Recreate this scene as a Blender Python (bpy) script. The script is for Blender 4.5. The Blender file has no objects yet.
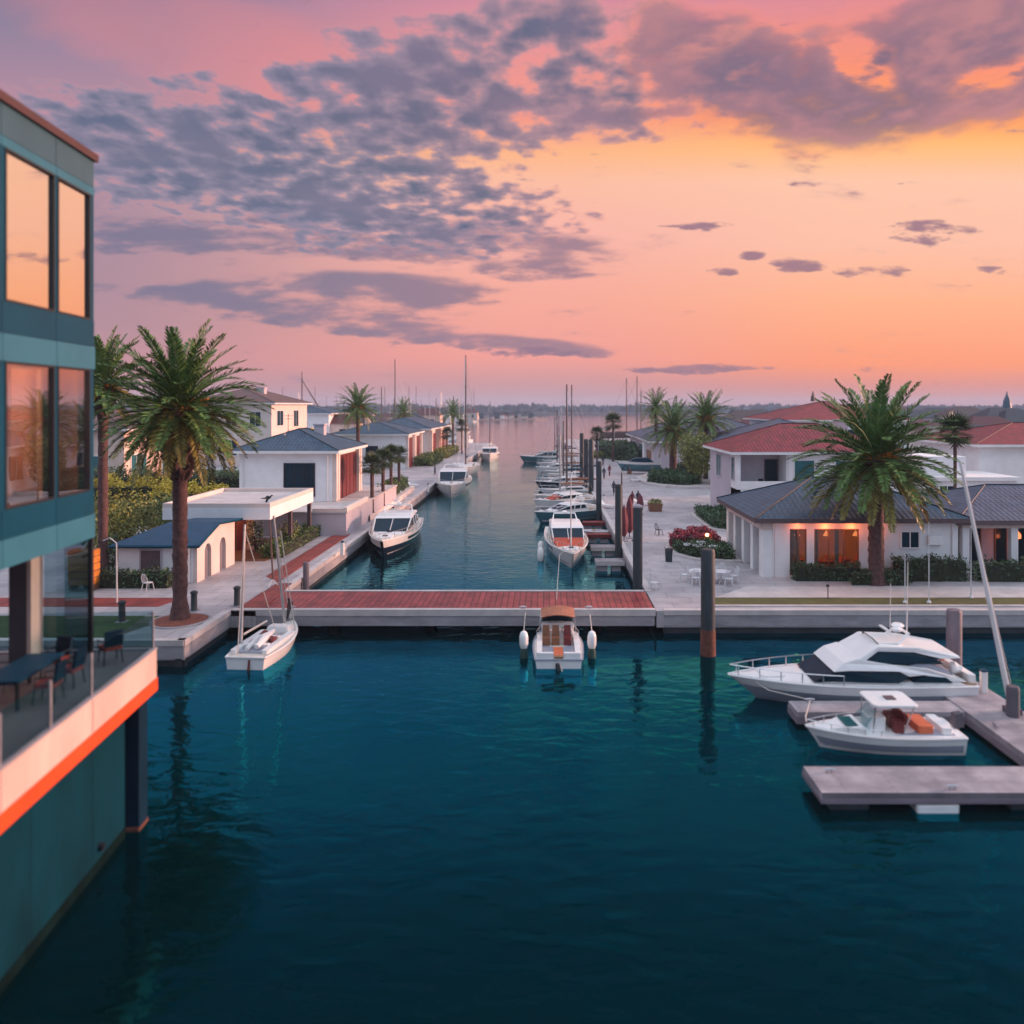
import bpy, bmesh, math, random
from mathutils import Vector, Matrix
R = math.radians
S = bpy.context.scene
COL = S.collection
random.seed(7)
HC = 12.5          # camera height above the water
QZ = 1.25          # quay level
FPX = 800.0

# ------------------------------------------------------------------ camera
cd = bpy.data.cameras.new("camera")
cd.sensor_width = 36.0
cd.lens = FPX / 1024 * 36
cd.shift_x = -33 / 1024
cd.shift_y = -107 / 1024
cd.clip_start = 0.1
cd.clip_end = 20000
cd.dof.use_dof = True
cd.dof.focus_distance = 62
cd.dof.aperture_fstop = 0.21
cam = bpy.data.objects.new("camera", cd)
cam.location = (0, 0, HC)
cam.rotation_euler = (R(90), 0, 0)
COL.objects.link(cam)
S.camera = cam

def lin(r, g, b):
    f = lambda c: c / 12.92 if c <= .04045 else ((c + .055) / 1.055) ** 2.4
    return (f(r / 255), f(g / 255), f(b / 255), 1)

# ------------------------------------------------------------------ world: dusk sky built from direction
W = bpy.data.worlds.new("World")
S.world = W
W.use_nodes = True
WN, WL = W.node_tree.nodes, W.node_tree.links
WN.clear()

class E:
    """a scalar socket of the world tree with arithmetic"""
    def __init__(s, sock): s.s = sock
    def _b(s, op, o, rev=False):
        n = WN.new('ShaderNodeMath'); n.operation = op
        a, b = (o, s) if rev else (s, o)
        for i, q in enumerate((a, b)):
            if isinstance(q, E): WL.new(q.s, n.inputs[i])
            else: n.inputs[i].default_value = q
        return E(n.outputs[0])
    def __add__(s, o): return s._b('ADD', o)
    def __radd__(s, o): return s._b('ADD', o, True)
    def __sub__(s, o): return s._b('SUBTRACT', o)
    def __rsub__(s, o): return s._b('SUBTRACT', o, True)
    def __mul__(s, o): return s._b('MULTIPLY', o)
    def __rmul__(s, o): return s._b('MULTIPLY', o, True)
    def __truediv__(s, o): return s._b('DIVIDE', o)
    def __rtruediv__(s, o): return s._b('DIVIDE', o, True)
    def max(s, o): return s._b('MAXIMUM', o)
    def min(s, o): return s._b('MINIMUM', o)
    def pow(s, o): return s._b('POWER', o)

def smooth(e, lo, hi):
    n = WN.new('ShaderNodeMapRange'); n.interpolation_type = 'SMOOTHSTEP'
    WL.new(e.s, n.inputs['Value'])
    n.inputs['From Min'].default_value = lo
    n.inputs['From Max'].default_value = hi
    return E(n.outputs['Result'])

def mixc(f, a, b):
    n = WN.new('ShaderNodeMix'); n.data_type = 'RGBA'
    if isinstance(f, E): WL.new(f.s, n.inputs[0])
    else: n.inputs[0].default_value = f
    for k, q in ((6, a), (7, b)):
        if isinstance(q, tuple): n.inputs[k].default_value = q
        else: WL.new(q, n.inputs[k])
    return n.outputs[2]

def ramp(e, stops):
    n = WN.new('ShaderNodeValToRGB')
    WL.new(e.s, n.inputs[0])
    el = n.color_ramp.elements
    while len(el) < len(stops): el.new(0.5)
    for q, (p, c) in zip(el, stops):
        q.position = p; q.color = lin(*c)
    return n.outputs[0]

def wnoise(x, y, scale, detail=4, rough=.55, z=0.0):
    c = WN.new('ShaderNodeCombineXYZ')
    for i, q in enumerate((x, y)): WL.new(q.s, c.inputs[i])
    c.inputs[2].default_value = z
    n = WN.new('ShaderNodeTexNoise')
    n.inputs['Scale'].default_value = scale
    n.inputs['Detail'].default_value = detail
    n.inputs['Roughness'].default_value = rough
    WL.new(c.outputs[0], n.inputs['Vector'])
    return E(n.outputs[0])

tc = WN.new('ShaderNodeTexCoord')
sp = WN.new('ShaderNodeSeparateXYZ')
WL.new(tc.outputs['Generated'], sp.inputs[0])
dx, dy, dz = (E(o) for o in sp.outputs)
yy = dy.max(0.12)
ga = (dx / yy).max(-4.0).min(4.0)
gb = (dz / yy).max(0.0).min(6.0)
front = smooth(dy, -0.2, 0.3)
t = gb * (1 / 0.6)
q = 1 / 0.6
Lr = ramp(t, [(0, (172, 138, 152)), (.05 * q, (194, 140, 148)), (.10 * q, (176, 138, 150)), (.25 * q, (168, 138, 154)), (.34 * q, (186, 140, 154)), (.42 * q, (164, 134, 156)), (.52 * q, (126, 122, 150)), (.6 * q, (112, 112, 142))])
Cr = ramp(t, [(0, (174, 146, 158)), (.03 * q, (206, 148, 150)), (.06 * q, (240, 156, 146)), (.13 * q, (245, 167, 150)), (.22 * q, (247, 180, 166)), (.28 * q, (250, 188, 160)), (.315 * q, (252, 182, 134)), (.36 * q, (246, 152, 132)), (.44 * q, (232, 146, 146)), (.5 * q, (214, 142, 158)), (.6 * q, (170, 128, 150))])
Rr = ramp(t, [(0, (186, 142, 150)), (.025 * q, (222, 142, 132)), (.05 * q, (253, 152, 112)), (.13 * q, (255, 177, 136)), (.2 * q, (252, 190, 164)), (.28 * q, (253, 197, 168)), (.325 * q, (255, 188, 118)), (.36 * q, (253, 160, 88)), (.42 * q, (250, 146, 112)), (.5 * q, (226, 140, 146)), (.6 * q, (180, 130, 145))])
col = mixc(smooth(ga, -0.58, -0.02), Lr, Cr)
col = mixc(smooth(ga, -0.02, 0.42), col, Rr)
col = mixc(smooth(gb, 0.48, 0.75), col, lin(132, 116, 146))
col = mixc(smooth(gb, 0.9, 1.6), col, (1.30, 1.37, 1.60, 1))

pa, pb = ga / (gb + .10), 1.0 / (gb + .10)
n_cell = (wnoise(pa, pb * .85, 10.5, 3, .5) - .5) * 3.0
n_big = (wnoise(pa, pb, 2.6, 3, .5, 3.3) - .5) * 2.0
n_str = (wnoise(ga, gb * 4.2, 8.5, 5, .58, 1.7) - .5) * 2.0
n_fin = (wnoise(ga, gb * 3.4, 22.0, 5, .58, 2.7) - .5) * 2.0
n_soft = (wnoise(ga, gb * 1.6, 5.5, 5, .55, 5.1) - .5) * 2.0

gwa = ga + n_soft * .035 + n_fin * .016
gwb = gb + n_str * .012 + n_fin * .005

def ell(u, v, ru, rv, tilt=0.0, soft=.0):
    a0, b0, ra, rb = (u - 545) / 800, (405 - v) / 800, ru / 800, rv / 800
    c, s = math.cos(R(tilt)), math.sin(R(tilt))
    da, db = gwa - a0, gwb - b0
    p = (da * c + db * s) * (1 / ra)
    r = (db * c - da * s) * (1 / rb)
    d = p * p + r * r
    return 1.0 - smooth(d, soft, 1.7)

# mottled bank
m1 = ell(215, 150, 250, 70, -8).max(ell(420, 100, 180, 78, 6)).max(ell(640, 70, 170, 66, 4)).max(ell(350, 190, 220, 58, -8)).max(ell(560, 30, 120, 40))
d1 = (m1 * 1.0 + n_cell * .95 + n_big * .7 - .38) * smooth(m1, 0.0, .2) - (1.0 - smooth(m1, 0.0, .2)) * .4
a1 = smooth(d1, -.22, .42)
# heavy cloud upper right
m2 = ell(850, 92, 190, 64, 2).max(ell(980, 55, 230, 78, 6)).max(ell(740, 70, 130, 62, -18))
hole = ell(1005, 75, 60, 18, 14).max(ell(862, 62, 40, 24, -35)).max(ell(705, 45, 50, 14, 20) * .8)
a2 = smooth(m2 * 1.5 + n_soft * 0.8 + n_cell * .35 - .50 - hole * (.62 + n_cell * 1.3 + n_fin * .5), -.1, 0.95)
# streaks
m3 = ell(480, 246, 165, 30, -4).max(ell(330, 222, 120, 18, -6)).max(ell(370, 288, 140, 20, -2)).max(ell(170, 236, 150, 24, -4)).max(ell(500, 342, 120, 9, -4)).max(ell(260, 300, 210, 26, -3) * .8).max(ell(360, 325, 160, 12, -5) * .9)
a3 = smooth(m3 * 1.35 + n_str * 1.9 + n_fin * .7 - .44, -.15, 1.15)
m4 = ell(927, 231, 54, 13).max(ell(798, 265, 38, 7)).max(ell(872, 271, 42, 8)).max(ell(752, 258, 22, 6)).max(ell(705, 224, 36, 4)).max(ell(690, 368, 90, 4)).max(ell(724, 272, 18, 5)).max(ell(985, 268, 30, 5)).max(ell(525, 350, 60, 6)).max(ell(775, 291, 15, 3))
a4 = smooth(m4 * 1.5 + n_fin * 2.7 + n_str * .6 - .72, -.1, 1.25) * .9

side = smooth(ga, -0.35, 0.35)
dark1 = mixc(side, lin(112, 114, 140), lin(150, 120, 138))
edge1 = mixc(side, lin(226, 150, 154), lin(250, 160, 138))
def lay(col, al, dark, edge, k0=.1, k1=.75, amt=1.0):
    cc = mixc(smooth(al, k0, k1), edge, dark)
    return mixc((al * front * amt).min(1.0), col, cc)
shade = smooth(n_big, -.4, .4)
dark3 = mixc(side, lin(110, 112, 140), lin(152, 116, 134))
col = lay(col, a3, dark3, mixc(.5, lin(190, 142, 152), col), 0, .8, .82)
col = lay(col, a4, mixc(side, lin(136, 112, 138), lin(148, 112, 130)), col, 0, .6)
col = mixc((smooth(d1, -.22, .42) * front * .94).min(1.0), col, mixc(smooth(d1, .05, .95), mixc(smooth(d1, -.2, .25), edge1, mixc(side, lin(148, 138, 160), lin(200, 142, 142))), mixc(shade, lin(82, 100, 128), dark1)))
dark2 = mixc(smooth(n_soft + n_cell * .5, -.45, .45), lin(118, 104, 128), lin(186, 130, 136))
col = lay(col, a2, dark2, lin(250, 146, 122), .1, .8, .96)
# glowing streaks upper left
pk = smooth(ell(190, 35, 220, 60, -16) + n_soft * .5 - .2, 0, .9) * .32
col = mixc(pk * (1.0 - a1), col, lin(244, 140, 136))

bk = ramp((dz.max(0.0)), [(0, (152, 172, 202)), (.25, (188, 210, 242)), (1, (278, 286, 304))])
col = mixc(front, bk, col)
sky = WN.new('ShaderNodeTexSky'); sky.sky_type = 'NISHITA'; sky.sun_disc = False
SUN_EL, SUN_AZ = R(10), R(78)       # azimuth clockwise from +Y
sky.sun_elevation = SUN_EL; sky.sun_rotation = SUN_AZ
bg1 = WN.new('ShaderNodeBackground'); bg1.inputs[1].default_value = 0.003
WL.new(sky.outputs[0], bg1.inputs[0])
bg2 = WN.new('ShaderNodeBackground'); bg2.inputs[1].default_value = 0.86
WL.new(col, bg2.inputs[0])
ad = WN.new('ShaderNodeAddShader')
WL.new(bg1.outputs[0], ad.inputs[0]); WL.new(bg2.outputs[0], ad.inputs[1])
wo = WN.new('ShaderNodeOutputWorld')
WL.new(ad.outputs[0], wo.inputs[0])

sl = bpy.data.lights.new("sun", 'SUN')
sl.energy = 5.0
sl.angle = R(9)
sl.color = (1.0, 0.52, 0.36)
so = bpy.data.objects.new("sun", sl)
d = Vector((math.sin(SUN_AZ) * math.cos(SUN_EL), math.cos(SUN_AZ) * math.cos(SUN_EL), math.sin(SUN_EL)))
so.rotation_euler = d.to_track_quat('Z', 'Y').to_euler()
so.location = (120, 60, 60)
COL.objects.link(so)
S.view_settings.view_transform = 'Standard'
S.view_settings.look = 'None'
S.view_settings.gamma = 1
S.view_settings.exposure = 0.25
S.cycles.max_bounces = 6
S.cycles.diffuse_bounces = 3
S.cycles.glossy_bounces = 3
S.cycles.transparent_max_bounces = 8
S.cycles.volume_bounces = 0
S.cycles.use_denoising = True
S.cycles.caustics_reflective = False
S.cycles.caustics_refractive = False
S.cycles.sample_clamp_indirect = 3

# ------------------------------------------------------------------ materials
MATS = {}
def newmat(name):
    m = bpy.data.materials.new(name); m.use_nodes = True
    nt = m.node_tree
    return m, nt.nodes, nt.links, nt.nodes['Principled BSDF']

def mat(name, c, rough=.6, var=.14, scale=2.0, bump=0.0, bscale=25.0, metal=0.0, spec=.4, island=0.0, emit=None, es=0.0, stretch=None):
    """a procedural surface: base colour varied by noise, optional bump and per-piece variation"""
    if name in MATS: return MATS[name]
    m, N, L, P = newmat(name)
    if len(c) == 3: c = (*c, 1)
    co = N.new('ShaderNodeTexCoord')
    src = co.outputs['Object']
    if stretch:
        mp = N.new('ShaderNodeMapping'); mp.inputs['Scale'].default_value = stretch
        L.new(src, mp.inputs[0]); src = mp.outputs[0]
    n = N.new('ShaderNodeTexNoise'); n.inputs['Scale'].default_value = scale; n.inputs['Detail'].default_value = 5; n.inputs['Roughness'].default_value = .62
    L.new(src, n.inputs['Vector'])
    rp = N.new('ShaderNodeValToRGB'); L.new(n.outputs[0], rp.inputs[0])
    e = rp.color_ramp.elements
    e[0].position, e[1].position = .32, .68
    e[0].color = tuple(max(0, x * (1 - var)) for x in c[:3]) + (1,)
    e[1].color = tuple(min(1, x * (1 + var)) for x in c[:3]) + (1,)
    out = rp.outputs[0]
    if island:
        g = N.new('ShaderNodeNewGeometry')
        h = N.new('ShaderNodeHueSaturation')
        mr = N.new('ShaderNodeMapRange'); L.new(g.outputs['Random Per Island'], mr.inputs[0])
        mr.inputs[3].default_value = 1 - island; mr.inputs[4].default_value = 1 + island
        L.new(mr.outputs[0], h.inputs['Value']); L.new(out, h.inputs['Color'])
        mr2 = N.new('ShaderNodeMapRange'); L.new(n.outputs[0], mr2.inputs[0])
        mr2.inputs[3].default_value = .5 - island * .05; mr2.inputs[4].default_value = .5 + island * .05
        L.new(mr2.outputs[0], h.inputs['Hue'])
        out = h.outputs[0]
    L.new(out, P.inputs['Base Color'])
    P.inputs['Roughness'].default_value = rough
    P.inputs['Metallic'].default_value = metal
    P.inputs['Specular IOR Level'].default_value = spec
    if emit:
        P.inputs['Emission Color'].default_value = emit if len(emit) == 4 else (*emit, 1)
        P.inputs['Emission Strength'].default_value = es
    if bump:
        b = N.new('ShaderNodeTexNoise'); b.inputs['Scale'].default_value = bscale; b.inputs['Detail'].default_value = 3
        L.new(src, b.inputs['Vector'])
        bp = N.new('ShaderNodeBump'); bp.inputs['Strength'].default_value = bump; bp.inputs['Distance'].default_value = .03
        L.new(b.outputs[0], bp.inputs['Height']); L.new(bp.outputs[0], P.inputs['Normal'])
    MATS[name] = m
    return m

def tile_mat(name, c1, c2, mortar, tw=.33, th=.33, bump=.9, rough=.55):
    """roof tiles laid by the roof's own UV metres"""
    m, N, L, P = newmat(name)
    uv = N.new('ShaderNodeUVMap')
    br = N.new('ShaderNodeTexBrick')
    br.inputs['Scale'].default_value = 1.0
    br.inputs['Color1'].default_value = (*c1, 1); br.inputs['Color2'].default_value = (*c2, 1); br.inputs['Mortar'].default_value = (*mortar, 1)
    br.inputs['Mortar Size'].default_value = tw * .09; br.inputs['Mortar Smooth'].default_value = .6
    br.inputs['Brick Width'].default_value = tw; br.inputs['Row Height'].default_value = th
    L.new(uv.outputs[0], br.inputs['Vector'])
    no = N.new('ShaderNodeTexNoise'); no.inputs['Scale'].default_value = .9; no.inputs['Detail'].default_value = 6
    L.new(uv.outputs[0], no.inputs['Vector'])
    mx = N.new('ShaderNodeMix'); mx.data_type = 'RGBA'; mx.blend_type = 'MULTIPLY'; mx.inputs[0].default_value = 1
    rp = N.new('ShaderNodeValToRGB'); rp.color_ramp.elements[0].color = (.68, .68, .7, 1); rp.color_ramp.elements[1].color = (1.25, 1.22, 1.2, 1)
    rp.color_ramp.elements[0].position = .3; rp.color_ramp.elements[1].position = .7
    L.new(no.outputs[0], rp.inputs[0]); L.new(br.outputs[0], mx.inputs[6]); L.new(rp.outputs[0], mx.inputs[7])
    L.new(mx.outputs[2], P.inputs['Base Color'])
    # barrel and lap profile: saw-tooth up the slope, cosine along the eave
    sp = N.new('ShaderNodeSeparateXYZ'); L.new(uv.outputs[0], sp.inputs[0])
    def mth(op, a, b=None):
        n = N.new('ShaderNodeMath'); n.operation = op
        for i, q in enumerate((a, b)):
            if q is None: continue
            if isinstance(q, (int, float)): n.inputs[i].default_value = q
            else: L.new(q, n.inputs[i])
        return n.outputs[0]
    fr = mth('FRACT', mth('DIVIDE', sp.outputs[1], th))
    co = mth('COSINE', mth('MULTIPLY', sp.outputs[0], 2 * math.pi / tw))
    hgt = mth('ADD', mth('MULTIPLY', mth('SUBTRACT', 1.0, fr), .8), mth('MULTIPLY', co, .35))
    bp = N.new('ShaderNodeBump'); bp.inputs['Strength'].default_value = bump; bp.inputs['Distance'].default_value = .05
    L.new(hgt, bp.inputs['Height']); L.new(bp.outputs[0], P.inputs['Normal'])
    P.inputs['Roughness'].default_value = rough
    MATS[name] = m
    return m

def mirror_glass(name, tint, refl=.8, trans=(.55, .6, .62)):
    """coated window glass: strong reflection, the rest see-through"""
    m, N, L, P = newmat(name)
    N.remove(P)
    g = N.new('ShaderNodeBsdfGlossy'); g.inputs['Color'].default_value = (*tint, 1); g.inputs['Roughness'].default_value = .015
    tr = N.new('ShaderNodeBsdfTransparent'); tr.inputs[0].default_value = (*trans, 1)
    no = N.new('ShaderNodeTexNoise'); no.inputs['Scale'].default_value = .5
    co = N.new('ShaderNodeTexCoord'); L.new(co.outputs['Object'], no.inputs[0])
    bp = N.new('ShaderNodeBump'); bp.inputs['Strength'].default_value = .05; bp.inputs['Distance'].default_value = .05
    L.new(no.outputs[0], bp.inputs['Height']); L.new(bp.outputs[0], g.inputs['Normal'])
    mx = N.new('ShaderNodeMixShader'); mx.inputs[0].default_value = refl
    L.new(tr.outputs[0], mx.inputs[1]); L.new(g.outputs[0], mx.inputs[2])
    L.new(mx.outputs[0], N['Material Output'].inputs[0])
    MATS[name] = m
    return m

def clear_glass(name, tint, refl=.12):
    m, N, L, P = newmat(name)
    N.remove(P)
    g = N.new('ShaderNodeBsdfGlossy'); g.inputs['Roughness'].default_value = .02
    tr = N.new('ShaderNodeBsdfTransparent'); tr.inputs[0].default_value = (*tint, 1)
    lw = N.new('ShaderNodeLayerWeight'); lw.inputs[0].default_value = .5
    pw = N.new('ShaderNodeMath'); pw.operation = 'POWER'; pw.inputs[1].default_value = 3.5; L.new(lw.outputs['Facing'], pw.inputs[0])
    ma = N.new('ShaderNodeMath'); ma.operation = 'MULTIPLY_ADD'; ma.inputs[1].default_value = .55; ma.inputs[2].default_value = .04; L.new(pw.outputs[0], ma.inputs[0])
    mx = N.new('ShaderNodeMixShader')
    L.new(ma.outputs[0], mx.inputs[0])
    L.new(tr.outputs[0], mx.inputs[1]); L.new(g.outputs[0], mx.inputs[2])
    L.new(mx.outputs[0], N['Material Output'].inputs[0])
    MATS[name] = m
    return m

def water_mat():
    m, N, L, P = newmat("water")
    N.remove(P)
    co = N.new('ShaderNodeTexCoord')
    mp = N.new('ShaderNodeMapping'); mp.inputs['Scale'].default_value = (.55, 1.0, 1); mp.inputs['Rotation'].default_value = (0, 0, R(24))
    L.new(co.outputs['Object'], mp.inputs[0])
    n1 = N.new('ShaderNodeTexNoise'); n1.inputs['Scale'].default_value = 1.5; n1.inputs['Detail'].default_value = 3; n1.inputs['Roughness'].default_value = .5; n1.inputs['Distortion'].default_value = .5
    n2 = N.new('ShaderNodeTexNoise'); n2.inputs['Scale'].default_value = .16; n2.inputs['Detail'].default_value = 3
    L.new(mp.outputs[0], n1.inputs[0]); L.new(co.outputs['Object'], n2.inputs[0])
    ml = N.new('ShaderNodeMath'); ml.operation = 'MULTIPLY'
    mr = N.new('ShaderNodeMapRange'); mr.inputs[1].default_value = .35; mr.inputs[2].default_value = .65; mr.inputs[3].default_value = .35; mr.inputs[4].default_value = 1.0
    L.new(n2.outputs[0], mr.inputs[0]); L.new(n1.outputs[0], ml.inputs[0]); L.new(mr.outputs[0], ml.inputs[1])
    bp = N.new('ShaderNodeBump'); bp.inputs['Strength'].default_value = .36; bp.inputs['Distance'].default_value = .15
    L.new(ml.outputs[0], bp.inputs['Height'])
    df = N.new('ShaderNodeBsdfDiffuse'); df.inputs[0].default_value = (.0002, .0105, .0125, 1)
    gl = N.new('ShaderNodeBsdfGlossy'); gl.inputs['Roughness'].default_value = .05
    L.new(bp.outputs[0], gl.inputs['Normal'])
    lw = N.new('ShaderNodeLayerWeight'); lw.inputs[0].default_value = .5; L.new(bp.outputs[0], lw.inputs['Normal'])
    def rmp(stops):
        r = N.new('ShaderNodeValToRGB'); L.new(lw.outputs['Facing'], r.inputs[0])
        e = r.color_ramp.elements
        while len(e) < len(stops): e.new(.5)
        for q, (p, c) in zip(e, stops): q.position = p; q.color = (*c, 1)
        return r.outputs[0]
    wt = rmp([(.28, (.015,) * 3), (.45, (.07,) * 3), (.62, (.28,) * 3), (.78, (.60,) * 3), (.92, (.86,) * 3), (1, (.97,) * 3)])
    tint = rmp([(.40, (.005, .40, .60)), (.64, (.006, .60, .86)), (.72, (.04, .48, .80)), (.80, (.16, .62, .82)), (.90, (.50, .84, .90)), (.96, (.95, .96, .97)), (1, (.98, .96, .97))])
    L.new(tint, gl.inputs[0])
    mx = N.new('ShaderNodeMixShader')
    L.new(wt, mx.inputs[0]); L.new(df.outputs[0], mx.inputs[1]); L.new(gl.outputs[0], mx.inputs[2])
    L.new(mx.outputs[0], N['Material Output'].inputs[0])
    return m

def paving_mat(name, c, sx=1.6, sy=1.6, line=.72):
    m, N, L, P = newmat(name)
    co = N.new('ShaderNodeTexCoord')
    br = N.new('ShaderNodeTexBrick'); br.inputs['Scale'].default_value = 1
    br.inputs['Brick Width'].default_value = sx; br.inputs['Row Height'].default_value = sy; br.inputs['Mortar Size'].default_value = .045
    br.inputs['Color1'].default_value = (*c, 1); br.inputs['Color2'].default_value = tuple(x * .9 for x in c) + (1,)
    br.inputs['Mortar'].default_value = tuple(x * line for x in c) + (1,)
    L.new(co.outputs['Object'], br.inputs[0])
    n = N.new('ShaderNodeTexNoise'); n.inputs['Scale'].default_value = .35; n.inputs['Detail'].default_value = 8; n.inputs['Roughness'].default_value = .65
    L.new(co.outputs['Object'], n.inputs[0])
    rp = N.new('ShaderNodeValToRGB'); e = rp.color_ramp.elements
    e[0].position = .3; e[0].color = (.62, .63, .66, 1); e[1].position = .7; e[1].color = (1.15, 1.14, 1.14, 1)
    L.new(n.outputs[0], rp.inputs[0])
    mx = N.new('ShaderNodeMix'); mx.data_type = 'RGBA'; mx.blend_type = 'MULTIPLY'; mx.inputs[0].default_value = 1
    L.new(br.outputs[0], mx.inputs[6]); L.new(rp.outputs[0], mx.inputs[7])
    L.new(mx.outputs[2], P.inputs['Base Color'])
    P.inputs['Roughness'].default_value = .55; P.inputs['Specular IOR Level'].default_value = .35
    MATS[name] = m
    return m

def plank_mat(name, c1, c2, gap, w=.3, rough=.5, along='y', spec=.5):
    """boards: stripes of width w across the given axis"""
    m, N, L, P = newmat(name)
    co = N.new('ShaderNodeTexCoord')
    mp = N.new('ShaderNodeMapping')
    if along == 'y': mp.inputs['Rotation'].default_value = (0, 0, R(90))
    L.new(co.outputs['Object'], mp.inputs[0])
    br = N.new('ShaderNodeTexBrick'); br.inputs['Scale'].default_value = 1; br.inputs['Brick Width'].default_value = 3.1; br.inputs['Row Height'].default_value = w
    br.inputs['Mortar Size'].default_value = w * .08; br.inputs['Mortar Smooth'].default_value = .2
    br.inputs['Color1'].default_value = (*c1, 1); br.inputs['Color2'].default_value = (*c2, 1); br.inputs['Mortar'].default_value = (*gap, 1)
    L.new(mp.outputs[0], br.inputs[0])
    n = N.new('ShaderNodeTexNoise'); n.inputs['Scale'].default_value = 1.1; n.inputs['Detail'].default_value = 7
    L.new(co.outputs['Object'], n.inputs[0])
    rp = N.new('ShaderNodeValToRGB'); e = rp.color_ramp.elements
    e[0].position = .3; e[0].color = (.6, .6, .62, 1); e[1].position = .72; e[1].color = (1.3, 1.28, 1.25, 1)
    L.new(n.outputs[0], rp.inputs[0])
    mx = N.new('ShaderNodeMix'); mx.data_type = 'RGBA'; mx.blend_type = 'MULTIPLY'; mx.inputs[0].default_value = 1
    L.new(br.outputs[0], mx.inputs[6]); L.new(rp.outputs[0], mx.inputs[7])
    L.new(mx.outputs[2], P.inputs['Base Color'])
    bp = N.new('ShaderNodeBump'); bp.inputs['Strength'].default_value = .6; bp.inputs['Distance'].default_value = .02; bp.invert = True
    L.new(br.outputs['Fac'], bp.inputs['Height']); L.new(bp.outputs[0], P.inputs['Normal'])
    P.inputs['Roughness'].default_value = rough; P.inputs['Specular IOR Level'].default_value = spec
    MATS[name] = m
    return m

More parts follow.
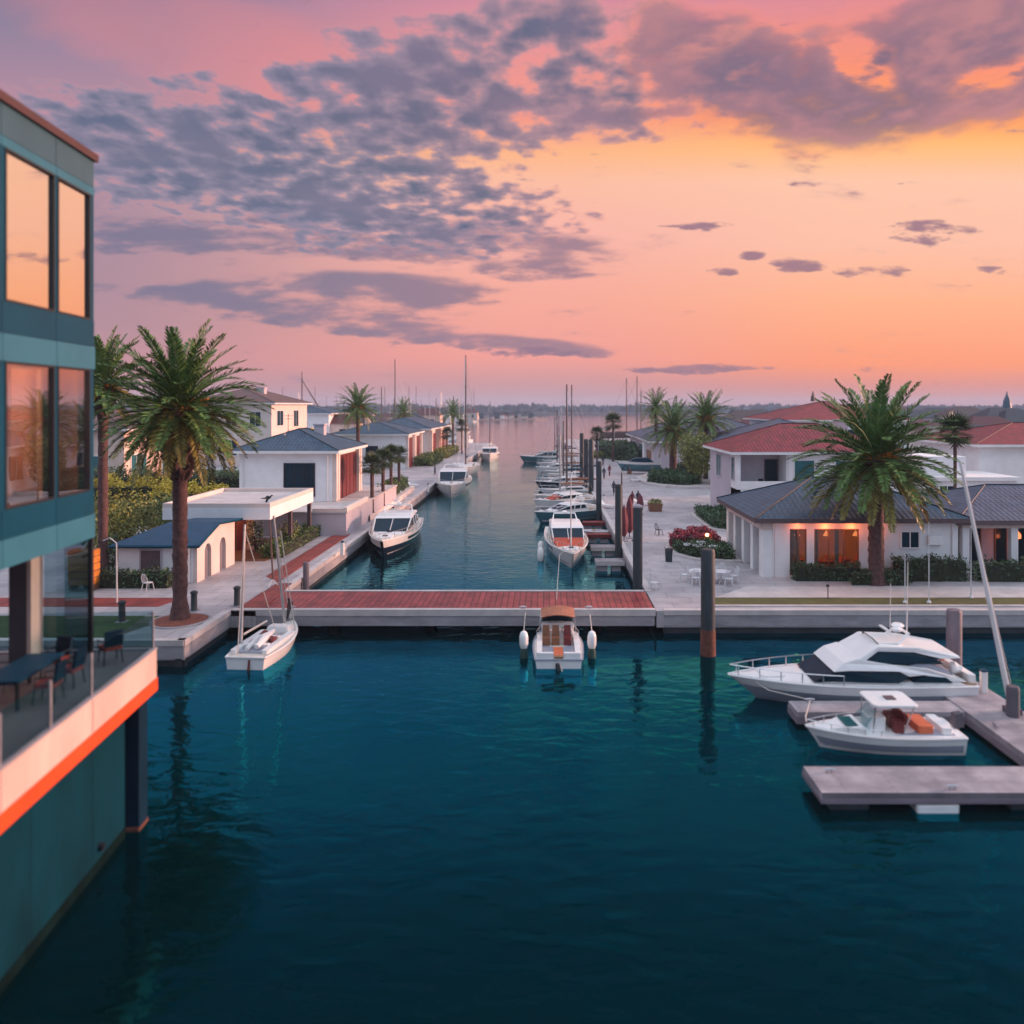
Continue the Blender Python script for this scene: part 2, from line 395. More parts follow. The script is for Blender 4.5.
M = dict(
    white=mat("white_render", (.77, .74, .74), .75, .07, .8, .15, 30),
    cream=mat("cream_render", (.68, .55, .50), .75, .08, .7, .15, 30),
    peach=mat("peach_render", (.72, .52, .44), .75, .08, .7, .15, 30),
    mauve=mat("mauve_render", (.48, .42, .46), .75, .08, .7, .15, 30),
    trim=mat("white_trim", (.74, .71, .70), .5, .05, 1),
    gel=mat("white_gelcoat", (.78, .77, .76), .22, .05, .8, spec=.6),
    gelgrey=mat("grey_gelcoat", (.30, .33, .40), .25, .06, .8, spec=.6),
    navy=mat("navy_hull", (.010, .018, .035), .2, .2, .8, spec=.6),
    tealhull=mat("teal_hull", (.05, .14, .17), .3, .15, .8, spec=.6),
    deckpaint=mat("boat_deck", (.60, .54, .48), .6, .12, 3),
    teak=mat("teak", (.30, .17, .09), .55, .25, 4, stretch=(1, 8, 1)),
    tarp=mat("orange_red_tarp", (.42, .07, .035), .7, .18, 3, .2, 8),
    bimini=mat("rust_canvas", (.34, .13, .075), .8, .2, 3, .2, 8),
    darkglass=mat("dark_glass", (.005, .026, .042), .12, .2, .6, spec=.12),
    tealglass=mat("teal_glass", (.02, .11, .12), .08, .2, .6, spec=.7),
    chrome=mat("steel", (.55, .55, .57), .3, .05, 2, metal=1.0),
    alu=mat("aluminium_mast", (.50, .46, .45), .4, .1, 1, metal=.6),
    darkmast=mat("brown_mast", (.13, .075, .06), .5, .2, 1),
    whitemast=mat("white_mast", (.62, .60, .60), .4, .06, 1),
    black=mat("black_metal", (.012, .014, .018), .4, .2, 2),
    pile=mat("dark_piling", (.022, .030, .036), .55, .35, 1.2, .3, 12, stretch=(3, 3, .6)),
    pilegrey=mat("grey_piling", (.15, .12, .14), .6, .2, 1.2, .2, 12, stretch=(3, 3, .6)),
    rust=mat("rusty_piling_foot", (.13, .045, .03), .8, .4, 4, .3, 20),
    rope=mat("pale_rope", (.5, .46, .42), .8, .1, 8),
    redwood=mat("red_lacquer_wood", (.15, .024, .024), .45, .25, 2, stretch=(8, 8, .5)),
    brownwood=mat("brown_wood", (.20, .085, .045), .55, .25, 2, stretch=(8, 8, .5)),
    shutter=mat("brown_shutter", (.11, .07, .075), .6, .15, 2),
    archdoor=mat("grey_door", (.17, .15, .17), .55, .15, 1.5),
    trunk=mat("palm_trunk", (.095, .045, .042), .85, .45, 5, .8, 14),
    boots=mat("palm_boots", (.075, .036, .030), .9, .5, 6, .8, 14),
    frond=mat("palm_frond", (.088, .160, .042), .5, .3, .9, island=.34, spec=.25),
    frondwarm=mat("palm_frond_yellow", (.19, .165, .035), .5, .3, .9, island=.3),
    deadfrond=mat("dry_frond", (.22, .125, .028), .8, .3, 2, island=.3),
    stalk_orange=mat("orange_stalk_slat", (.50, .17, .02), .6, .25, 4, island=.25),  # orange of the stalks that imitate crown glow, and of the planter slats
    fan=mat("fan_palm_leaf", (.045, .070, .026), .5, .3, 1.2, island=.35),
    leaf=mat("hedge_leaf", (.10, .145, .04), .55, .35, .8, island=.38),
    leafdark=mat("dark_hedge_leaf", (.052, .095, .042), .55, .35, .8, island=.38),
    leafyellow=mat("yellow_shrub_leaf", (.52, .38, .04), .6, .3, .9, island=.35),
    leafolive=mat("olive_leaf", (.19, .20, .05), .6, .35, .9, island=.4),
    leafdry=mat("dry_pink_shrub", (.28, .17, .125), .7, .3, 1, island=.3),
    flower=mat("red_flower", (.22, .024, .05), .6, .3, 1.5, island=.35),
    whiteflower=mat("white_flower", (.62, .60, .58), .6, .1, 2, island=.1),
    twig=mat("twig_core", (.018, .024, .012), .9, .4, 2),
    soil=mat("red_mulch", (.20, .062, .042), .9, .4, 6, .6, 30),
    lawn=mat("lawn", (.085, .082, .026), .9, .3, 1.2, .5, 60),
    lawngreen=mat("green_lawn", (.035, .070, .022), .9, .3, 1.2, .5, 60),
    quayface=mat("quay_concrete_face", (.30, .28, .30), .7, .25, .6, .25, 10, stretch=(1, 1, 3)),
    coping=mat("pale_coping", (.50, .45, .44), .65, .16, .8, .2, 20),
    undershade=mat("under_shade_dark", (.028, .030, .035), .6, .4, .8, .3, 8),  # near-black colour paints in the shadow under quays, bridge and docks
    dockgrey=plank_mat("grey_dock_boards", (.34, .31, .335), (.29, .265, .29), (.15, .135, .15), .16, .6, 'x', .3),
    dockside=mat("dock_side", (.20, .16, .19), .6, .2, 1.2, stretch=(.5, .5, 4)),
    bridgewood=plank_mat("red_bridge_boards", (.33, .052, .050), (.22, .034, .036), (.07, .012, .01), .34, .42, 'y', .5),
    pinkboard=plank_mat("red_quay_boards", (.27, .050, .040), (.22, .038, .032), (.07, .015, .012), .3, .55, 'y', .4),
    paving=paving_mat("quay_paving", (.45, .42, .43)),
    paving_r=paving_mat("promenade_paving", (.45, .42, .43), 2.4, 1.2),
    slate=tile_mat("slate_tiles", (.032, .088, .140), (.024, .066, .112), (.008, .018, .03), .36, .36, .9, .55),
    slategrey=tile_mat("grey_roof_tiles", (.075, .098, .150), (.058, .078, .125), (.02, .026, .042), .36, .36, .9, .6),
    redtile=tile_mat("red_roof_tiles", (.27, .022, .032), (.17, .015, .022), (.07, .01, .014), .36, .40, 1.0, .6),
    browntile=tile_mat("brown_roof_tiles", (.15, .085, .075), (.12, .07, .06), (.05, .03, .03), .36, .36, .8, .6),
    tealpanel=mat("teal_cladding", (.040, .100, .135), .45, .08, .7, spec=.2),
    tealpale=mat("pale_teal_cladding", (.030, .140, .20), .45, .08, .7, spec=.2),
    navypanel=mat("navy_cladding", (.002, .050, .088), .45, .12, .7, spec=.15),
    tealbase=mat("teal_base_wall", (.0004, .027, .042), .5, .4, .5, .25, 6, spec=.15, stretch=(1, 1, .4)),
    coping_red=mat("brown_red_coping", (.065, .028, .030), .5, .12, 1),
    slabpeach=mat("peach_slab_edge", (.60, .43, .38), .6, .13, .9, .2, 20, stretch=(1, 1, .35)),
    slaborange=mat("orange_slab_band", (.72, .075, .012), .5, .16, .8, .2, 20),
    floorbrown=mat("terrace_floor", (.22, .155, .155), .5, .12, .8),
    columndark=mat("dark_column", (.085, .075, .09), .6, .1, 1),
    inside=mat("room_lining", (.50, .29, .20), .8, .1, .6),
    curtain=mat("curtain", (.60, .42, .30), .8, .15, 1, stretch=(6, 6, .3)),
    redseat=mat("red_cushion", (.26, .04, .034), .7, .15, 3),
    orangeseat=mat("orange_cushion", (.62, .14, .06), .6, .15, 3),
    rubber=mat("dark_rubber", (.02, .02, .022), .7, .2, 3),
    white_iron=mat("white_iron", (.60, .60, .62), .5, .05, 3),
    glow=mat("lamp_glow", (.9, .6, .3), .5, 0, 1, emit=(1, .50, .16), es=14),
    glowsoft=mat("lamp_shade_glow", (.9, .5, .3), .5, 0, 1, emit=(1, .22, .06), es=1.6),
    foam=mat("green_weed", (.02, .06, .05), .7, .3, 4),
    skin=mat("skin", (.40, .24, .18), .6, .05, 3),
    cloth_dark=mat("dark_clothes", (.03, .035, .05), .8, .2, 4),
    cloth_red=mat("wine_canvas", (.13, .028, .04), .85, .25, 3, .2, 6),
    hazeblue=mat("far_haze_blue", (.085, .125, .16), .9, .3, .05),  # tree colour blued and paled, distance haze put into it
    blueroof=mat('blue_metal_roof', (.006, .050, .105), .55, .18, 1.5, .2, 6),
    weedband=mat('tide_weed', (.002, .010, .010), .9, .5, 2, .5, 12, spec=.05),
    navypillar=mat('navy_pillar', (.003, .018, .036), .5, .2, 1, spec=.15),
    rock=mat("breakwater_rock", (.20, .17, .18), .9, .35, .4, .6, 2),
)
M['mirror'] = mirror_glass("coated_window_glass", (1.0, .92, .82), .92)
M['rail_glass'] = clear_glass("rail_glass", (.72, .84, .86))
M['room_glass'] = clear_glass("room_glass", (.60, .72, .76))
M['mirror_low'] = mirror_glass('tinted_window_glass', (.95, .80, .75), .40, (.96, .93, .92))
M['water'] = water_mat()

# ------------------------------------------------------------------ mesh helpers
class MB:
    """collects solids; build() links them as one mesh object"""
    def __init__(s):
        s.bm = bmesh.new(); s.uv = s.bm.loops.layers.uv.new("UVMap")
    def face(s, pts, uvs=None):
        vs = [s.bm.verts.new(p) for p in pts]
        f = s.bm.faces.new(vs)
        if uvs:
            for l, q in zip(f.loops, uvs): l[s.uv].uv = q
        return f
    def solid(s, bottom, top):
        """prism between two rings of points of equal count"""
        n = len(bottom)
        vb = [s.bm.verts.new(p) for p in bottom]; vt = [s.bm.verts.new(p) for p in top]
        s.bm.faces.new(list(reversed(vb))); s.bm.faces.new(vt)
        for i in range(n):
            s.bm.faces.new((vb[i], vb[(i + 1) % n], vt[(i + 1) % n], vt[i]))
        return s
    def box(s, x0, x1, y0, y1, z0, z1, bev=0.0):
        if bev:
            b = min(bev, (x1 - x0) * .45, (y1 - y0) * .45)
            q = [(x0 + b, y0), (x1 - b, y0), (x1, y0 + b), (x1, y1 - b), (x1 - b, y1), (x0 + b, y1), (x0, y1 - b), (x0, y0 + b)]
            return s.solid([(x, y, z0) for x, y in q], [(x, y, z1) for x, y in q])
        q = [(x0, y0), (x1, y0), (x1, y1), (x0, y1)]
        return s.solid([(x, y, z0) for x, y in q], [(x, y, z1) for x, y in q])
    def obox(s, c, sx, sy, z0, z1, rz=0.0, taper=1.0):
        ca, sa = math.cos(rz), math.sin(rz)
        q = [(-sx / 2, -sy / 2), (sx / 2, -sy / 2), (sx / 2, sy / 2), (-sx / 2, sy / 2)]
        f = lambda k, z: [(c[0] + (x * ca - y * sa) * k, c[1] + (x * sa + y * ca) * k, z) for x, y in q]
        return s.solid(f(1, z0), f(taper, z1))
    def prism(s, pts, z0, z1):
        return s.solid([(x, y, z0) for x, y in pts], [(x, y, z1) for x, y in pts])
    def vprism(s, pts, axis, w0, w1):
        """polygon (s,z) in an upright plane, extruded across it; axis 'x': s runs along x, thickness along y"""
        if axis == 'x':
            return s.solid([(p, w0, z) for p, z in pts], [(p, w1, z) for p, z in pts])
        return s.solid([(w0, p, z) for p, z in pts], [(w1, p, z) for p, z in pts])
    def profile(s, pts, hw):
        """closed side profile [(x,z)], half width hw(x,z) either side of y=0"""
        return s.solid([(x, -hw(x, z), z) for x, z in pts], [(x, hw(x, z), z) for x, z in pts])
    def tube(s, pts, r, seg=6):
        pts = [Vector(p) for p in pts]; n = len(pts)
        rr = r if isinstance(r, (list, tuple)) else [r] * n
        rings = []
        for i, p in enumerate(pts):
            d = (pts[min(i + 1, n - 1)] - pts[max(i - 1, 0)])
            d = d.normalized() if d.length > 1e-9 else Vector((0, 0, 1))
            up = Vector((0, 0, 1)) if abs(d.z) < .95 else Vector((1, 0, 0))
            a = d.cross(up).normalized(); b = d.cross(a)
            rings.append([s.bm.verts.new(p + (a * math.cos(2 * math.pi * k / seg) + b * math.sin(2 * math.pi * k / seg)) * rr[i]) for k in range(seg)])
        for i in range(n - 1):
            for k in range(seg):
                s.bm.faces.new((rings[i][k], rings[i][(k + 1) % seg], rings[i + 1][(k + 1) % seg], rings[i + 1][k]))
        s.bm.faces.new(list(reversed(rings[0]))); s.bm.faces.new(rings[-1])
        return s
    def cyl(s, x, y, z0, z1, r0, r1=None, seg=14):
        return s.tube([(x, y, z0), (x, y, z1)], [r0, r0 if r1 is None else r1], seg)
    def lathe(s, prof, x=0, y=0, seg=18, wob=None):
        """profile [(r,z)] from bottom to top"""
        rings = []
        for r, z in prof:
            rings.append([s.bm.verts.new((x + math.cos(2 * math.pi * k / seg) * (r * (wob(2 * math.pi * k / seg, z) if wob else 1)),
                                          y + math.sin(2 * math.pi * k / seg) * (r * (wob(2 * math.pi * k / seg, z) if wob else 1)), z)) for k in range(seg)])
        for i in range(len(prof) - 1):
            for k in range(seg):
                s.bm.faces.new((rings[i][k], rings[i][(k + 1) % seg], rings[i + 1][(k + 1) % seg], rings[i + 1][k]))
        s.bm.faces.new(list(reversed(rings[0]))); s.bm.faces.new(rings[-1])
        return s
    def blob(s, c, rx, ry, rz, seed=0, sub=2, amp=.15):
        rnd = random.Random(seed)
        ph = [rnd.uniform(0, 6.28) for _ in range(6)]
        r = bmesh.ops.create_icosphere(s.bm, subdivisions=sub, radius=1)
        for v in r['verts']:
            p = v.co
            k = 1 + amp * (math.sin(3 * p.x + ph[0]) * math.sin(3.4 * p.y + ph[1]) + .6 * math.sin(6 * p.z + ph[2]) * math.sin(5 * p.x + ph[3]))
            v.co = Vector((c[0] + p.x * rx * k, c[1] + p.y * ry * k, c[2] + p.z * rz * k))
        return s
    def leaf(s, p, d, n, l, w):
        """one folded leaf: base p, direction d, side n"""
        p, d, n = Vector(p), Vector(d), Vector(n)
        a = s.bm.verts.new(p); b = s.bm.verts.new(p + d * l * .45 + n * w * .5)
        c = s.bm.verts.new(p + d * l); e = s.bm.verts.new(p + d * l * .45 - n * w * .5)
        s.bm.faces.new((a, b, c, e))
    def build(s, name, m, parent=None, root=None, smooth=False, loc=None, bevel=0.0):
        me = bpy.data.meshes.new(name)
        off = None
        if root is not None: off = Vector(root.location)
        elif loc is not None: off = Vector(loc)
        if off is not None:
            for v in s.bm.verts: v.co -= off
        bmesh.ops.recalc_face_normals(s.bm, faces=s.bm.faces) if len(s.bm.faces) < 6000 else None
        if bevel:
            es = [e for e in s.bm.edges if len(e.link_faces) == 2 and e.calc_face_angle(0) > .6]
            bmesh.ops.bevel(s.bm, geom=es, offset=bevel, segments=2, affect='EDGES', clamp_overlap=True)
        s.bm.to_mesh(me); s.bm.free()
        if smooth:
            me.shade_smooth()
            try: me.set_sharp_from_angle(angle=R(40))
            except Exception: pass
        for k in (m if isinstance(m, (list, tuple)) else [m]):
            me.materials.append(M[k] if isinstance(k, str) else k)
        o = bpy.data.objects.new(name, me)
        COL.objects.link(o)
        if parent is not None: o.parent = parent
        elif loc is not None: o.location = loc
        return o

def tag(o, label=None, cat=None, group=None, kind=None):
    if label: o['label'] = label
    if cat: o['category'] = cat
    if group: o['group'] = group
    if kind: o['kind'] = kind
    return o

def thing(name, label, cat, loc=(0, 0, 0), rz=0.0, group=None):
    o = bpy.data.objects.new(name, None)
    o.empty_display_size = .3
    COL.objects.link(o)
    o.location = loc; o.rotation_euler = (0, 0, rz)
    return tag(o, label, cat, group)

def dup(root, loc, rz=None, label=None, group=None, scale=None):
    def rec(o, par):
        c = o.copy(); COL.objects.link(c)
        if par is not None: c.parent = par
        for ch in list(KIDS.get(o.name, [])) or [k for k in bpy.data.objects if k.parent == o]:
            rec(ch, c)
        return c
    c = rec(root, None)
    c.location = loc
    if rz is not None: c.rotation_euler = (0, 0, rz)
    if label: c['label'] = label
    if group: c['group'] = group
    if scale: c.scale = (scale,) * 3 if not isinstance(scale, tuple) else scale
    return c
KIDS = {}

def G(u, v, z=QZ):
    """the point at height z that the photograph shows at column u, row v"""
    Y = FPX * (HC - z) / (v - 405)
    return Vector(((u - 545) / FPX * Y, Y, z))

def UP(u, Y): return (u - 545) / FPX * Y
def ZP(v, Y): return HC - (v - 405) / FPX * Y

def fresh():
    return MB()

# ------------------------------------------------------------------ setting: water, quays, bridge, docks
b = MB(); b.box(-2600, 2600, -60, 2600, -.5, 0); tag(b.build("water", 'water', loc=(0, 0, 0)), kind='structure')

def sheet(name, pts, z, m, thick=.12):
    q = MB(); q.prism(pts, z - thick, z)
    return tag(q.build(name, m, loc=(0, 0, 0)), kind='structure')

FY = 43.7     # the front line of the quays and of the footbridge
LQ = [(-15.8, FY), (-15.8, 238), (-420, 238), (-420, 38.1), (-17.2, 38.1), (-17.2, FY)]
sheet("left_quay", LQ, QZ, 'paving', .9)
RQ = [(6.1, FY), (420, FY), (420, 640), (130, 640), (100, 300), (6.6, 262)]
sheet("right_quay", RQ, QZ, 'paving_r', .9)
# concrete edge beams and set-back wall below, near-black to stand for shade
def beam(name, segs, m, z0, z1, w, d=0.0):
    q = MB()
    for (ax, ay), (bx, by) in segs:
        v = Vector((bx - ax, by - ay)); n = Vector((v.y, -v.x)).normalized()
        q.prism([(ax + n.x * d, ay + n.y * d), (bx + n.x * d, by + n.y * d), (bx + n.x * (d - w), by + n.y * (d - w)), (ax + n.x * (d - w), ay + n.y * (d - w))], z0, z1)
    return tag(q.build(name, m, loc=(0, 0, 0)), kind='structure')
edgeL = [((-420, 38.1), (-17.2, 38.1)), ((-17.2, 38.1), (-17.2, FY - .02)), ((-15.8, 48.2), (-15.8, 238))]
edgeR = [((6.1, 262), (6.1, 48.2)), ((6.5, FY), (420, FY))]
beam("left_quay_coping", edgeL, 'coping', QZ - .22, QZ + .05, .42, .06)
beam("right_quay_coping", edgeR, 'coping', QZ - .22, QZ + .05, .42, .06)
beam("left_quay_face", edgeL, 'quayface', .42, QZ - .225, .3, .03)
beam("right_quay_face", edgeR, 'quayface', .42, QZ - .225, .3, .03)
beam("left_quay_wall", edgeL, 'undershade', -.45, .415, .3, -.12)
beam("right_quay_wall", edgeR, 'undershade', -.45, .415, .3, -.12)

# footbridge across the canal mouth
fb = thing("footbridge", "wide low footbridge decked in red boards across the canal mouth", "bridge", (-4.85, FY, QZ))
q = MB(); q.box(-17.0, 6.0, FY + .38, 48.1, QZ - .2, QZ + .02); q.build("deck", 'bridgewood', fb, fb)
q = MB(); q.box(-17.15, 6.05, FY, FY + .35, QZ - .28, QZ + .07); q.build("front_curb", 'coping', fb, fb)
q = MB(); q.box(-15.7, 5.95, 48.12, 48.4, QZ - .28, QZ + .07); q.build("rear_curb", 'coping', fb, fb)
q = MB(); q.box(-17.1, 6.0, FY + .05, FY + .30, .42, QZ - .285); q.build("fascia", 'quayface', fb, fb)
q = MB(); q.box(-17.1, 6.0, FY + .5, 48.0, .55, QZ - .205); q.build("underside", 'undershade', fb, fb)
for x in (-12, -6.5, 2.9):
    q = MB(); q.cyl(x, 45.8, -.5, .6, .35); q.build("pier", 'undershade', fb, fb)

# red boards along the left quay edge
q = MB(); q.prism([(-18.3, 52.5), (-16.9, 50.6), (-16.9, 69.5), (-18.3, 69.5)], QZ + .004, QZ + .03); q.build("p", 'pinkboard', loc=(0, 0, 0)); o = bpy.data.objects["p"]; o.name = "boardwalk_strip"; tag(o, kind='structure')
q = MB(); q.prism([(-16.95, FY + .1), (-15.4, FY + .1), (-15.9, 50.3), (-16.85, 50.3)], QZ + .034, QZ + .06); o = q.build("boardwalk_landing", 'pinkboard', loc=(0, 0, 0)); tag(o, kind='structure')
sheet("left_lawn", [(-30, 38.7), (-20.9, 38.7), (-19.6, 42.6), (-30, 42.6)], QZ + .03, 'lawngreen', .02)
sheet("left_red_path", [(-40, 44.6), (-21.6, 44.6), (-21.0, 46.6), (-40, 46.6)], QZ + .024, 'pinkboard', .02)
sheet("right_lawn", [(9.6, 44.9), (90, 44.9), (90, 46.6), (10.1, 46.6), (9.2, 46.6)], QZ + .03, 'lawn', .02)
sheet("right_footpath", [(10.0, 46.75), (90, 46.75), (90, 49.6), (12.5, 49.6)], QZ + .012, 'coping', .008)
sheet("lawn_kerb", [(8.9, 44.62), (90, 44.62), (90, 44.86), (9.3, 44.86)], QZ + .06, 'coping', .05)
sheet("back_garden_left", [(-420, 74), (-30.5, 74), (-30.5, 138), (-420, 138)], QZ + .02, 'lawngreen', .015)
sheet("back_garden_right", [(48, 66), (420, 66), (420, 300), (60, 300)], QZ + .02, 'lawngreen', .015)

# far shores
def shore(name, pts, z, m): sheet(name, pts, z, m, z + .4)
shore("spit", [(-900, 560), (-180, 520), (-110, 560), (-72, 640), (-10, 690), (2, 712), (-20, 740), (-900, 800)], .9, 'rock')
shore("far_coast", [(-2500, 1150), (2500, 1150), (2500, 1500), (-2500, 1500)], 1.5, 'rock')

# ------------------------------------------------------------------ vegetation
def frond_points(az, el, Rf, droop, n=9, curl=0.0):
    pts = []; p = Vector((0, 0, 0)); step = Rf / (n - 1)
    for i in range(n):
        pts.append(p.copy())
        t = i / (n - 1)
        e = el - droop * (t ** 1.35)
        a = az + curl * t
        p = p + Vector((math.cos(a) * math.cos(e), math.sin(a) * math.cos(e), math.sin(e))) * step
    return pts

def add_frond(mb, base, az, el, Rf, droop, pairs, lw, llen, rnd, curl=0.0):
    pts = [Vector(base) + p for p in frond_points(az, el, Rf, droop, 9, curl)]
    mb.tube(pts[::2], [.045, .04, .03, .02, .008], 3)
    n = len(pts) - 1
    for k in range(pairs):
        t = .10 + .90 * (k / (pairs - 1))
        x = t * n; i = min(int(x), n - 1); f = x - i
        p = pts[i].lerp(pts[i + 1], f)
        d = (pts[i + 1] - pts[i]).normalized()
        sd = d.cross(Vector((0, 0, 1)))
        if sd.length < .05: sd = Vector((-math.sin(az), math.cos(az), 0))
        sd.normalize()
        up = sd.cross(d).normalized()
        L = llen * (math.sin(math.pi * min(1, .16 + .80 * t)) ** .55) * rnd.uniform(.85, 1.12)
        for sg in (-1, 1):
            dr = (sd * sg * rnd.uniform(.58, .80) + d * rnd.uniform(.60, .82) + up * rnd.uniform(.05, .45) + Vector((0, 0, -1)) * rnd.uniform(.0, .16)).normalized()
            mb.leaf(p, dr, (d * .75 - sd * sg * .45 + up * rnd.uniform(-.5, .5)).normalized(), L, lw)

def crown_mesh(seed, n, Rf, pairs=30, lw=.075, llen=.62, lo=-26, hi=84, dr=(40, 62), core=.34, frac=(0.0, 1.0)):
    rnd = random.Random(seed)
    mb = MB()
    for i in range(n):
        t = frac[0] + (frac[1] - frac[0]) * (i + .5) / n
        az = i * 2.39996 + rnd.uniform(-.15, .15)
        el = R(hi - (hi - lo) * (t ** .85) + rnd.uniform(-6, 6))
        L = Rf * rnd.uniform(.9, 1.05) * (1.0 if t < .8 else .9)
        droop = R(rnd.uniform(*dr)) * (1 - .30 * (el < 0))
        if el > R(55): droop *= .62
        add_frond(mb, (math.cos(az) * core * (.3 + .7 * t), math.sin(az) * core * (.3 + .7 * t), .45 - .65 * t), az, el, L, droop, pairs, lw, llen, rnd, rnd.uniform(-.22, .22))
    return mb

def date_palm(label, loc, Hc, Rf, seed, n=64, pairs=30, lean=(0, 0), r0=.42, bulge=.9, group=None, stalk_orange=True, skirt=True, warm=14, name="date_palm", lw=.075, boots_drop=3.2):
    """trunk base at loc; crown centre Hc above it"""
    T = thing(name, label, "palm tree", loc, 0, group)
    q = MB()
    prof = []
    zt = Hc - boots_drop
    for i in range(34):
        t = i / 33
        prof.append((r0 * (1.22 - .5 * min(1, t * 6)) if t < .16 else r0 * (.80 + .05 * math.sin(t * 60)), t * (zt + .3)))
    q.lathe(prof, 0, 0, 20, lambda a, z: 1 + .05 * math.sin(7 * a + 9 * z) + .035 * math.sin(7 * a - 9 * z))
    q.build("trunk", 'trunk', T, smooth=True)
    q = MB()
    prof = []
    for i in range(22):
        t = i / 21
        prof.append((r0 * .8 + (bulge - r0 * .8) * math.sin(math.pi * min(1, .02 + t * .62)) ** .8, zt + t * (Hc - zt + .1)))
    q.lathe(prof, 0, 0, 22, lambda a, z: 1 + .11 * math.sin(8 * a + 7 * z) + .08 * math.sin(8 * a - 7 * z))
    q.build("leaf_base_boots", 'boots', T, smooth=False)
    off = Vector((lean[0], lean[1], Hc))
    def put(mb, nm, m):
        for v in mb.bm.verts: v.co += off
        return mb.build(nm, m, T)
    put(crown_mesh(seed, n, Rf, pairs, lw, Rf * .142, core=bulge * .55), "crown", 'frond')
    if warm: put(crown_mesh(seed + 5, warm, Rf * .96, pairs, lw, Rf * .138, lo=-58, hi=-16, dr=(28, 44), core=bulge * .7), "low_fronds", 'frondwarm')
    if skirt:
        mb = MB(); rnd = random.Random(seed + 9)
        for i in range(9):
            az = R(150 + i * 16 + rnd.uniform(-6, 6))
            add_frond(mb, (math.cos(az) * bulge * .75, math.sin(az) * bulge * .75, -.25), az, R(-35), Rf * rnd.uniform(.42, .6), R(62), 14, lw, Rf * .09, rnd)
        put(mb, "dry_skirt", 'deadfrond')
    if stalk_orange:
        mb = MB(); rnd = random.Random(seed + 3)
        for i in range(26):
            az = rnd.uniform(0, 6.28); e = R(rnd.uniform(5, 60)); L = rnd.uniform(.7, 1.35) * Rf / 5.3
            pts = [Vector((math.cos(az) * bulge * .45, math.sin(az) * bulge * .45, .15)) + p for p in frond_points(az, e, L, R(55), 5)]
            mb.tube(pts, [.07, .06, .05, .04, .03], 4)
            for _ in range(12):
                c = pts[rnd.randrange(2, 5)]
                dd = Vector((rnd.uniform(-1, 1), rnd.uniform(-1, 1), rnd.uniform(-1, .6))).normalized()
                mb.leaf(c, dd, dd.cross(Vector((.3, .5, .8))).normalized(), .34, .06)
        put(mb, "glow_stalks", 'stalk_orange')  # orange colour here stands in for the glow at the crown base
    return T

def fan_palm(label, loc, H, Rf, seed, group=None, r0=.16, n=46):
    T = thing("fan_palm", label, "palm tree", loc, 0, group)
    q = MB(); rnd = random.Random(seed)
    q.lathe([(r0 * 1.4, 0), (r0, .3), (r0 * .9, H * .5), (r0, H)], 0, 0, 10, lambda a, z: 1 + .06 * math.sin(5 * a + 11 * z))
    q.build("trunk", 'trunk', T, smooth=True)
    mb = MB()
    for i in range(n):
        t = (i + .5) / n
        az = i * 2.4 + rnd.uniform(-.2, .2); el = R(80 - 125 * t + rnd.uniform(-8, 8))
        st = Rf * .5 * rnd.uniform(.8, 1.1)
        d = Vector((math.cos(az) * math.cos(el), math.sin(az) * math.cos(el), math.sin(el)))
        p0 = Vector((0, 0, H)); p1 = p0 + d * st
        mb.tube([p0, p1], [.03, .02], 3)
        sd = d.cross(Vector((0, 0, 1)))
        sd = sd.normalized() if sd.length > .05 else Vector((1, 0, 0))
        up = sd.cross(d)
        for k in range(13):
            a = R(-95 + 190 * k / 12)
            dr = (d * math.cos(a) + sd * math.sin(a) + up * rnd.uniform(-.05, .25) + Vector((0, 0, -.18))).normalized()
            mb.leaf(p1, dr, dr.cross(up).normalized(), Rf * .55 * rnd.uniform(.85, 1.1), Rf * .07)
    mb.build("crown", 'fan', T)
    return T

def foliage(mb, inside, box, n, size, seed):
    rnd = random.Random(seed)
    x0, x1, y0, y1, z0, z1 = box
    k = 0; tries = 0
    while k < n and tries < n * 30:
        tries += 1
        p = Vector((rnd.uniform(x0, x1), rnd.uniform(y0, y1), rnd.uniform(z0, z1)))
        if not inside(p): continue
        d = Vector((rnd.gauss(0, 1), rnd.gauss(0, 1), rnd.gauss(.35, .8))).normalized()
        s = d.cross(Vector((rnd.uniform(-1, 1), rnd.uniform(-1, 1), rnd.uniform(-1, 1)))).normalized()
        mb.leaf(p, d, s, size * rnd.uniform(.7, 1.3), size * rnd.uniform(.4, .6))
        k += 1

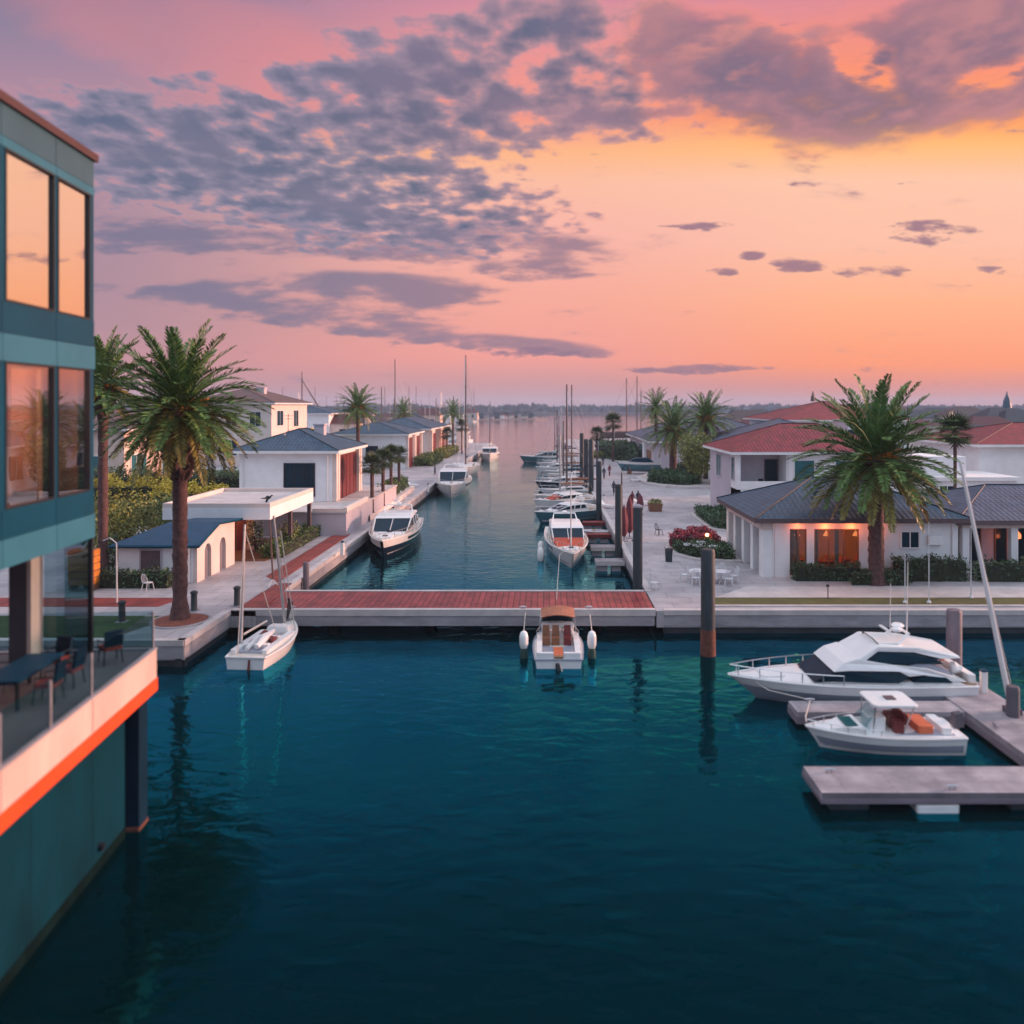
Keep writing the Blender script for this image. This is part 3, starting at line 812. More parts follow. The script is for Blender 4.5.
def hedge(label, pts, h, m='leaf', size=.24, dens=46, seed=1, z=QZ, group=None, name="hedge", cat="hedge"):
    """clipped but uneven hedge on a ground polygon: leaf shell round a dark twig core"""
    cx = sum(p[0] for p in pts) / len(pts); cy = sum(p[1] for p in pts) / len(pts)
    T = thing(name, label, cat, (cx, cy, z), 0, group)
    xs = [p[0] - cx for p in pts]; ys = [p[1] - cy for p in pts]
    loc = [(p[0] - cx, p[1] - cy) for p in pts]
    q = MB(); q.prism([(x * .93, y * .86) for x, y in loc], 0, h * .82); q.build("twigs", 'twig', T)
    def inpoly(x, y):
        r = False; j = len(loc) - 1
        for i in range(len(loc)):
            (xi, yi), (xj, yj) = loc[i], loc[j]
            if (yi > y) != (yj > y) and x < (xj - xi) * (y - yi) / (yj - yi) + xi: r = not r
            j = i
        return r
    ph = seed * 1.7
    top = lambda x, y: h * (1 + .16 * math.sin(2.1 * x + ph) * math.sin(1.7 * y + ph * 2) + .08 * math.sin(5.3 * x + ph))
    area = 0
    for i in range(len(loc)): area += loc[i][0] * loc[(i + 1) % len(loc)][1] - loc[(i + 1) % len(loc)][0] * loc[i][1]
    area = abs(area) / 2
    def inside(p):
        if not inpoly(p.x, p.y): return False
        tz = top(p.x, p.y)
        if p.z > tz: return False
        return p.z > tz * .74 or not inpoly(p.x * 1.12, p.y * 1.3)
    mb = MB()
    foliage(mb, inside, (min(xs), max(xs), min(ys), max(ys), .02, h * 1.25), int(min(9000, area * dens * (1 + h * .35))), size, seed)
    mb.build("foliage", m, T)
    return T

def shrub(label, loc, r, h, m='leaf', seed=1, n=1400, size=.22, group=None, name="shrub", cat="shrub", trunk=.0, lobes=5):
    T = thing(name, label, cat, loc, 0, group)
    rnd = random.Random(seed)
    q = MB()
    base = trunk
    for i in range(5):
        a = i * 1.26 + rnd.uniform(-.3, .3)
        q.tube([(0.04 * math.cos(a), .04 * math.sin(a), 0), (r * .2 * math.cos(a), r * .2 * math.sin(a), base + h * .25), (r * .55 * math.cos(a), r * .55 * math.sin(a), base + h * .62)], [.05 + r * .03, .04 + r * .02, .02], 5)
    q.build("stems" if not trunk else "trunk", 'trunk', T)
    L = [(Vector((rnd.uniform(-.45, .45) * r, rnd.uniform(-.45, .45) * r, base + h * rnd.uniform(.35, .7))), rnd.uniform(.42, .66)) for _ in range(lobes)]
    def inside(p):
        for c, k in L:
            dd = Vector(((p.x - c.x) / (r * k), (p.y - c.y) / (r * k), (p.z - c.z) / (h * k * .75))).length
            if .55 < dd < 1 + .12 * math.sin(7 * p.x + 5 * p.z): return True
        return False
    mb = MB(); foliage(mb, inside, (-r * 1.2, r * 1.2, -r * 1.2, r * 1.2, base * .7 + .03, base + h * 1.15), n, size, seed)
    mb.build("foliage" if not trunk else "crown", m, T)
    return T

# ------------------------------------------------------------------ building helpers
def hip_roof(parent, root, x0, x1, y0, y1, z, rise, tile, over=.6, thick=.26, fascia='trim', hip=None, name="roof", caps=True):
    """hipped roof over the rectangle (walls), eave at z; planes carry UV metres"""
    X0, X1, Y0, Y1 = x0 - over, x1 + over, y0 - over, y1 + over
    Wd, D = X1 - X0, Y1 - Y0
    h = hip if hip is not None else min(Wd, D) / 2
    if Wd >= D:
        a, c = Vector((X0 + h, (Y0 + Y1) / 2, z + rise)), Vector((X1 - h, (Y0 + Y1) / 2, z + rise))
    else:
        a, c = Vector(((X0 + X1) / 2, Y0 + h, z + rise)), Vector(((X0 + X1) / 2, Y1 - h, z + rise))
    p = [Vector((X0, Y0, z)), Vector((X1, Y0, z)), Vector((X1, Y1, z)), Vector((X0, Y1, z))]
    if Wd >= D: faces = [(p[0], p[1], c, a), (p[1], p[2], c), (p[2], p[3], a, c), (p[3], p[0], a)]
    else: faces = [(p[0], p[1], a), (p[1], p[2], c, a), (p[2], p[3], c), (p[3], p[0], a, c)]
    mb = MB()
    for f in faces:
        o, e = f[0], (f[1] - f[0]).normalized()
        nrm = (f[1] - f[0]).cross(f[2] - f[0]).normalized(); s = nrm.cross(e)
        mb.face(f, [((q - o).dot(e), (q - o).dot(s)) for q in f])
    me_root = root
    r = mb.build(name, tile, parent, me_root)
    q = MB(); q.box(X0 + .03, X1 - .03, Y0 + .03, Y1 - .03, z - thick, z - .006); q.build("eave", fascia, r, me_root)
    if caps:
        q = MB()
        up = Vector((0, 0, .03))
        for (s, e) in ((p[0], a), (p[3], a if Wd >= D else c), (p[1], c if Wd >= D else a), (p[2], c)):
            q.tube([s + up, e + up], .05, 6)
        if (a - c).length > .3: q.tube([a + up, c + up], .06, 6)
        q.build("ridge_cap", tile, r, me_root)
    return r

def win(parent, root, face, pos, a0, a1, z0, z1, glass='darkglass', frame='trim', nx=2, nz=1, fw=.09, name="window", pane="pane", sill=True):
    """window on a wall plane; face F looks to -y, R to +x, L to -x"""
    f, g = MB(), MB()
    def bx(m, u0, u1, w0, w1, o0, o1):
        if face == 'F': m.box(u0, u1, pos - o1, pos - o0, w0, w1)
        elif face == 'R': m.box(pos + o0, pos + o1, u0, u1, w0, w1)
        else: m.box(pos - o1, pos - o0, u0, u1, w0, w1)
    bx(f, a0 - fw, a0, z0 - fw, z1 + fw, -.03, .08); bx(f, a1, a1 + fw, z0 - fw, z1 + fw, -.03, .08)
    bx(f, a0, a1, z1, z1 + fw, -.03, .08); bx(f, a0, a1, z0 - fw, z0, -.03, .12 if sill else .08)
    for i in range(1, nx): u = a0 + (a1 - a0) * i / nx; bx(f, u - fw * .35, u + fw * .35, z0, z1, -.02, .065)
    for i in range(1, nz): w = z0 + (z1 - z0) * i / nz; bx(f, a0, a1, w - fw * .35, w + fw * .35, -.02, .06)
    fo = f.build(name, frame, parent, root)
    bx(g, a0, a1, z0, z1, -.02, .03)
    g.build(pane, glass, fo, root)
    return fo

def villa(name, label, x0, x1, y0, y1, zb, ze, roofm, rise, wallm='white', wins=(), over=.6, cat="house", group=None, hip=None, fascia='trim', caps=True):
    T = thing(name, label, cat, ((x0 + x1) / 2, (y0 + y1) / 2, zb), 0, group)
    q = MB(); q.box(x0, x1, y0, y1, zb, ze - .24); q.build("wall", wallm, T, T)
    hip_roof(T, T, x0, x1, y0, y1, ze, rise, roofm, over, hip=hip, fascia=fascia, caps=caps)
    for w in wins:
        kw = dict(w[-1]) if isinstance(w[-1], dict) else {}
        ww = w[:-1] if isinstance(w[-1], dict) else w
        f, a0, a1, z0, z1 = ww
        win(T, T, f, {'F': y0, 'R': x1, 'L': x0}[f], a0, a1, z0, z1, **kw)
    return T

def lampspot(loc, e, col=(1, .36, .12), r=.12, parent=None):
    l = bpy.data.lights.new("lamp_light", 'POINT'); l.energy = e; l.color = col; l.shadow_soft_size = r
    o = bpy.data.objects.new("lamp_light", l); o.location = loc; COL.objects.link(o)
    if parent: o.parent = parent; o.location = Vector(loc) - Vector(parent.location)
    return o

# ------------------------------------------------------------------ the waterside building at left
C0 = (-13.54, 24.0, 0)
ofc = thing("waterside_building", "tall teal clad building with sunset lit windows and an orange edged terrace", "building", C0, math.atan2(.096, .995))
YB = -19.0
def part(mb, nm, m, par=None): return mb.build(nm, m, par or ofc)
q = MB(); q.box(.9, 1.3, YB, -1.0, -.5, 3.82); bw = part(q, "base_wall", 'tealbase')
for s in range(3, 19, 3):
    q = MB(); q.box(1.298, 1.306, -s - .012, -s + .012, .35, 3.8); part(q, "wall_joint", 'navypillar', bw)
q = MB(); q.box(1.299, 1.312, YB, -1.0, -.4, .30); part(q, "tide_band", 'weedband', bw)
q = MB(); q.tube([(1.28, -2.6, .62), (1.42, -2.6, .60)], .11, 10); part(q, "outlet_pipe", 'black', bw)
q = MB(); q.box(1.0, 1.58, -.66, -.06, -.5, 3.82, .03); o = part(q, "pillar", 'navypillar')
q = MB(); q.box(.93, 1.60, -.72, -.04, -.12, .10, .03); part(q, "pillar_foot", 'rust', o)
q = MB(); q.box(-10, 1.75, YB, .17, 4.215, 5.08); sl_ = part(q, "terrace_slab", 'slabpeach')
q = MB(); q.box(-10, 1.775, YB, .195, 3.83, 4.21); part(q, "orange_band", 'slaborange', sl_)
q = MB()
for s in (4.0, 8.0, 12.0): q.box(1.748, 1.756, -s - .012, -s + .012, 4.22, 5.06)
part(q, "edge_seam", 'columndark', sl_)
q = MB(); q.box(-10, 1.60, YB, .02, 5.082, 5.10); part(q, "terrace_floor", 'floorbrown', sl_)
q = MB(); q.box(1.61, 1.77, YB, .19, 5.085, 5.13); q.box(-10, 1.60, .03, .19, 5.085, 5.13); part(q, "edge_trim", 'quayface', sl_)
posts = [.0, 4.0, 6.0, 8.0, 10.0, 12.0, 14.0, 16.0]
for i, s in enumerate(posts):
    q = MB(); q.box(1.66, 1.71, -s + .04, -s + .09, 5.13, 6.22); part(q, "railing_post", 'quayface')
    if i < len(posts) - 1:
        q = MB(); q.box(1.68, 1.69, -posts[i + 1] + .10, -s + .03, 5.16, 6.26); part(q, "railing_glass", 'rail_glass')
for x in (-1.6, -5.0):
    q = MB(); q.box(x - .025, x + .025, .08, .13, 5.13, 6.22); part(q, "railing_post", 'quayface')
q = MB(); q.box(-9.9, 1.66, .10, .112, 5.16, 6.26); part(q, "railing_glass", 'rail_glass')
# storeys
bays = [0.25, 2.12, 2.30, 4.62, 4.95, 7.1, 7.28, 9.5, 9.85, 12.1, 12.28, 14.5]
bands = [(19.80, 20.02, 'coping_red', .10), (19.02, 19.79, 'tealpanel', 0), (18.76, 19.0, 'tealpale', .015), (14.26, 15.02, 'navypanel', .01), (13.57, 14.24, 'tealpale', .03), (9.26, 9.95, 'navypanel', .01), (8.54, 9.24, 'tealpale', .03)]
seams = [0, 2.21, 4.78, 7.19, 9.67, 12.19, 14.6, 19]
for z0, z1, m, pr in bands:
    q = MB()
    if m == 'coping_red': q.box(-14, pr, YB, pr, z0, z1)
    else:
        for s0, s1 in zip(seams, seams[1:]): q.box(-.3, pr, -s1 + .012, -s0 - .012 if s0 else pr, z0, z1)
        q.box(-14, -.32, -.3, pr, z0, z1)
    part(q, "coping" if m == 'coping_red' else "cladding_band", m)
q = MB()
for z0, z1 in ((8.6, 9.9), (13.6, 15.0), (18.7, 19.85)): q.box(-14, -.03, YB, -.03, z0, z1)
part(q, "floor_slab", 'navypanel')
for z0, z1 in ((9.95, 13.57), (15.02, 18.76)):
    q = MB()
    q.box(-.32, .0, -bays[0], .0, z0, z1); part(q, "corner_column", 'navypanel')
    for a, c in ((bays[i], bays[i + 1]) for i in range(1, len(bays) - 1, 2)):
        q = MB(); q.box(-.30, .0, -c, -a, z0 + .001, z1 - .001); part(q, "mullion", 'navypanel')
    q = MB(); q.box(-.3, 0, YB, -bays[-1], z0, z1); part(q, "corner_column", 'navypanel')
    q = MB(); q.box(-14, -.34, -.26, -.04, z0, z1); q.box(-4.2, -4.0, YB, -.3, z0, z1); part(q, "room_wall", 'inside')
    for y in (-1.6, -4.2, -7.4):
        q = MB(); q.box(-2.0, -1.6, y - .25, y + .25, z0, z1); part(q, "room_column", 'curtain')
    q = MB(); q.blob((-2.6, -3.0, z1 - .35), .16, .16, .10, 1, 2, 0); part(q, "room_lamp", 'glowsoft')
    l_ = lampspot((0, 0, 0), 150 if z0 > 12 else 420, (1, .55, .36), .3); l_.parent = ofc; l_.location = (-2.6, -3.0, z1 - .6)
    for i in range(0, len(bays), 2):
        a, c = bays[i], bays[i + 1]
        f = MB()
        f.box(-.12, .02, -a - .05, -a + .0, z0, z1); f.box(-.12, .02, -c, -c + .05, z0, z1)
        f.box(-.12, .02, -c + .05, -a - .05, z0, z0 + .06); f.box(-.12, .02, -c + .05, -a - .05, z1 - .06, z1)
        fo = part(f, "window", 'black')
        g = MB(); g.box(-.075, -.055, -c + .05, -a - .05, z0 + .06, z1 - .06); part(g, "pane", 'mirror' if z0 > 12 else 'mirror_low', fo)
        if i in (0, 2):
            g = MB()
            for k in range(5): g.box(-.62, -.52, -c + .15 + k * .12, -c + .25 + k * .12, z0 + .02, z1 - .1)
            part(g, "curtain", 'curtain', fo)
# open ground floor
for x, w in ((-1.75, .5), (-3.9, .5), (-6.6, .5)):
    q = MB(); q.box(x - w / 2, x + w / 2, -.75, -.15, 5.1, 8.6); cc = part(q, "column", 'columndark')
    q = MB(); q.box(x + w / 2 + .003, x + w / 2 + .12, -.78, -.12, 5.1, 8.58); part(q, "pilaster", 'peach', cc)  # peach slab paints the warm sunlit side onto the dark column
q = MB(); q.box(-.12, .0, -.12, .0, 5.1, 8.54); part(q, "corner_post", 'black')
q = MB(); q.box(-1.38, -.13, -.07, -.05, 5.1, 8.54); part(q, "glass_screen", 'room_glass')
q = MB(); q.box(-.07, -.05, -1.6, -.13, 5.1, 8.54); part(q, "glass_screen", 'room_glass')
q = MB(); q.box(-9.8, -9.6, YB, 0, 5.1, 8.6); q.box(-9.6, -5.0, -9.2, -9.0, 5.1, 8.6); part(q, "back_wall", 'inside')
for y in (-9, -14):
    q = MB(); q.box(-1.2, -.7, y - .25, y + .25, 5.1, 8.6); part(q, "column", 'columndark')

# terrace furniture (world positions through the building's rotation)
rz0 = math.atan2(.096, .995)
def oloc(x, y, z):
    c, s = math.cos(rz0), math.sin(rz0)
    return (C0[0] + x * c - y * s, C0[1] + x * s + y * c, z)
def cafe_table(label, loc, rz, L, Wd, m='navypanel', group=None, leg='black'):
    T = thing("terrace_table", label, "table", loc, rz, group)
    q = MB(); q.box(-L / 2, L / 2, -Wd / 2, Wd / 2, .71, .76, .03); q.build("tabletop", m, T)
    q = MB(); q.box(-L / 2 + .08, L / 2 - .08, -Wd / 2 + .08, Wd / 2 - .08, .63, .709); q.build("apron", leg, T)
    for sx in (-1, 1):
        for sy in (-1, 1):
            q = MB(); q.box(sx * (L / 2 - .1) - .035, sx * (L / 2 - .1) + .035, sy * (Wd / 2 - .1) - .035, sy * (Wd / 2 - .1) + .035, 0, .63); q.build("leg", leg, T)
    return T
def chair(name, label, loc, rz, seat='redseat', frame='black', group=None, back=None):
    T = thing(name, label, "chair", loc, rz, group)
    q = MB(); q.box(-.25, .25, -.25, .25, .40, .50, .05); q.build("seat", seat, T)
    q = MB(); q.solid([(-.24, .20, .52), (.24, .20, .52), (.24, .28, .52), (-.24, .28, .52)], [(-.24, .27, .98), (.24, .27, .98), (.24, .34, .98), (-.24, .34, .98)]); q.build("backrest", back or seat, T)
    for sx in (-1, 1):
        for sy in (-1, 1):
            q = MB(); q.tube([(sx * .22, sy * .22, .40), (sx * .25, sy * .26, 0)], .022, 5); q.build("leg", frame, T)
        q = MB(); q.tube([(sx * .27, -.2, .42), (sx * .27, -.2, .66), (sx * .27, .26, .68)], .02, 5); q.build("armrest", frame, T)
    return T
cafe_table("long dark blue table on the orange edged terrace", oloc(-.05, -3.7, 5.1), rz0 + R(90), 2.2, .95)
ch = [(.72, -3.0, -95, "red cushioned chair at the near right side of the dark terrace table"), (.74, -4.1, -88, "red cushioned chair nearest the camera along the terrace railing"),
      (-.05, -2.1, -20, "red cushioned chair at the far end of the dark terrace table"), (-.85, -3.3, 92, "red cushioned chair on the inner side of the dark terrace table"), (.95, -1.1, -140, "lone red cushioned chair by the glass corner of the terrace railing")]
c0 = None
for x, y, a, lb in ch:
    if c0 is None:
        c0 = chair("terrace_chair", lb, oloc(x, y, 5.1), rz0 + R(a), group="red cushioned chairs on the terrace", back='navypillar')
    else: dup(c0, oloc(x, y, 5.1), rz0 + R(a), lb)

# ------------------------------------------------------------------ left bank buildings
# cottage with the arched gable wall
T = thing("arched_cottage", "small white cottage with a blue roof and two arched doorways", "cottage", (-24.5, 53.6, QZ))
cx0, cx1, cy0, cy1, ce = -27.0, -22.0, 50.6, 56.7, 3.75
q = MB(); q.box(cx0, cx1 - .25, cy0, cy1, QZ, ce)
q.build("wall", 'white', T, T)
q = MB()
yr, zr = 53.4, 4.62
arches = [(51.7, 52.75), (54.1, 55.15)]
top = lambda y: ce - .05 + (zr - ce) * max(0, 1 - abs(y - yr) / (yr - cy0)) if y < yr else zr - .05 - (y - yr) * .10
ys = [cy0]
for a, c in arches: ys += [a, c]
ys.append(cy1)
for i in range(0, len(ys), 2):
    a, c = ys[i], ys[i + 1]
    n = 6
    for k in range(n):
        u, v = a + (c - a) * k / n, a + (c - a) * (k + 1) / n
        q.vprism([(u, QZ), (v, QZ), (v, top(v)), (u, top(u))], 'y', cx1 - .248, cx1)
for a, c in arches:
    n = 10; m_, r_ = (a + c) / 2, (c - a) / 2; zs = 2.95
    for k in range(n):
        u, v = a + (c - a) * k / n, a + (c - a) * (k + 1) / n
        zu = zs + math.sqrt(max(0, r_ ** 2 - (u - m_) ** 2)); zv = zs + math.sqrt(max(0, r_ ** 2 - (v - m_) ** 2))
        q.vprism([(u, zu), (v, zv), (v, top(v)), (u, top(u))], 'y', cx1 - .248, cx1)
q.build("gable_wall", 'cream', T, T)
for a, c in arches:
    d_ = MB(); d_.box(cx1 - .24, cx1 - .2, a - .02, c + .02, QZ, 3.6); d_.build("arched_door", 'archdoor', T, T)
q = MB()
def slope(q, pts):
    o, e = Vector(pts[0]), (Vector(pts[1]) - Vector(pts[0])).normalized()
    nrm = (Vector(pts[1]) - o).cross(Vector(pts[2]) - o).normalized(); s = nrm.cross(e)
    q.face(pts, [((Vector(p) - o).dot(e), (Vector(p) - o).dot(s)) for p in pts])
ex0, ex1 = cx0 - .35, cx1 + .28
for dz in (0,):
    slope(q, [(ex0, cy0 - .45, ce - .06), (ex1, cy0 - .45, ce - .06), (ex1, yr, zr + .08), (ex0 + 2.3, yr, zr + .08)])
    slope(q, [(ex1, yr, zr + .08), (ex1, cy1 + .7, zr - .22), (ex0 + 2.3, cy1 + .7, zr - .22), (ex0 + 2.3, yr, zr + .08)])
    slope(q, [(ex0, cy1 + .5, ce - .06), (ex0, cy0 - .45, ce - .06), (ex0 + 2.3, yr, zr + .08), (ex0 + 2.3, cy1 + .7, zr - .22)])
rf = q.build("roof", 'blueroof', T, T)
q = MB()
q.tube([(ex1, cy0 - .47, ce - .13), (ex1, yr, zr + .0), (ex1, cy1 + .7, zr - .30)], .10, 5); q.tube([(ex0, cy0 - .46, ce - .13), (ex1, cy0 - .46, ce - .13)], .10, 5)
q.build("roof_edge", 'navypanel', rf, T)
win(T, T, 'F', cy0, -25.55, -24.3, 2.05, 3.3, 'shutter', 'mauve', 1, 1)

# flat roofed pavilion
T = thing("pavilion", "open pavilion with a thick flat white roof on slim posts", "pavilion", (-23.5, 62.5, QZ))
q = MB(); q.box(-27.4, -19.7, 57.3, 68, 4.28, 5.15); sl2 = q.build("roof_slab", 'white', T, T)
q = MB(); q.box(-27.4, -19.7, 57.3, 57.55, 5.15, 5.45); q.box(-27.4, -19.7, 67.75, 68, 5.15, 5.45); q.box(-27.4, -27.15, 57.55, 67.75, 5.15, 5.45); q.box(-19.95, -19.7, 57.55, 67.75, 5.15, 5.45)
q.build("parapet", 'cream', sl2, T)
q = MB(); q.box(-27.1, -20, 57.6, 67.7, 5.152, 5.17); q.build("roof_membrane", 'coping', sl2, T)
for x, y in ((-19.95, 67.7), (-19.95, 62.6), (-23.4, 57.6)):
    q = MB(); q.box(x - .14, x + .14, y - .14, y + .14, QZ, 4.28); q.build("post", 'shutter' if y > 60 else 'trim', T, T)
q = MB(); q.box(-27.3, -22.6, 61.9, 62.2, QZ, 4.27); q.build("rear_wall", 'peach', T, T)
for x in (-24.2, -23.5):
    q = MB(); q.box(x - .3, x + .3, 61.78, 61.89, QZ, 3.9); q.build("red_door", 'redwood', T, T)
q = MB(); q.box(-27.2, -20.1, 57.6, 67.6, QZ + .01, QZ + .05); q.build("floor", 'brownwood', T, T)
lampspot((-24.6, 60.6, 3.6), 60, parent=T)
q = MB(); q.blob((-24.6, 60.6, 3.75), .12, .12, .12, 1, 2, 0); q.build("lamp", 'glow', T, T)
q = MB()
q.tube([(-21.0, 60.2, 5.2), (-20.85, 60.1, 5.45), (-20.55, 60.0, 5.6)], [.06, .1, .05], 6); q.blob((-20.8, 60.1, 5.55), .2, .12, .14, 3, 2, .1)
q.tube([(-21.0, 60.1, 5.5), (-21.4, 60.2, 5.48)], [.07, .02], 5); q.tube([(-20.62, 60.05, 5.6), (-20.5, 60.02, 5.72), (-20.38, 60.0, 5.7)], [.06, .06, .02], 5)
q.tube([(-20.8, 60.06, 5.45), (-20.8, 60.06, 5.17)], .015, 4)
tag(q.build("gull", 'black', loc=(-20.8, 60.1, 5.17)), "dark bird perched on the flat white pavilion roof", "bird")

# raised villa L2 on its plinth
T = thing("plinth_terrace", "raised pink walled terrace below the near blue roofed villa", "terrace", (-24, 82, QZ))
q = MB(); q.box(-31, -17.1, 68.8, 92, QZ, 3.18); q.build("retaining_wall", 'mauve', T, T)
q = MB(); q.box(-31.02, -16.98, 68.7, 92.1, 3.185, 3.32); q.build("coping", 'coping', T, T)
q = MB(); q.box(-17.28, -17.0, 68.72, 77, 3.325, 3.7); q.box(-20.0, -17.29, 68.72, 69, 3.325, 3.6); q.build("parapet", 'cream', T, T)
T = villa("blue_roof_villa", "white villa with a dark blue hip roof and red folding doors on a raised terrace", -29.0, -20.2, 75.9, 86.6, 3.33, 8.2, 'slate', 1.9, 'white',
          [('F', -24.7, -21.9, 3.9, 6.9, dict(nx=3, frame='black'))], .85, hip=4.8)
def red_doors(T, x, y0, y1, z0, z1, n, m='redwood'):
    q = MB(); q.box(x, x + .06, y0, y1, z0, z1); q.build("door_recess", 'shutter', T, T)
    for k in range(n):
        a = y0 + (y1 - y0) * k / n; w = (y1 - y0) / n
        q = MB(); q.solid([(x + .07, a + .06, z0), (x + .22, a + .10, z0), (x + .22, a + w - .10, z0), (x + .07, a + w - .06, z0)], [(x + .07, a + .06, z1 - .05), (x + .22, a + .10, z1 - .05), (x + .22, a + w - .10, z1 - .05), (x + .07, a + w - .06, z1 - .05)])
        q.build("folding_door", m, T, T)
def pilasters(T, x, ys, z0, z1, w=.5, m='cream', out=.4):
    for y in ys:
        q = MB(); q.box(x - .1, x + out, y, y + w, z0, z1); q.build("pilaster", m, T, T)
red_doors(T, -20.2, 77.4, 85.0, 3.35, 7.6, 5)
pilasters(T, -20.2, (76.0, 76.75, 85.2, 86.0), 3.34, 7.94, .6)

T = villa("second_villa", "second white villa along the quay with a dark blue roof and red doors", -37, -24.6, 141, 158, QZ, 7.4, 'slate', 2.0, 'white',
          [('F', -31.5, -29.5, 2.5, 5.2, dict(nx=2, frame='black'))], .8)
red_doors(T, -24.6, 142.6, 147.5, QZ, 6.6, 3)
red_doors(T, -24.6, 150.5, 156, QZ, 6.6, 3)
pilasters(T, -24.6, (141.1, 148.2, 149.4, 156.6), QZ, 7.1, .7, 'cream', .5)
T = villa("third_villa", "third villa along the quay with a low dark roof and a peach portal", -37, -24.2, 166, 196, QZ, 7.6, 'slate', 2.2, 'cream',
          [('F', -31, -28, 2.5, 5, dict(frame='black'))], .8)
red_doors(T, -24.2, 168, 176, QZ, 6.4, 4)
red_doors(T, -24.2, 183, 191, QZ, 6.4, 4)
pilasters(T, -24.2, (166.2, 177.5, 180.5, 192), QZ, 7.2, 1.0, 'peach', .8)
# white arched portal at the end of the bank
T = thing("portal_arch", "pale arched portal at the far end of the left bank", "archway", (-21, 205, QZ))
q = MB()
for k in range(16):
    a, c = math.pi * k / 16, math.pi * (k + 1) / 16
    f = lambda t, r: (205 + 0 * t - 6 * math.cos(t) * r, QZ + 5 + 2.2 * math.sin(t) * r)
    q.vprism([f(a, .84), f(c, .84), f(c, 1.05), f(a, 1.05)], 'y', -22, -20.4)
q.build("arch", 'cream', T, T)
for y in (199, 211):
    q = MB(); q.box(-22, -20.4, y - .5, y + .5, QZ, QZ + 4.99); q.build("pier", 'cream', T, T)

# apartment blocks at the back left
T = villa("peach_apartment_block", "peach apartment block with a brown roof far behind the big left palm", -66, -50.6, 148, 170, QZ, 12.9, 'browntile', 2.8, 'cream',
          [('R', 151, 154.5, 8.6, 11.4, dict(nx=2)), ('R', 161, 164, 8.2, 11.4, dict(nx=2)), ('R', 151, 154, 3, 6), ('F', -64, -62, 8.6, 11.2), ('F', -59, -57, 8.6, 11.2), ('F', -54.6, -52.6, 8.6, 11.2), ('F', -59, -57, 3.2, 6)], 1.0)
q = MB(); q.box(-50.6, -48.8, 157, 169, 6.4, 6.7); bc = q.build("balcony", 'peach', T, T)
q = MB(); q.box(-49.1, -48.85, 157, 169, 6.71, 7.7); q.build("balcony_planter", 'leafyellow', bc, T)
T = villa("pink_house", "pink house wall with a teal window behind the left shrubbery", -64, -48.4, 92, 112, QZ, 9.8, 'browntile', 2.4, 'peach',
          [('R', 93.5, 97.0, 3.9, 6.6, dict(glass='tealglass', nx=3)), ('F', -52.2, -50.2, 3.6, 6.6, dict(glass='tealglass')), ('F', -58, -56, 3.6, 6.6, dict(glass='tealglass')), ('R', 101, 104, 3.9, 6.6, dict(glass='tealglass', nx=2))], .8)
villa("white_back_house", "low white house with a dark roof between the apartment block and the palm", -80, -60, 222, 246, QZ, 10.2, 'slate', 2.5, 'white',
      [('F', -78, -75, 4, 8), ('F', -70, -66, 4, 8), ('R', 226, 232, 4, 8)], 1.0)

# ------------------------------------------------------------------ right bank buildings
T = thing("tiled_restaurant", "low restaurant with a dark blue tiled roof, arcade and orange lit windows", "restaurant", (25, 57, QZ))
x0, x1, y0, y1, ez = 14.2, 27.0, 52.3, 62.6, 5.15
ops = [(16.0, 17.12, QZ + .1, 4.4), (17.6, 20.55, 1.75, 4.4), (21.15, 22.2, 1.75, 4.4)]
def wall_front(q, xa, xb, y, th, z0, z1, ops):
    xs = xa
    for a, c, w0, w1 in ops:
        q.box(xs, a, y, y + th, z0, z1)
        if w0 > z0 + .01: q.box(a, c, y, y + th, z0, w0)
        q.box(a, c, y, y + th, w1, z1); xs = c
    q.box(xs, xb, y, y + th, z0, z1)
q = MB(); wall_front(q, 15.0, x1, y0, .3, QZ, ez - .25, ops); q.build("front_wall", 'white', T, T)
q = MB(); q.box(x1 - .3, x1, y0 + .3, y1, QZ, ez - .25); q.box(15.9, x1 - .3, y1 - .3, y1, QZ, ez - .25); q.build("rear_wall", 'white', T, T)
q = MB(); q.box(15.9, 16.15, y0 + .3, y1 - .3, QZ, ez - .25); q.build("arcade_wall", 'mauve', T, T)
for a in (53.5, 56.0, 58.6):
    q = MB(); q.box(15.80, 15.895, a - .1, a + 1.7, QZ, 4.1); dr = q.build("door", 'redwood', T, T)
    q = MB(); q.box(15.76, 15.798, a + .05, a + .72, 1.6, 3.8); q.box(15.76, 15.798, a + .88, a + 1.55, 1.6, 3.7); q.build("door_pane", 'darkglass', dr, T)
for a, w in ((52.3, .8), (54.75, .6), (57.25, .6), (59.75, .6), (62.0, .6)):
    q = MB(); q.box(14.2, 14.99, a, a + w, QZ, 4.3, .03); q.build("pier", 'white', T, T)
q = MB(); q.box(14.2, 14.99, 52.3, 62.6, 4.305, ez - .25); q.build("lintel", 'cream', T, T)
hip_roof(T, T, 14.2, 27.0, 52.3, 62.6, ez, 2.15, 'slate', .65, .3, 'shutter', hip=5.6)
q = MB(); q.box(16.2, 26.6, 57.4, 57.6, QZ, 4.85); q.build("room_wall", 'inside', T, T)
q = MB(); q.box(16.2, 26.6, 52.65, 57.4, QZ + .02, QZ + .06); q.build("room_floor", 'brownwood', T, T)
q = MB(); q.box(16.2, 26.6, 52.65, 57.4, 4.78, 4.85); q.build("ceiling", 'inside', T, T)
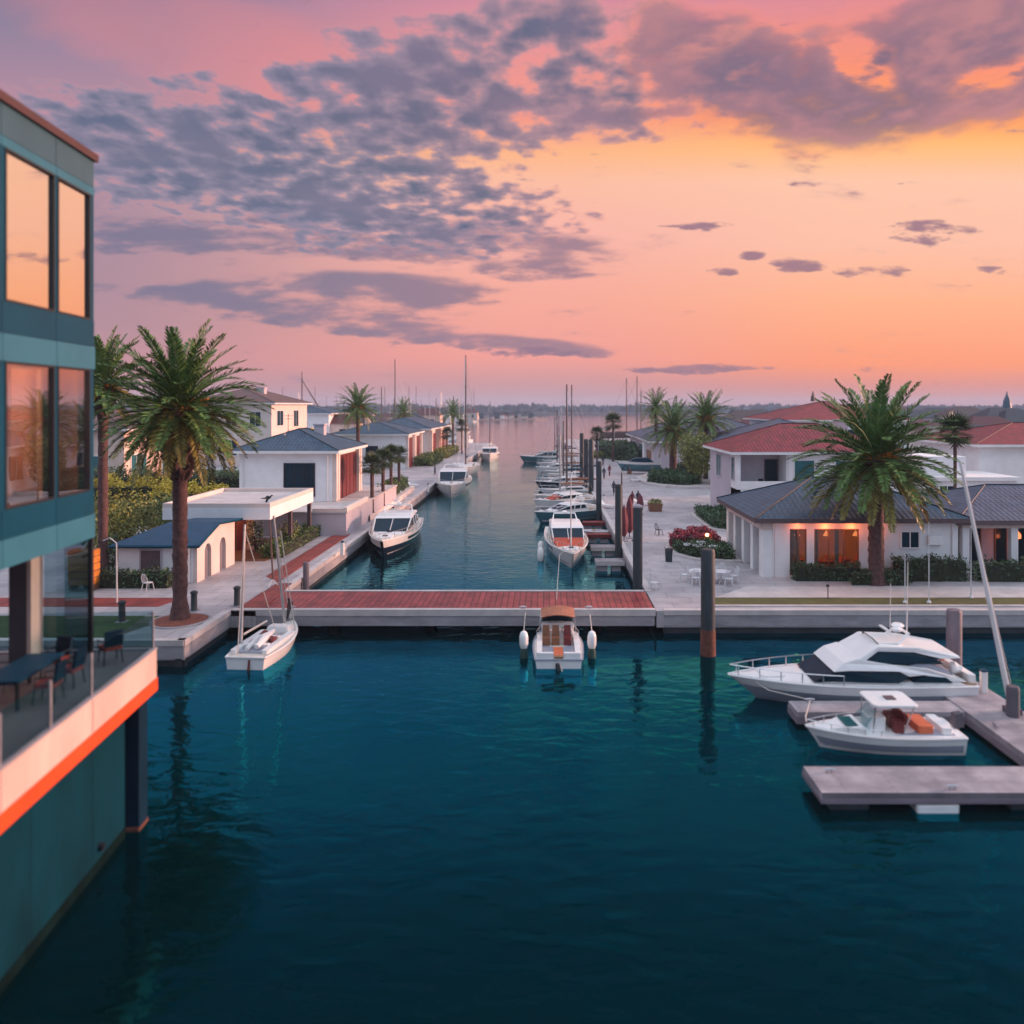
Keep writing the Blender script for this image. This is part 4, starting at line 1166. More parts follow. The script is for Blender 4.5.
for a, c, w0, w1 in ops:
    f = MB(); f.box(a, a + .07, y0 + .08, y0 + .2, w0, w1); f.box(c - .07, c, y0 + .08, y0 + .2, w0, w1); f.box(a + .07, c - .07, y0 + .08, y0 + .2, w1 - .07, w1); f.box(a + .07, c - .07, y0 + .08, y0 + .2, w0, w0 + .06)
    for k in range(1, max(2, int((c - a) / .75))):
        u = a + (c - a) * k / max(2, int((c - a) / .75)); f.box(u - .035, u + .035, y0 + .09, y0 + .19, w0 + .06, w1 - .07)
    fo = f.build("window", 'brownwood', T, T)
    g = MB(); g.box(a + .07, c - .07, y0 + .13, y0 + .145, w0 + .06, w1 - .07); g.build("pane", 'room_glass', fo, T)
    for k in range(2):
        u = a + .12 + k * (c - a - .5) * .55
        g = MB()
        for j in range(4): g.box(u + j * .075, u + j * .075 + .05, y0 + .36, y0 + .44, w0 + .15, w1 - .05)
        g.build("curtain", 'curtain', fo, T)
for x, e in ((16.5, 26), (18.3, 40), (20.0, 40), (21.7, 20)):
    q = MB(); q.blob((x, 52.17, 4.80), .06, .06, .05, 2, 2, 0); q.build("eave_lamp", 'glowsoft', T, T)
    lampspot((x, 51.9, 4.5), e * .7, (1, .20, .05), .15, T)
for x in (17.2, 19.2, 21.2, 23.5):
    q = MB(); q.tube([(x, 54.6, 4.78), (x, 54.6, 3.9)], .015, 4); q.lathe([(.05, 3.9), (.20, 3.62), (.22, 3.58)], x, 54.6, 10); q.build("pendant_lamp", 'glowsoft', T, T)
    lampspot((x, 54.6, 3.4), 70, (1, .27, .08), .15, T)
for i, (x, y) in enumerate(((17.0, 54.2), (18.8, 53.6), (20.2, 54.4), (22.8, 54.0))):
    lb = ["small table behind the narrow lit restaurant window", "dining table close behind the wide lit restaurant window", "dining table deeper inside the wide lit restaurant window", "dining table behind the restaurant window beside the palm trunk"][i]
    t_ = cafe_table(lb, (x, y, QZ + .06), 0, .9, .9, 'redseat', "dining tables in the lit restaurant", 'brownwood')
    t_.name = "dining_table"
    for k, (dx_, a) in enumerate(((-.75, 90), (.75, -90))):
        lb2 = ("left hand" if k == 0 else "right hand") + " orange chair at the " + lb.replace("small table", "small table").replace("dining table", "table")
        chair("dining_chair", lb2, (x + dx_, y, QZ + .06), R(a), 'orangeseat', 'brownwood', "orange dining chairs in the lit restaurant")

T = thing("porch_house", "long low house with a grey roof and a columned porch right of the big palm", "house", (36, 57, QZ))
q = MB(); q.box(27.3, 48, 55.6, 63, QZ, 4.7); q.build("wall", 'mauve', T, T)
hip_roof(T, T, 27.4, 48, 52.6, 63, 4.98, 1.75, 'slategrey', .6, .3, 'shutter', hip=5)
for x in (27.7, 30.9, 34.1, 37.3, 40.5):
    q = MB(); q.box(x - .24, x + .24, 52.6, 53.1, QZ, 4.4, .04); q.build("porch_column", 'white', T, T)
q = MB(); q.box(27.4, 48, 52.55, 53.15, 4.405, 4.70); q.build("porch_beam", 'cream', T, T)
for a, c in ((27.9, 30.2), (31.3, 33.6), (34.6, 36.8)):
    win(T, T, 'F', 55.6, a, c, 1.6, 4.0, 'darkglass', 'brownwood', 3, 1, sill=False)
q = MB(); q.lathe([(.06, 3.95), (.24, 3.7), (.24, 3.45), (.1, 3.4)], 32.1, 54.4, 10); q.tube([(32.1, 54.4, 3.95), (32.1, 54.4, 4.7)], .015, 4); q.build("porch_lantern", 'glowsoft', T, T)
lampspot((32.1, 54.4, 3.2), 26, (1, .22, .08), .15, T)
chair("porch_bench", "pale garden chair on the porch under the red lantern", (33.0, 54.2, QZ), R(180), 'white', 'white_iron')

T = thing("red_roof_house", "two storey white house with a red tiled roof and recessed balcony", "house", (26.5, 84, QZ))
q = MB(); q.box(18.6, 23.4, 80.0, 90, QZ, 7.75); q.build("recessed_wall", 'mauve', T, T)
q = MB(); q.box(23.42, 34.5, 77.6, 90, QZ, 7.75); q.build("wall", 'white', T, T)
q = MB(); q.box(18.58, 18.95, 77.5, 79.99, QZ, 7.75); q.box(18.58, 23.4, 77.5, 79.99, QZ, 4.3); q.build("balcony_wall", 'white', T, T)
q = MB(); q.box(18.57, 23.42, 77.46, 77.7, 4.305, 5.1); q.build("balustrade", 'white', T, T)
hip_roof(T, T, 18.6, 34.5, 77.5, 90, 8.0, 2.55, 'redtile', .75, .28, 'trim', hip=6.8)
win(T, T, 'L', 18.58, 78.4, 79.5, 5.2, 7.3, 'tealglass', 'mauve', 1, 1)
win(T, T, 'L', 18.6, 84.5, 86.5, 5.0, 7.2, 'tealglass', 'mauve', 2, 1)
win(T, T, 'F', 80.0, 22.0, 23.2, 4.35, 7.0, 'darkglass', 'shutter', 1, 1)
win(T, T, 'F', 77.6, 24.2, 26.1, 4.6, 7.1, 'tealglass', 'trim', 1, 1)
win(T, T, 'F', 77.6, 28.2, 30.2, 4.6, 7.1, 'tealglass', 'trim', 2, 1)
chair("balcony_chair", "dark chair on the balcony of the red roofed house", (21.2, 78.7, 4.3), R(170), 'black', 'black')

T = villa("slate_roof_house", "mauve walled house with a slate roof at the far end of the promenade", 18.6, 44, 137, 175, QZ, 6.3, 'slategrey', 4.4, 'mauve',
          [('L', 140, 146, QZ, 4.4, dict(glass='brownwood', frame='brownwood', nx=3, sill=False)), ('L', 152, 158, 2, 5, dict(glass='tealglass', nx=3)), ('L', 163, 169, 2, 5, dict(glass='tealglass', nx=3)), ('F', 24, 26.5, 2.4, 5)], .9)
q = MB(); q.box(18.1, 18.55, 146.5, 148.5, QZ, 5.8); q.build("pilaster", 'white', T, T)
villa("grey_roof_house", "low house with a wide grey roof behind the red tiled roof", 24, 42, 104, 122, QZ, 7.4, 'slategrey', 3.2, 'white', [('F', 26, 29, 3, 6), ('L', 108, 112, 3, 6)], .8)
T = villa("dull_red_villa", "far white villa whose faded red roof carries a small finial", 43, 66, 146, 168, QZ, 9.8, 'redtile', 3.4, 'white', [('F', 46, 50, 4, 8), ('F', 55, 59, 4, 8), ('L', 150, 156, 4, 8)], 1.2)
q = MB(); q.tube([(52.6, 157, 13.2), (52.6, 157, 14.0), (52.6, 157, 15.2)], [.5, .35, .08], 6); q.build("finial", 'shutter', T, T)
T = villa("right_red_house", "white house with a bright red roof at the right edge behind the palm", 44.6, 64, 82, 98, QZ, 8.5, 'redtile', 2.0, 'white',
          [('F', 49.6, 50.8, 5.5, 7.4, dict(glass='tealglass', nx=1)), ('F', 56, 58, 5.3, 7.4, dict(glass='tealglass'))], .9)
T = thing("white_annex", "low flat roofed white annex with dark windows in front of the right red roof", "house", (41, 79, QZ))
q = MB(); q.box(36.2, 44.2, 75, 82, QZ, 5.4); q.build("wall", 'white', T, T)
q = MB(); q.box(35.9, 44.5, 74.7, 82.2, 5.405, 5.75); q.build("roof_slab", 'trim', T, T)
q = MB(); q.box(36.2, 40, 76, 82, 5.755, 7.6); q.build("upper_storey", 'white', T, T)
for a, c in ((37, 38.4), (39.2, 42.6)): win(T, T, 'F', 75, a, c, 3.6, 4.9, 'darkglass', 'trim', 2, 1)

# gutters, pipes and vents on the nearest houses
def byname(lbl): return [o for o in bpy.data.objects if o.name == lbl][0]
for nm, pts in (("tiled_restaurant", [(14.9, 52.24, 4.8), (14.9, 52.24, QZ + .05)]), ("tiled_restaurant", [(26.6, 52.22, 4.8), (26.6, 52.22, QZ + .05)]), ("red_roof_house", [(23.6, 77.5, 7.7), (23.6, 77.5, 4.4)]), ("blue_roof_villa", [(-28.6, 75.82, 7.9), (-28.6, 75.82, 3.4)]), ("blue_roof_villa", [(-20.6, 75.82, 7.9), (-20.6, 75.82, 3.4)]), ("arched_cottage", [(-22.5, 50.53, 3.6), (-22.5, 50.53, QZ + .05)])):
    P_ = byname(nm); q = MB(); q.tube(pts, .05, 6); q.build("downpipe", 'trim', P_, P_)
for nm, x, y, z in (("tiled_restaurant", 22.5, 55.2, 6.4), ("porch_house", 35.0, 55.0, 6.0), ("blue_roof_villa", -25.5, 78.3, 9.2), ("red_roof_house", 28.5, 80.5, 9.2)):
    P_ = byname(nm); q = MB(); q.cyl(x, y, z - .4, z + .35, .09, .09, 8); q.lathe([(.16, z + .36), (.14, z + .46), (.03, z + .52)], x, y, 8); q.build("roof_vent", 'quayface', P_, P_)
for nm, x, y, z0, w in (("red_roof_house", 31.5, 85.2, 9.6, .55), ("blue_roof_villa", -23.2, 82.6, 9.2, .5), ("peach_apartment_block", -56, 158, 14.6, .8)):
    P_ = byname(nm); q = MB(); q.box(x - w, x + w, y - w, y + w, z0 - .9, z0 + 1.2); q.box(x - w - .1, x + w + .1, y - w - .1, y + w + .1, z0 + 1.205, z0 + 1.38); q.build("chimney", 'mauve', P_, P_)
P_ = byname("blue_roof_villa"); q = MB(); q.tube([(-26, 81, 9.6), (-26, 81, 11.6)], .03, 4); q.tube([(-26.5, 81, 11.4), (-25.5, 81, 11.4)], .02, 4); q.tube([(-26.35, 81, 11.1), (-25.65, 81, 11.1)], .02, 4); q.build("aerial", 'black', P_, P_)
P_ = byname("tiled_restaurant"); q = MB(); q.box(25.0, 25.9, 52.05, 52.28, 3.4, 4.0, .03); q.build("wall_unit", 'trim', P_, P_)
win(P_, P_, 'F', 52.3, 23.3, 24.4, 3.2, 4.2, 'darkglass', 'trim', 2, 1)


# ------------------------------------------------------------------ boats (bow towards +x, waterline at z = 0)
class Hull:
    def __init__(s, L, B, H, stern=.84, rake=.10, p=2.1, sheer=.32, flare=.16):
        s.L, s.B, s.H, s.stern, s.rake, s.p, s.sh, s.fl = L, B, H, stern, rake, p, sheer, flare
    def half(s, t):
        b = s.B / 2
        if t < .38: return b * (s.stern + (1 - s.stern) * math.sin(math.pi / 2 * t / .38))
        return b * max(.0, 1 - ((t - .38) / .62) ** s.p)
    def zs(s, t): return s.H * (1 + s.sh * max(0, t - .2) ** 1.6)
    def x(s, t, k=1.0): return -s.L / 2 + s.L * t - s.rake * s.L * (1 - k) * max(0, t) ** 3
    def t_at(s, x): return min(1, max(0, (x + s.L / 2) / s.L))
    def hw(s, x): return s.half(s.t_at(x))
    def mesh(s, inset=0.0):
        mb = MB(); n = 16; rings = []
        for i in range(n + 1):
            t = i / n
            if i == n: t = .992
            h, z = s.half(t) , s.zs(t)
            lv = [(1.0, z, 1.0), (.96, z * .62, .62), (.90 - s.fl * t, z * .22, .22), (.80 - s.fl * 1.6 * t, -.12, 0.0), (.0, -.5 + .2 * t, -.35)]
            ring = [mb.bm.verts.new((s.x(t, k), -h * f, zz)) for f, zz, k in lv[:-1]] + [mb.bm.verts.new((s.x(t, lv[-1][2]), 0, lv[-1][1]))] + [mb.bm.verts.new((s.x(t, k), h * f, zz)) for f, zz, k in reversed(lv[:-1])]
            rings.append(ring)
        m = len(rings[0])
        for i in range(n):
            for k in range(m - 1):
                mb.bm.faces.new((rings[i][k], rings[i][k + 1], rings[i + 1][k + 1], rings[i + 1][k]))
            mb.bm.faces.new((rings[i][m - 1], rings[i][0], rings[i + 1][0], rings[i + 1][m - 1]))
        mb.bm.faces.new(rings[0]); mb.bm.faces.new(list(reversed(rings[-1])))
        return mb
    def deck(s, t0=0.0, t1=.985, ins=.10, dz=.03, th=.02):
        """deck plate between stations, inset from the gunwale"""
        n = 14; bot, topp = [], []
        mb = MB()
        prev = None
        for i in range(n + 1):
            t = t0 + (t1 - t0) * i / n
            h = max(.01, s.half(t) - ins); z = s.zs(t) + dz; x = s.x(t) - (.0 if t < .9 else ins * .8)
            row = [mb.bm.verts.new((x, -h, z - .012)), mb.bm.verts.new((x, -h * .5, z + .02 * s.B / 3)), mb.bm.verts.new((x, 0, z + .03 * s.B / 3)), mb.bm.verts.new((x, h * .5, z + .02 * s.B / 3)), mb.bm.verts.new((x, h, z - .012))]
            if prev:
                for k in range(4): mb.bm.faces.new((prev[k], prev[k + 1], row[k + 1], row[k]))
            prev = row
        return mb
    def edge(s, side, t0, t1, n, dz=0.0, ins=0.0):
        return [(s.x(t0 + (t1 - t0) * i / n), side * max(.0, s.half(t0 + (t1 - t0) * i / n) - ins), s.zs(t0 + (t1 - t0) * i / n) + dz) for i in range(n + 1)]
    def rub(s, r=.05):
        mb = MB()
        for sd in (-1, 1): mb.tube(s.edge(sd, 0, .992, 16, .0, -.01), r, 5)
        mb.tube([(-s.L / 2, -s.half(0), s.zs(0)), (-s.L / 2, s.half(0), s.zs(0))], r, 5)
        return mb
    def rail(s, t0=.45, t1=.985, h=.5, ins=.10, posts=6, r=.022):
        mb = MB()
        a = s.edge(-1, t0, t1, 12, h, ins); c = s.edge(1, t0, t1, 12, h, ins)
        mb.tube(a + list(reversed(c)), r, 5)
        for i in range(posts):
            t = t0 + (t1 - t0) * i / (posts - .6)
            for sd in (-1, 1):
                y = sd * max(0, s.half(t) - ins)
                mb.tube([(s.x(t), y, s.zs(t)), (s.x(t), y, s.zs(t) + h)], r * .8, 4)
        return mb
    def side_band(s, z0, z1, t0, t1, out=.012, n=14):
        """a painted or glazed band lying just proud of the topsides (fractions of the sheer height)"""
        mb = MB()
        def f(t, k):
            lv = [(0.0, .80 - s.fl * 1.6 * t), (.22, .90 - s.fl * t), (.62, .96), (1.0, 1.0)]
            for (k0, f0), (k1, f1) in zip(lv, lv[1:]):
                if k <= k1: return f0 + (f1 - f0) * (k - k0) / (k1 - k0)
            return 1.0
        for sd in (-1, 1):
            prev = None
            for i in range(n + 1):
                t = t0 + (t1 - t0) * i / n
                row = []
                for k in (z0, z1):
                    row.append(mb.bm.verts.new((s.x(t, k), sd * (s.half(t) * f(t, k) + out), s.zs(t) * k)))
                if prev: mb.bm.faces.new((prev[0], row[0], row[1], prev[1]))
                prev = row
        return mb

def base_boat(name, label, cat, loc, rz, h, hullm='gel', deckm='deckpaint', group=None, rub='trim', stripe=None):
    T = thing(name, label, cat, (loc[0], loc[1], 0), rz, group)
    ho = h.mesh().build("hull", hullm, T, smooth=True)
    h.rub().build("rub_rail", rub, ho)
    if stripe: h.side_band(.12, .24, .02, .95).build("waterline_stripe", stripe, ho)
    h.deck().build("deck", deckm, T, smooth=True)
    return T

def motor_yacht(name, label, L, B, H, loc, rz, hullm='gel', group=None, stripe='trim', roofm='gel', deckm='deckpaint', arch=True, glass='darkglass', tarp=None, pole=False, upper=False):
    h = Hull(L, B, H)
    T = base_boat(name, label, "motor yacht", loc, rz, h, hullm, deckm, group, 'gel', stripe)
    k = lambda x, f: min(B * .5 * f, max(.05, h.hw(x) * .86))
    z = H * 1.03
    ch = .068 * L
    p = [(.30 * L, z), (.19 * L, z + .26), (-.28 * L, z + .30), (-.30 * L, z)]
    q = MB(); q.profile(p, lambda x, zz: k(x, .86)); q.build("cabin_trunk", 'gel', T, bevel=.03)
    p = [(.175 * L, z + .24), (.02 * L, z + ch + .10), (-.22 * L, z + ch + .12), (-.26 * L, z + .28)]
    q = MB(); q.profile(p, lambda x, zz: k(x, .80 if zz < z + .5 else .72)); gl = q.build("windscreen", glass, T)
    for sd in (-1, 1):
        for xa, xb in ((.178 * L, .018 * L), (-.05 * L, -.07 * L), (-.15 * L, -.17 * L)):
            q = MB(); q.tube([(xa, sd * (k(xa, .81)), z + .27), (xb, sd * (k(xb, .73)), z + ch + .10)], .05, 5); q.build("window_pillar", 'gel', gl)
    q = MB(); q.tube([(.178 * L, 0, z + .27), (.018 * L, 0, z + ch + .1)], .03, 5)
    q.build("window_pillar", 'gel', gl)
    p = [(.035 * L, z + ch + .06), (.0 * L, z + ch + .20), (-.10 * L, z + ch + .30), (-.27 * L, z + ch + .22), (-.27 * L, z + ch + .08)]
    q = MB(); q.profile(p, lambda x, zz: k(x, .78) * (.9 if zz > z + ch + .15 else 1)); q.build("hardtop", roofm, T, bevel=.04)
    q = MB(); q.box(-.46 * L, -.30 * L, -B * .34, B * .34, H * 1.02, H * 1.06); q.build("cockpit_floor", 'teak', T)
    q = MB(); q.box(-.47 * L, -.42 * L, -B * .32, B * .32, H * 1.061, H + .45, .05); q.build("aft_seat", 'gel', T)
    q = MB(); q.box(.30 * L, .40 * L, -.15 * B, .15 * B, h.zs(.85) + .04, h.zs(.85) + .14, .1); q.build("sun_pad", 'trim', T)
    q = MB(); q.box(.16 * L, .19 * L, -.05 * B, .05 * B, z + .3, z + .36); q.box(.33 * L, .36 * L, -.2, .2, h.zs(.85) + .141, h.zs(.85) + .18); q.build("deck_hatch", 'darkglass', T)
    if tarp:
        q = MB(); q.profile([(.285 * L, z + .08), (.19 * L, z + .34), (.10 * L, z + .60), (.10 * L, z + .34), (.26 * L, z - .02)], lambda x, zz: k(x, .86)); q.build("cover", tarp, T)
    if upper: h.side_band(.60, 1.0, .0, .985, .015).build('upper_topsides', 'gel', T)
    if L > 12: h.side_band(.70, .86, .42, .70, .022).build('hull_window', 'darkglass', T)
    h.rail(.5, .985, .55).build("bow_rail", 'chrome', T)
    if arch:
        q = MB(); zz = z + ch + .2
        q.tube([(-.20 * L, -.30 * B, zz), (-.25 * L, -.26 * B, zz + .55), (-.25 * L, .26 * B, zz + .55), (-.20 * L, .30 * B, zz)], .07, 6); q.build("radar_arch", 'gel', T)
        q = MB(); q.lathe([(.22, zz + .62), (.24, zz + .68), (.15, zz + .78)], -.25 * L, 0, 10); q.tube([(-.25 * L, .6, zz + .5), (-.27 * L, .65, zz + 2.2)], .015, 4); q.build("radar", 'gel', T)
    if pole:
        q = MB(); q.tube([(.33 * L, 0, h.zs(.85)), (.33 * L, 0, h.zs(.85) + 6.0)], [.06, .035], 6); q.build("pole", 'whitemast', T)
    return T

def sail_yacht(name, label, L, B, H, loc, rz, mast, hullm='gel', mastm='alu', group=None, cover='navypanel', rake=0.0):
    h = Hull(L, B, H, .7, .16, 1.8, .3)
    T = base_boat(name, label, "sailboat", loc, rz, h, hullm, 'deckpaint', group, 'gel', 'navypanel')
    q = MB(); q.profile([(.24 * L, H + .05), (.12 * L, H + .42), (-.16 * L, H + .48), (-.18 * L, H + .05)], lambda x, z: min(.30 * B, h.hw(x) * .7)); q.build("coach_roof", 'gel', T, bevel=.04)
    q = MB(); q.profile([(.12 * L, H + .15), (.09 * L, H + .32), (-.13 * L, H + .36), (-.14 * L, H + .18)], lambda x, z: min(.305 * B, h.hw(x) * .71)); q.build("cabin_window", 'darkglass', T)
    q = MB(); q.box(-.42 * L, -.20 * L, -.24 * B, .24 * B, H + .04, H + .08); q.build("cockpit", 'teak', T)
    mx = .08 * L
    tx = mx - rake * mast
    q = MB(); q.tube([(mx, 0, H), (tx, 0, mast)], [.15, .10], 7); mo = q.build("mast", mastm, T)
    q = MB()
    for f in (.45, .72): x_ = mx + (tx - mx) * f; q.tube([(x_, -.9 * (1.2 - f), H + (mast - H) * f), (x_, .9 * (1.2 - f), H + (mast - H) * f)], .03, 4)
    q.build("spreader", mastm, mo)
    q = MB(); q.tube([(mx, 0, H + 1.3), (-.36 * L, 0, H + 1.35)], .07, 6); q.build("boom", mastm, mo)
    q = MB(); q.tube([(mx - .1, 0, H + 1.46), (-.1 * L, 0, H + 1.54), (-.34 * L, 0, H + 1.45)], [.15, .17, .10], 6); q.build("furled_sail", cover, mo)
    q = MB()
    for p in ((h.x(.98), 0, h.zs(.98)), (-.48 * L, 0, H), (mx - .2, -.46 * B, H), (mx - .2, .46 * B, H)):
        q.tube([(tx, 0, mast - .1), p], .022 if mast < 16 else .03, 3)
    q.build("rigging", 'chrome', mo)
    h.rail(.72, .985, .5, posts=3).build("pulpit", 'chrome', T)
    return T

DOWN = R(-90)      # bow towards the camera
# ---- daysailer tied at the left end of the footbridge
h = Hull(6.0, 2.35, .85, .80, .12, 2.0, .25)
T = base_boat("open_sailboat", "small open white sailboat with two bare masts moored by the left quay corner", "sailboat", (-13.95, 40.75), R(86), h, 'gel', 'deckpaint', None, 'trim', None)
T.location.z = -.28
q = MB(); q.box(-2.5, .6, -.62, .62, .90, .96, .1); q.build("cockpit_floor", 'gelgrey', T)
q = MB()
for sd in (-1, 1): q.box(-2.6, .9, min(sd * .62, sd * .92), max(sd * .62, sd * .92), .89, 1.08, .06)
q.box(-.5, -.2, -.6, .6, .97, 1.12); q.box(-1.8, -1.5, -.6, .6, .97, 1.12)
q.build("bench", 'gel', T)
q = MB(); q.profile([(1.9, .93), (1.5, 1.25), (.75, 1.3), (.7, .93)], lambda x, z: .55); q.build("cuddy", 'gel', T, bevel=.05)
q = MB(); q.tube([(-2.3, -.25, 1.15), (-1.2, -.2, 1.28), (.3, .0, 1.2)], [.12, .19, .1], 7); q.tube([(-2.4, .2, 1.05), (-1.0, .3, 1.15), (.2, .2, 1.1)], [.1, .15, .08], 7); q.build("folded_sail", 'trim', T)
q = MB(); q.blob((-.9, -.45, 1.12), .3, .2, .15, 4, 2, .2); q.blob((.1, .4, 1.1), .3, .2, .16, 5, 2, .2); q.build("sail_bag", 'redwood', T)
q = MB(); q.tube([(-1.6, .85, .9), (-1.45, .72, 6.9)], [.085, .06], 6); q.build("mast", 'alu', T)
q = MB(); q.tube([(2.05, .1, 1.0), (.9, .25, 7.0)], [.085, .06], 6); q.build("mast", 'alu', T)
q = MB(); q.tube([(1.4, -.7, .95), (1.2, 0, 6.2)], .025, 4); q.tube([(-2.7, .5, .9), (-1.45, .72, 6.8)], .025, 4); q.tube([(2.6, 0, 1.0), (.9, .25, 6.9)], .025, 4); q.tube([(-1.0, -.85, .95), (-1.45, .70, 6.6)], .02, 4); q.tube([(-1.5, .78, 1.5), (.6, .5, 1.6)], .06, 5); q.build("stay", 'rope', T)
q = MB(); q.solid([(2.1, -.02, 1.3), (2.9, -.02, 2.0), (2.3, .0, 2.4)], [(2.1, .04, 1.3), (2.9, .04, 2.0), (2.3, .06, 2.4)]); q.build("dark_jib", 'black', T)
q = MB(); q.tube([(-3.0, -.2, .75), (-3.1, -.2, .2), (-3.12, -.2, -.3)], [.05, .07, .05], 6); q.build("rudder", 'redwood', T)

# ---- cabin cruiser at the bridge, stern to the camera
h = Hull(5.9, 2.55, .85, .90, .10, 2.4, .30)
T = base_boat("cabin_cruiser", "small white cruiser with a rust coloured sun canopy moored stern out at the red bridge", "motorboat", (.65, 40.85), R(90), h, 'gel', 'deckpaint', None, 'gelgrey', 'navypanel')
T.scale = (1, .96, 1.0); T.location.z = -.43
q = MB()
for sd in (-1, 1): q.box(-2.85, .5, min(sd * .82, sd * 1.10), max(sd * .82, sd * 1.10), .86, 1.18, .06)
q.box(-2.92, -2.70, -1.08, -.26, .86, 1.16); q.box(-2.92, -2.70, .26, 1.08, .86, 1.16)
q.build("coaming", 'gel', T)
q = MB(); q.box(-2.70, .8, -.81, .81, .885, .91); q.build("cockpit_floor", 'gelgrey', T)
q = MB(); q.box(-2.6, -1.2, -.24, .24, .912, .94); q.build("red_mat", 'orangeseat', T)
q = MB(); q.box(-2.95, -2.72, -.22, .22, .86, 1.0); q.build("stern_gate", 'teak', T)
for y in (-.5, .12, .62):
    q = MB(); q.box(-.9, -.45, y - .2, y + .2, .912, 1.3, .05); q.solid([(-.52, y - .2, 1.302), (-.4, y - .2, 1.302), (-.4, y + .2, 1.302), (-.52, y + .2, 1.302)], [(-.45, y - .17, 1.8), (-.36, y - .17, 1.8), (-.36, y + .17, 1.8), (-.45, y + .17, 1.8)]); q.build("helm_seat", 'redwood' if y < .1 else 'brownwood', T)
q = MB(); q.box(.2, .75, -.8, .8, .912, 1.35, .04); q.build("console", 'trim', T)
q = MB(); q.tube([(.15, -.4, 1.3), (.0, -.4, 1.45)], .03, 5); q.tube([(.0, -.4 + .19 * math.cos(0), 1.45 + .19 * math.sin(0))] + [(.0 - .05, -.4 + .19 * math.cos(a * .63), 1.45 + .19 * math.sin(a * .63)) for a in range(1, 11)], .02, 5); q.build("steering_wheel", 'black', T)
q = MB(); q.profile([(2.2, 1.0), (1.2, 1.55), (.76, 1.6), (.76, .95)], lambda x, z: min(1.0, h.hw(x) * .8)); q.build("cuddy", 'gel', T, bevel=.05)
q = MB(); q.solid([(1.3, -.85, 1.56), (1.3, .85, 1.56), (1.22, .85, 1.56), (1.22, -.85, 1.56)], [(.85, -.75, 2.1), (.85, .75, 2.1), (.80, .75, 2.1), (.80, -.75, 2.1)]); q.build("windscreen", 'darkglass', T)
q = MB()
n = 8
for i in range(n):
    y0_, y1_ = -.9 + 1.8 * i / n, -.9 + 1.8 * (i + 1) / n
    f = lambda y: 2.42 - .16 * (y / .98) ** 2
    q.solid([(-.55, y0_, f(y0_) - .10), (-.55, y1_, f(y1_) - .10), (1.0, y1_, f(y1_) - .02), (1.0, y0_, f(y0_) - .02)], [(-.55, y0_, f(y0_) - .06), (-.55, y1_, f(y1_) - .06), (1.0, y1_, f(y1_) + .02), (1.0, y0_, f(y0_) + .02)])
q.build("sun_canopy", 'bimini', T)
q = MB()
for sd in (-1, 1):
    for x in (-.5, .9): q.tube([(.2, sd * 1.0, 1.1), (x, sd * .88, 2.26)], .022, 5)
q.build("canopy_frame", 'chrome', T)
q = MB(); q.profile([(1.9, 1.2), (1.8, 1.42), (1.2, 1.62), (1.2, 1.56)], lambda x, z: .35); q.build("white_cover", 'trim', T)
h.rail(.55, .985, .4, posts=5).build("bow_rail", 'chrome', T)
q = MB(); q.tube([(-2.95, .05, .7), (-3.1, 0, .2), (-3.15, .0, -.3)], [.12, .16, .1], 7); q.build("stern_drive", 'black', T)
q = MB(); q.tube([(-2.95, .0, .85), (-3.5, -.25, .2), (-4.1, -.7, .02)], .025, 4); tag(q.build("stern_rope", 'rope', T))
q = MB(); q.tube([(2.9, -.1, 1.4), (5.5, -.02, 1.7), (11, -.3, 3.2), (19.6, -1.2, 2.3)], .022, 4); q.build("bow_rope", 'rope', T)

def buoy(label, x, y):
    T = thing("mooring_float", label, "float", (x, y, 0), 0, "white floats hanging either side of the cruiser")
    q = MB(); q.lathe([(.05, .42), (.17, .48), (.22, .65), (.22, 1.05), (.16, 1.25), (.06, 1.32)], 0, 0, 12); q.build("float", 'gel', T, smooth=True)
    q = MB(); q.lathe([(.12, -.3), (.2, -.1), (.2, .25), (.16, .45)], 0, 0, 12); q.build("weedy_foot", 'foam', T, smooth=True)
    q = MB(); q.tube([(0, 0, 1.3), (.02, (FY - y) * .5, 1.6), (0, FY - y - .02, 1.15)], .02, 4); q.build("line", 'rope', T)
    return T
buoy("white float left of the rust canopied cruiser", -1.05, 39.6)
buoy("white float right of the rust canopied cruiser", 2.32, 39.6)

# ---- canal, right row
T = motor_yacht("cabin_boat", "white cabin boat with a red cover over its foredeck moored by the finger piers", 15, 3.6, 1.1, (1.85, 67.3), R(-88), 'gel', None, 'navypanel', 'gel', 'deckpaint', True, 'darkglass', 'tarp', True)
def side_float(label, x, y):
    T = thing("hull_fender", label, "fender", (x, y, 0), 0, "fenders beside the red covered cabin boat")
    q = MB(); q.lathe([(.1, -.2), (.24, 0), (.26, .5), (.24, .9), (.1, 1.1)], 0, 0, 10); q.build("fender", 'gel' if "pale" in label else 'rubber', T, smooth=True)
    q = MB(); q.tube([(0, 0, 1.1), (.25, .1, 1.5)], .02, 4); q.build("line", 'rope', T)
side_float("pale fender floating left of the red covered cabin boat", -.36, 64.2)
side_float("black fender floating left of the red covered cabin boat behind the pale one", -.35, 67.0)
motor_yacht("motorboat", "white motorboat lying slanted just behind the red covered cabin boat", 8.2, 2.7, 1.05, (2.2, 86.5), R(215), 'tealhull', "boats in the right hand row of the canal", 'trim')
motor_yacht("motorboat", "white motorboat with an orange cover third in the right canal row", 8.0, 2.7, 1.05, (2.2, 96.5), R(205), 'gel', "boats in the right hand row of the canal", 'navypanel', 'gel', 'deckpaint', False, 'darkglass', 'tarp')
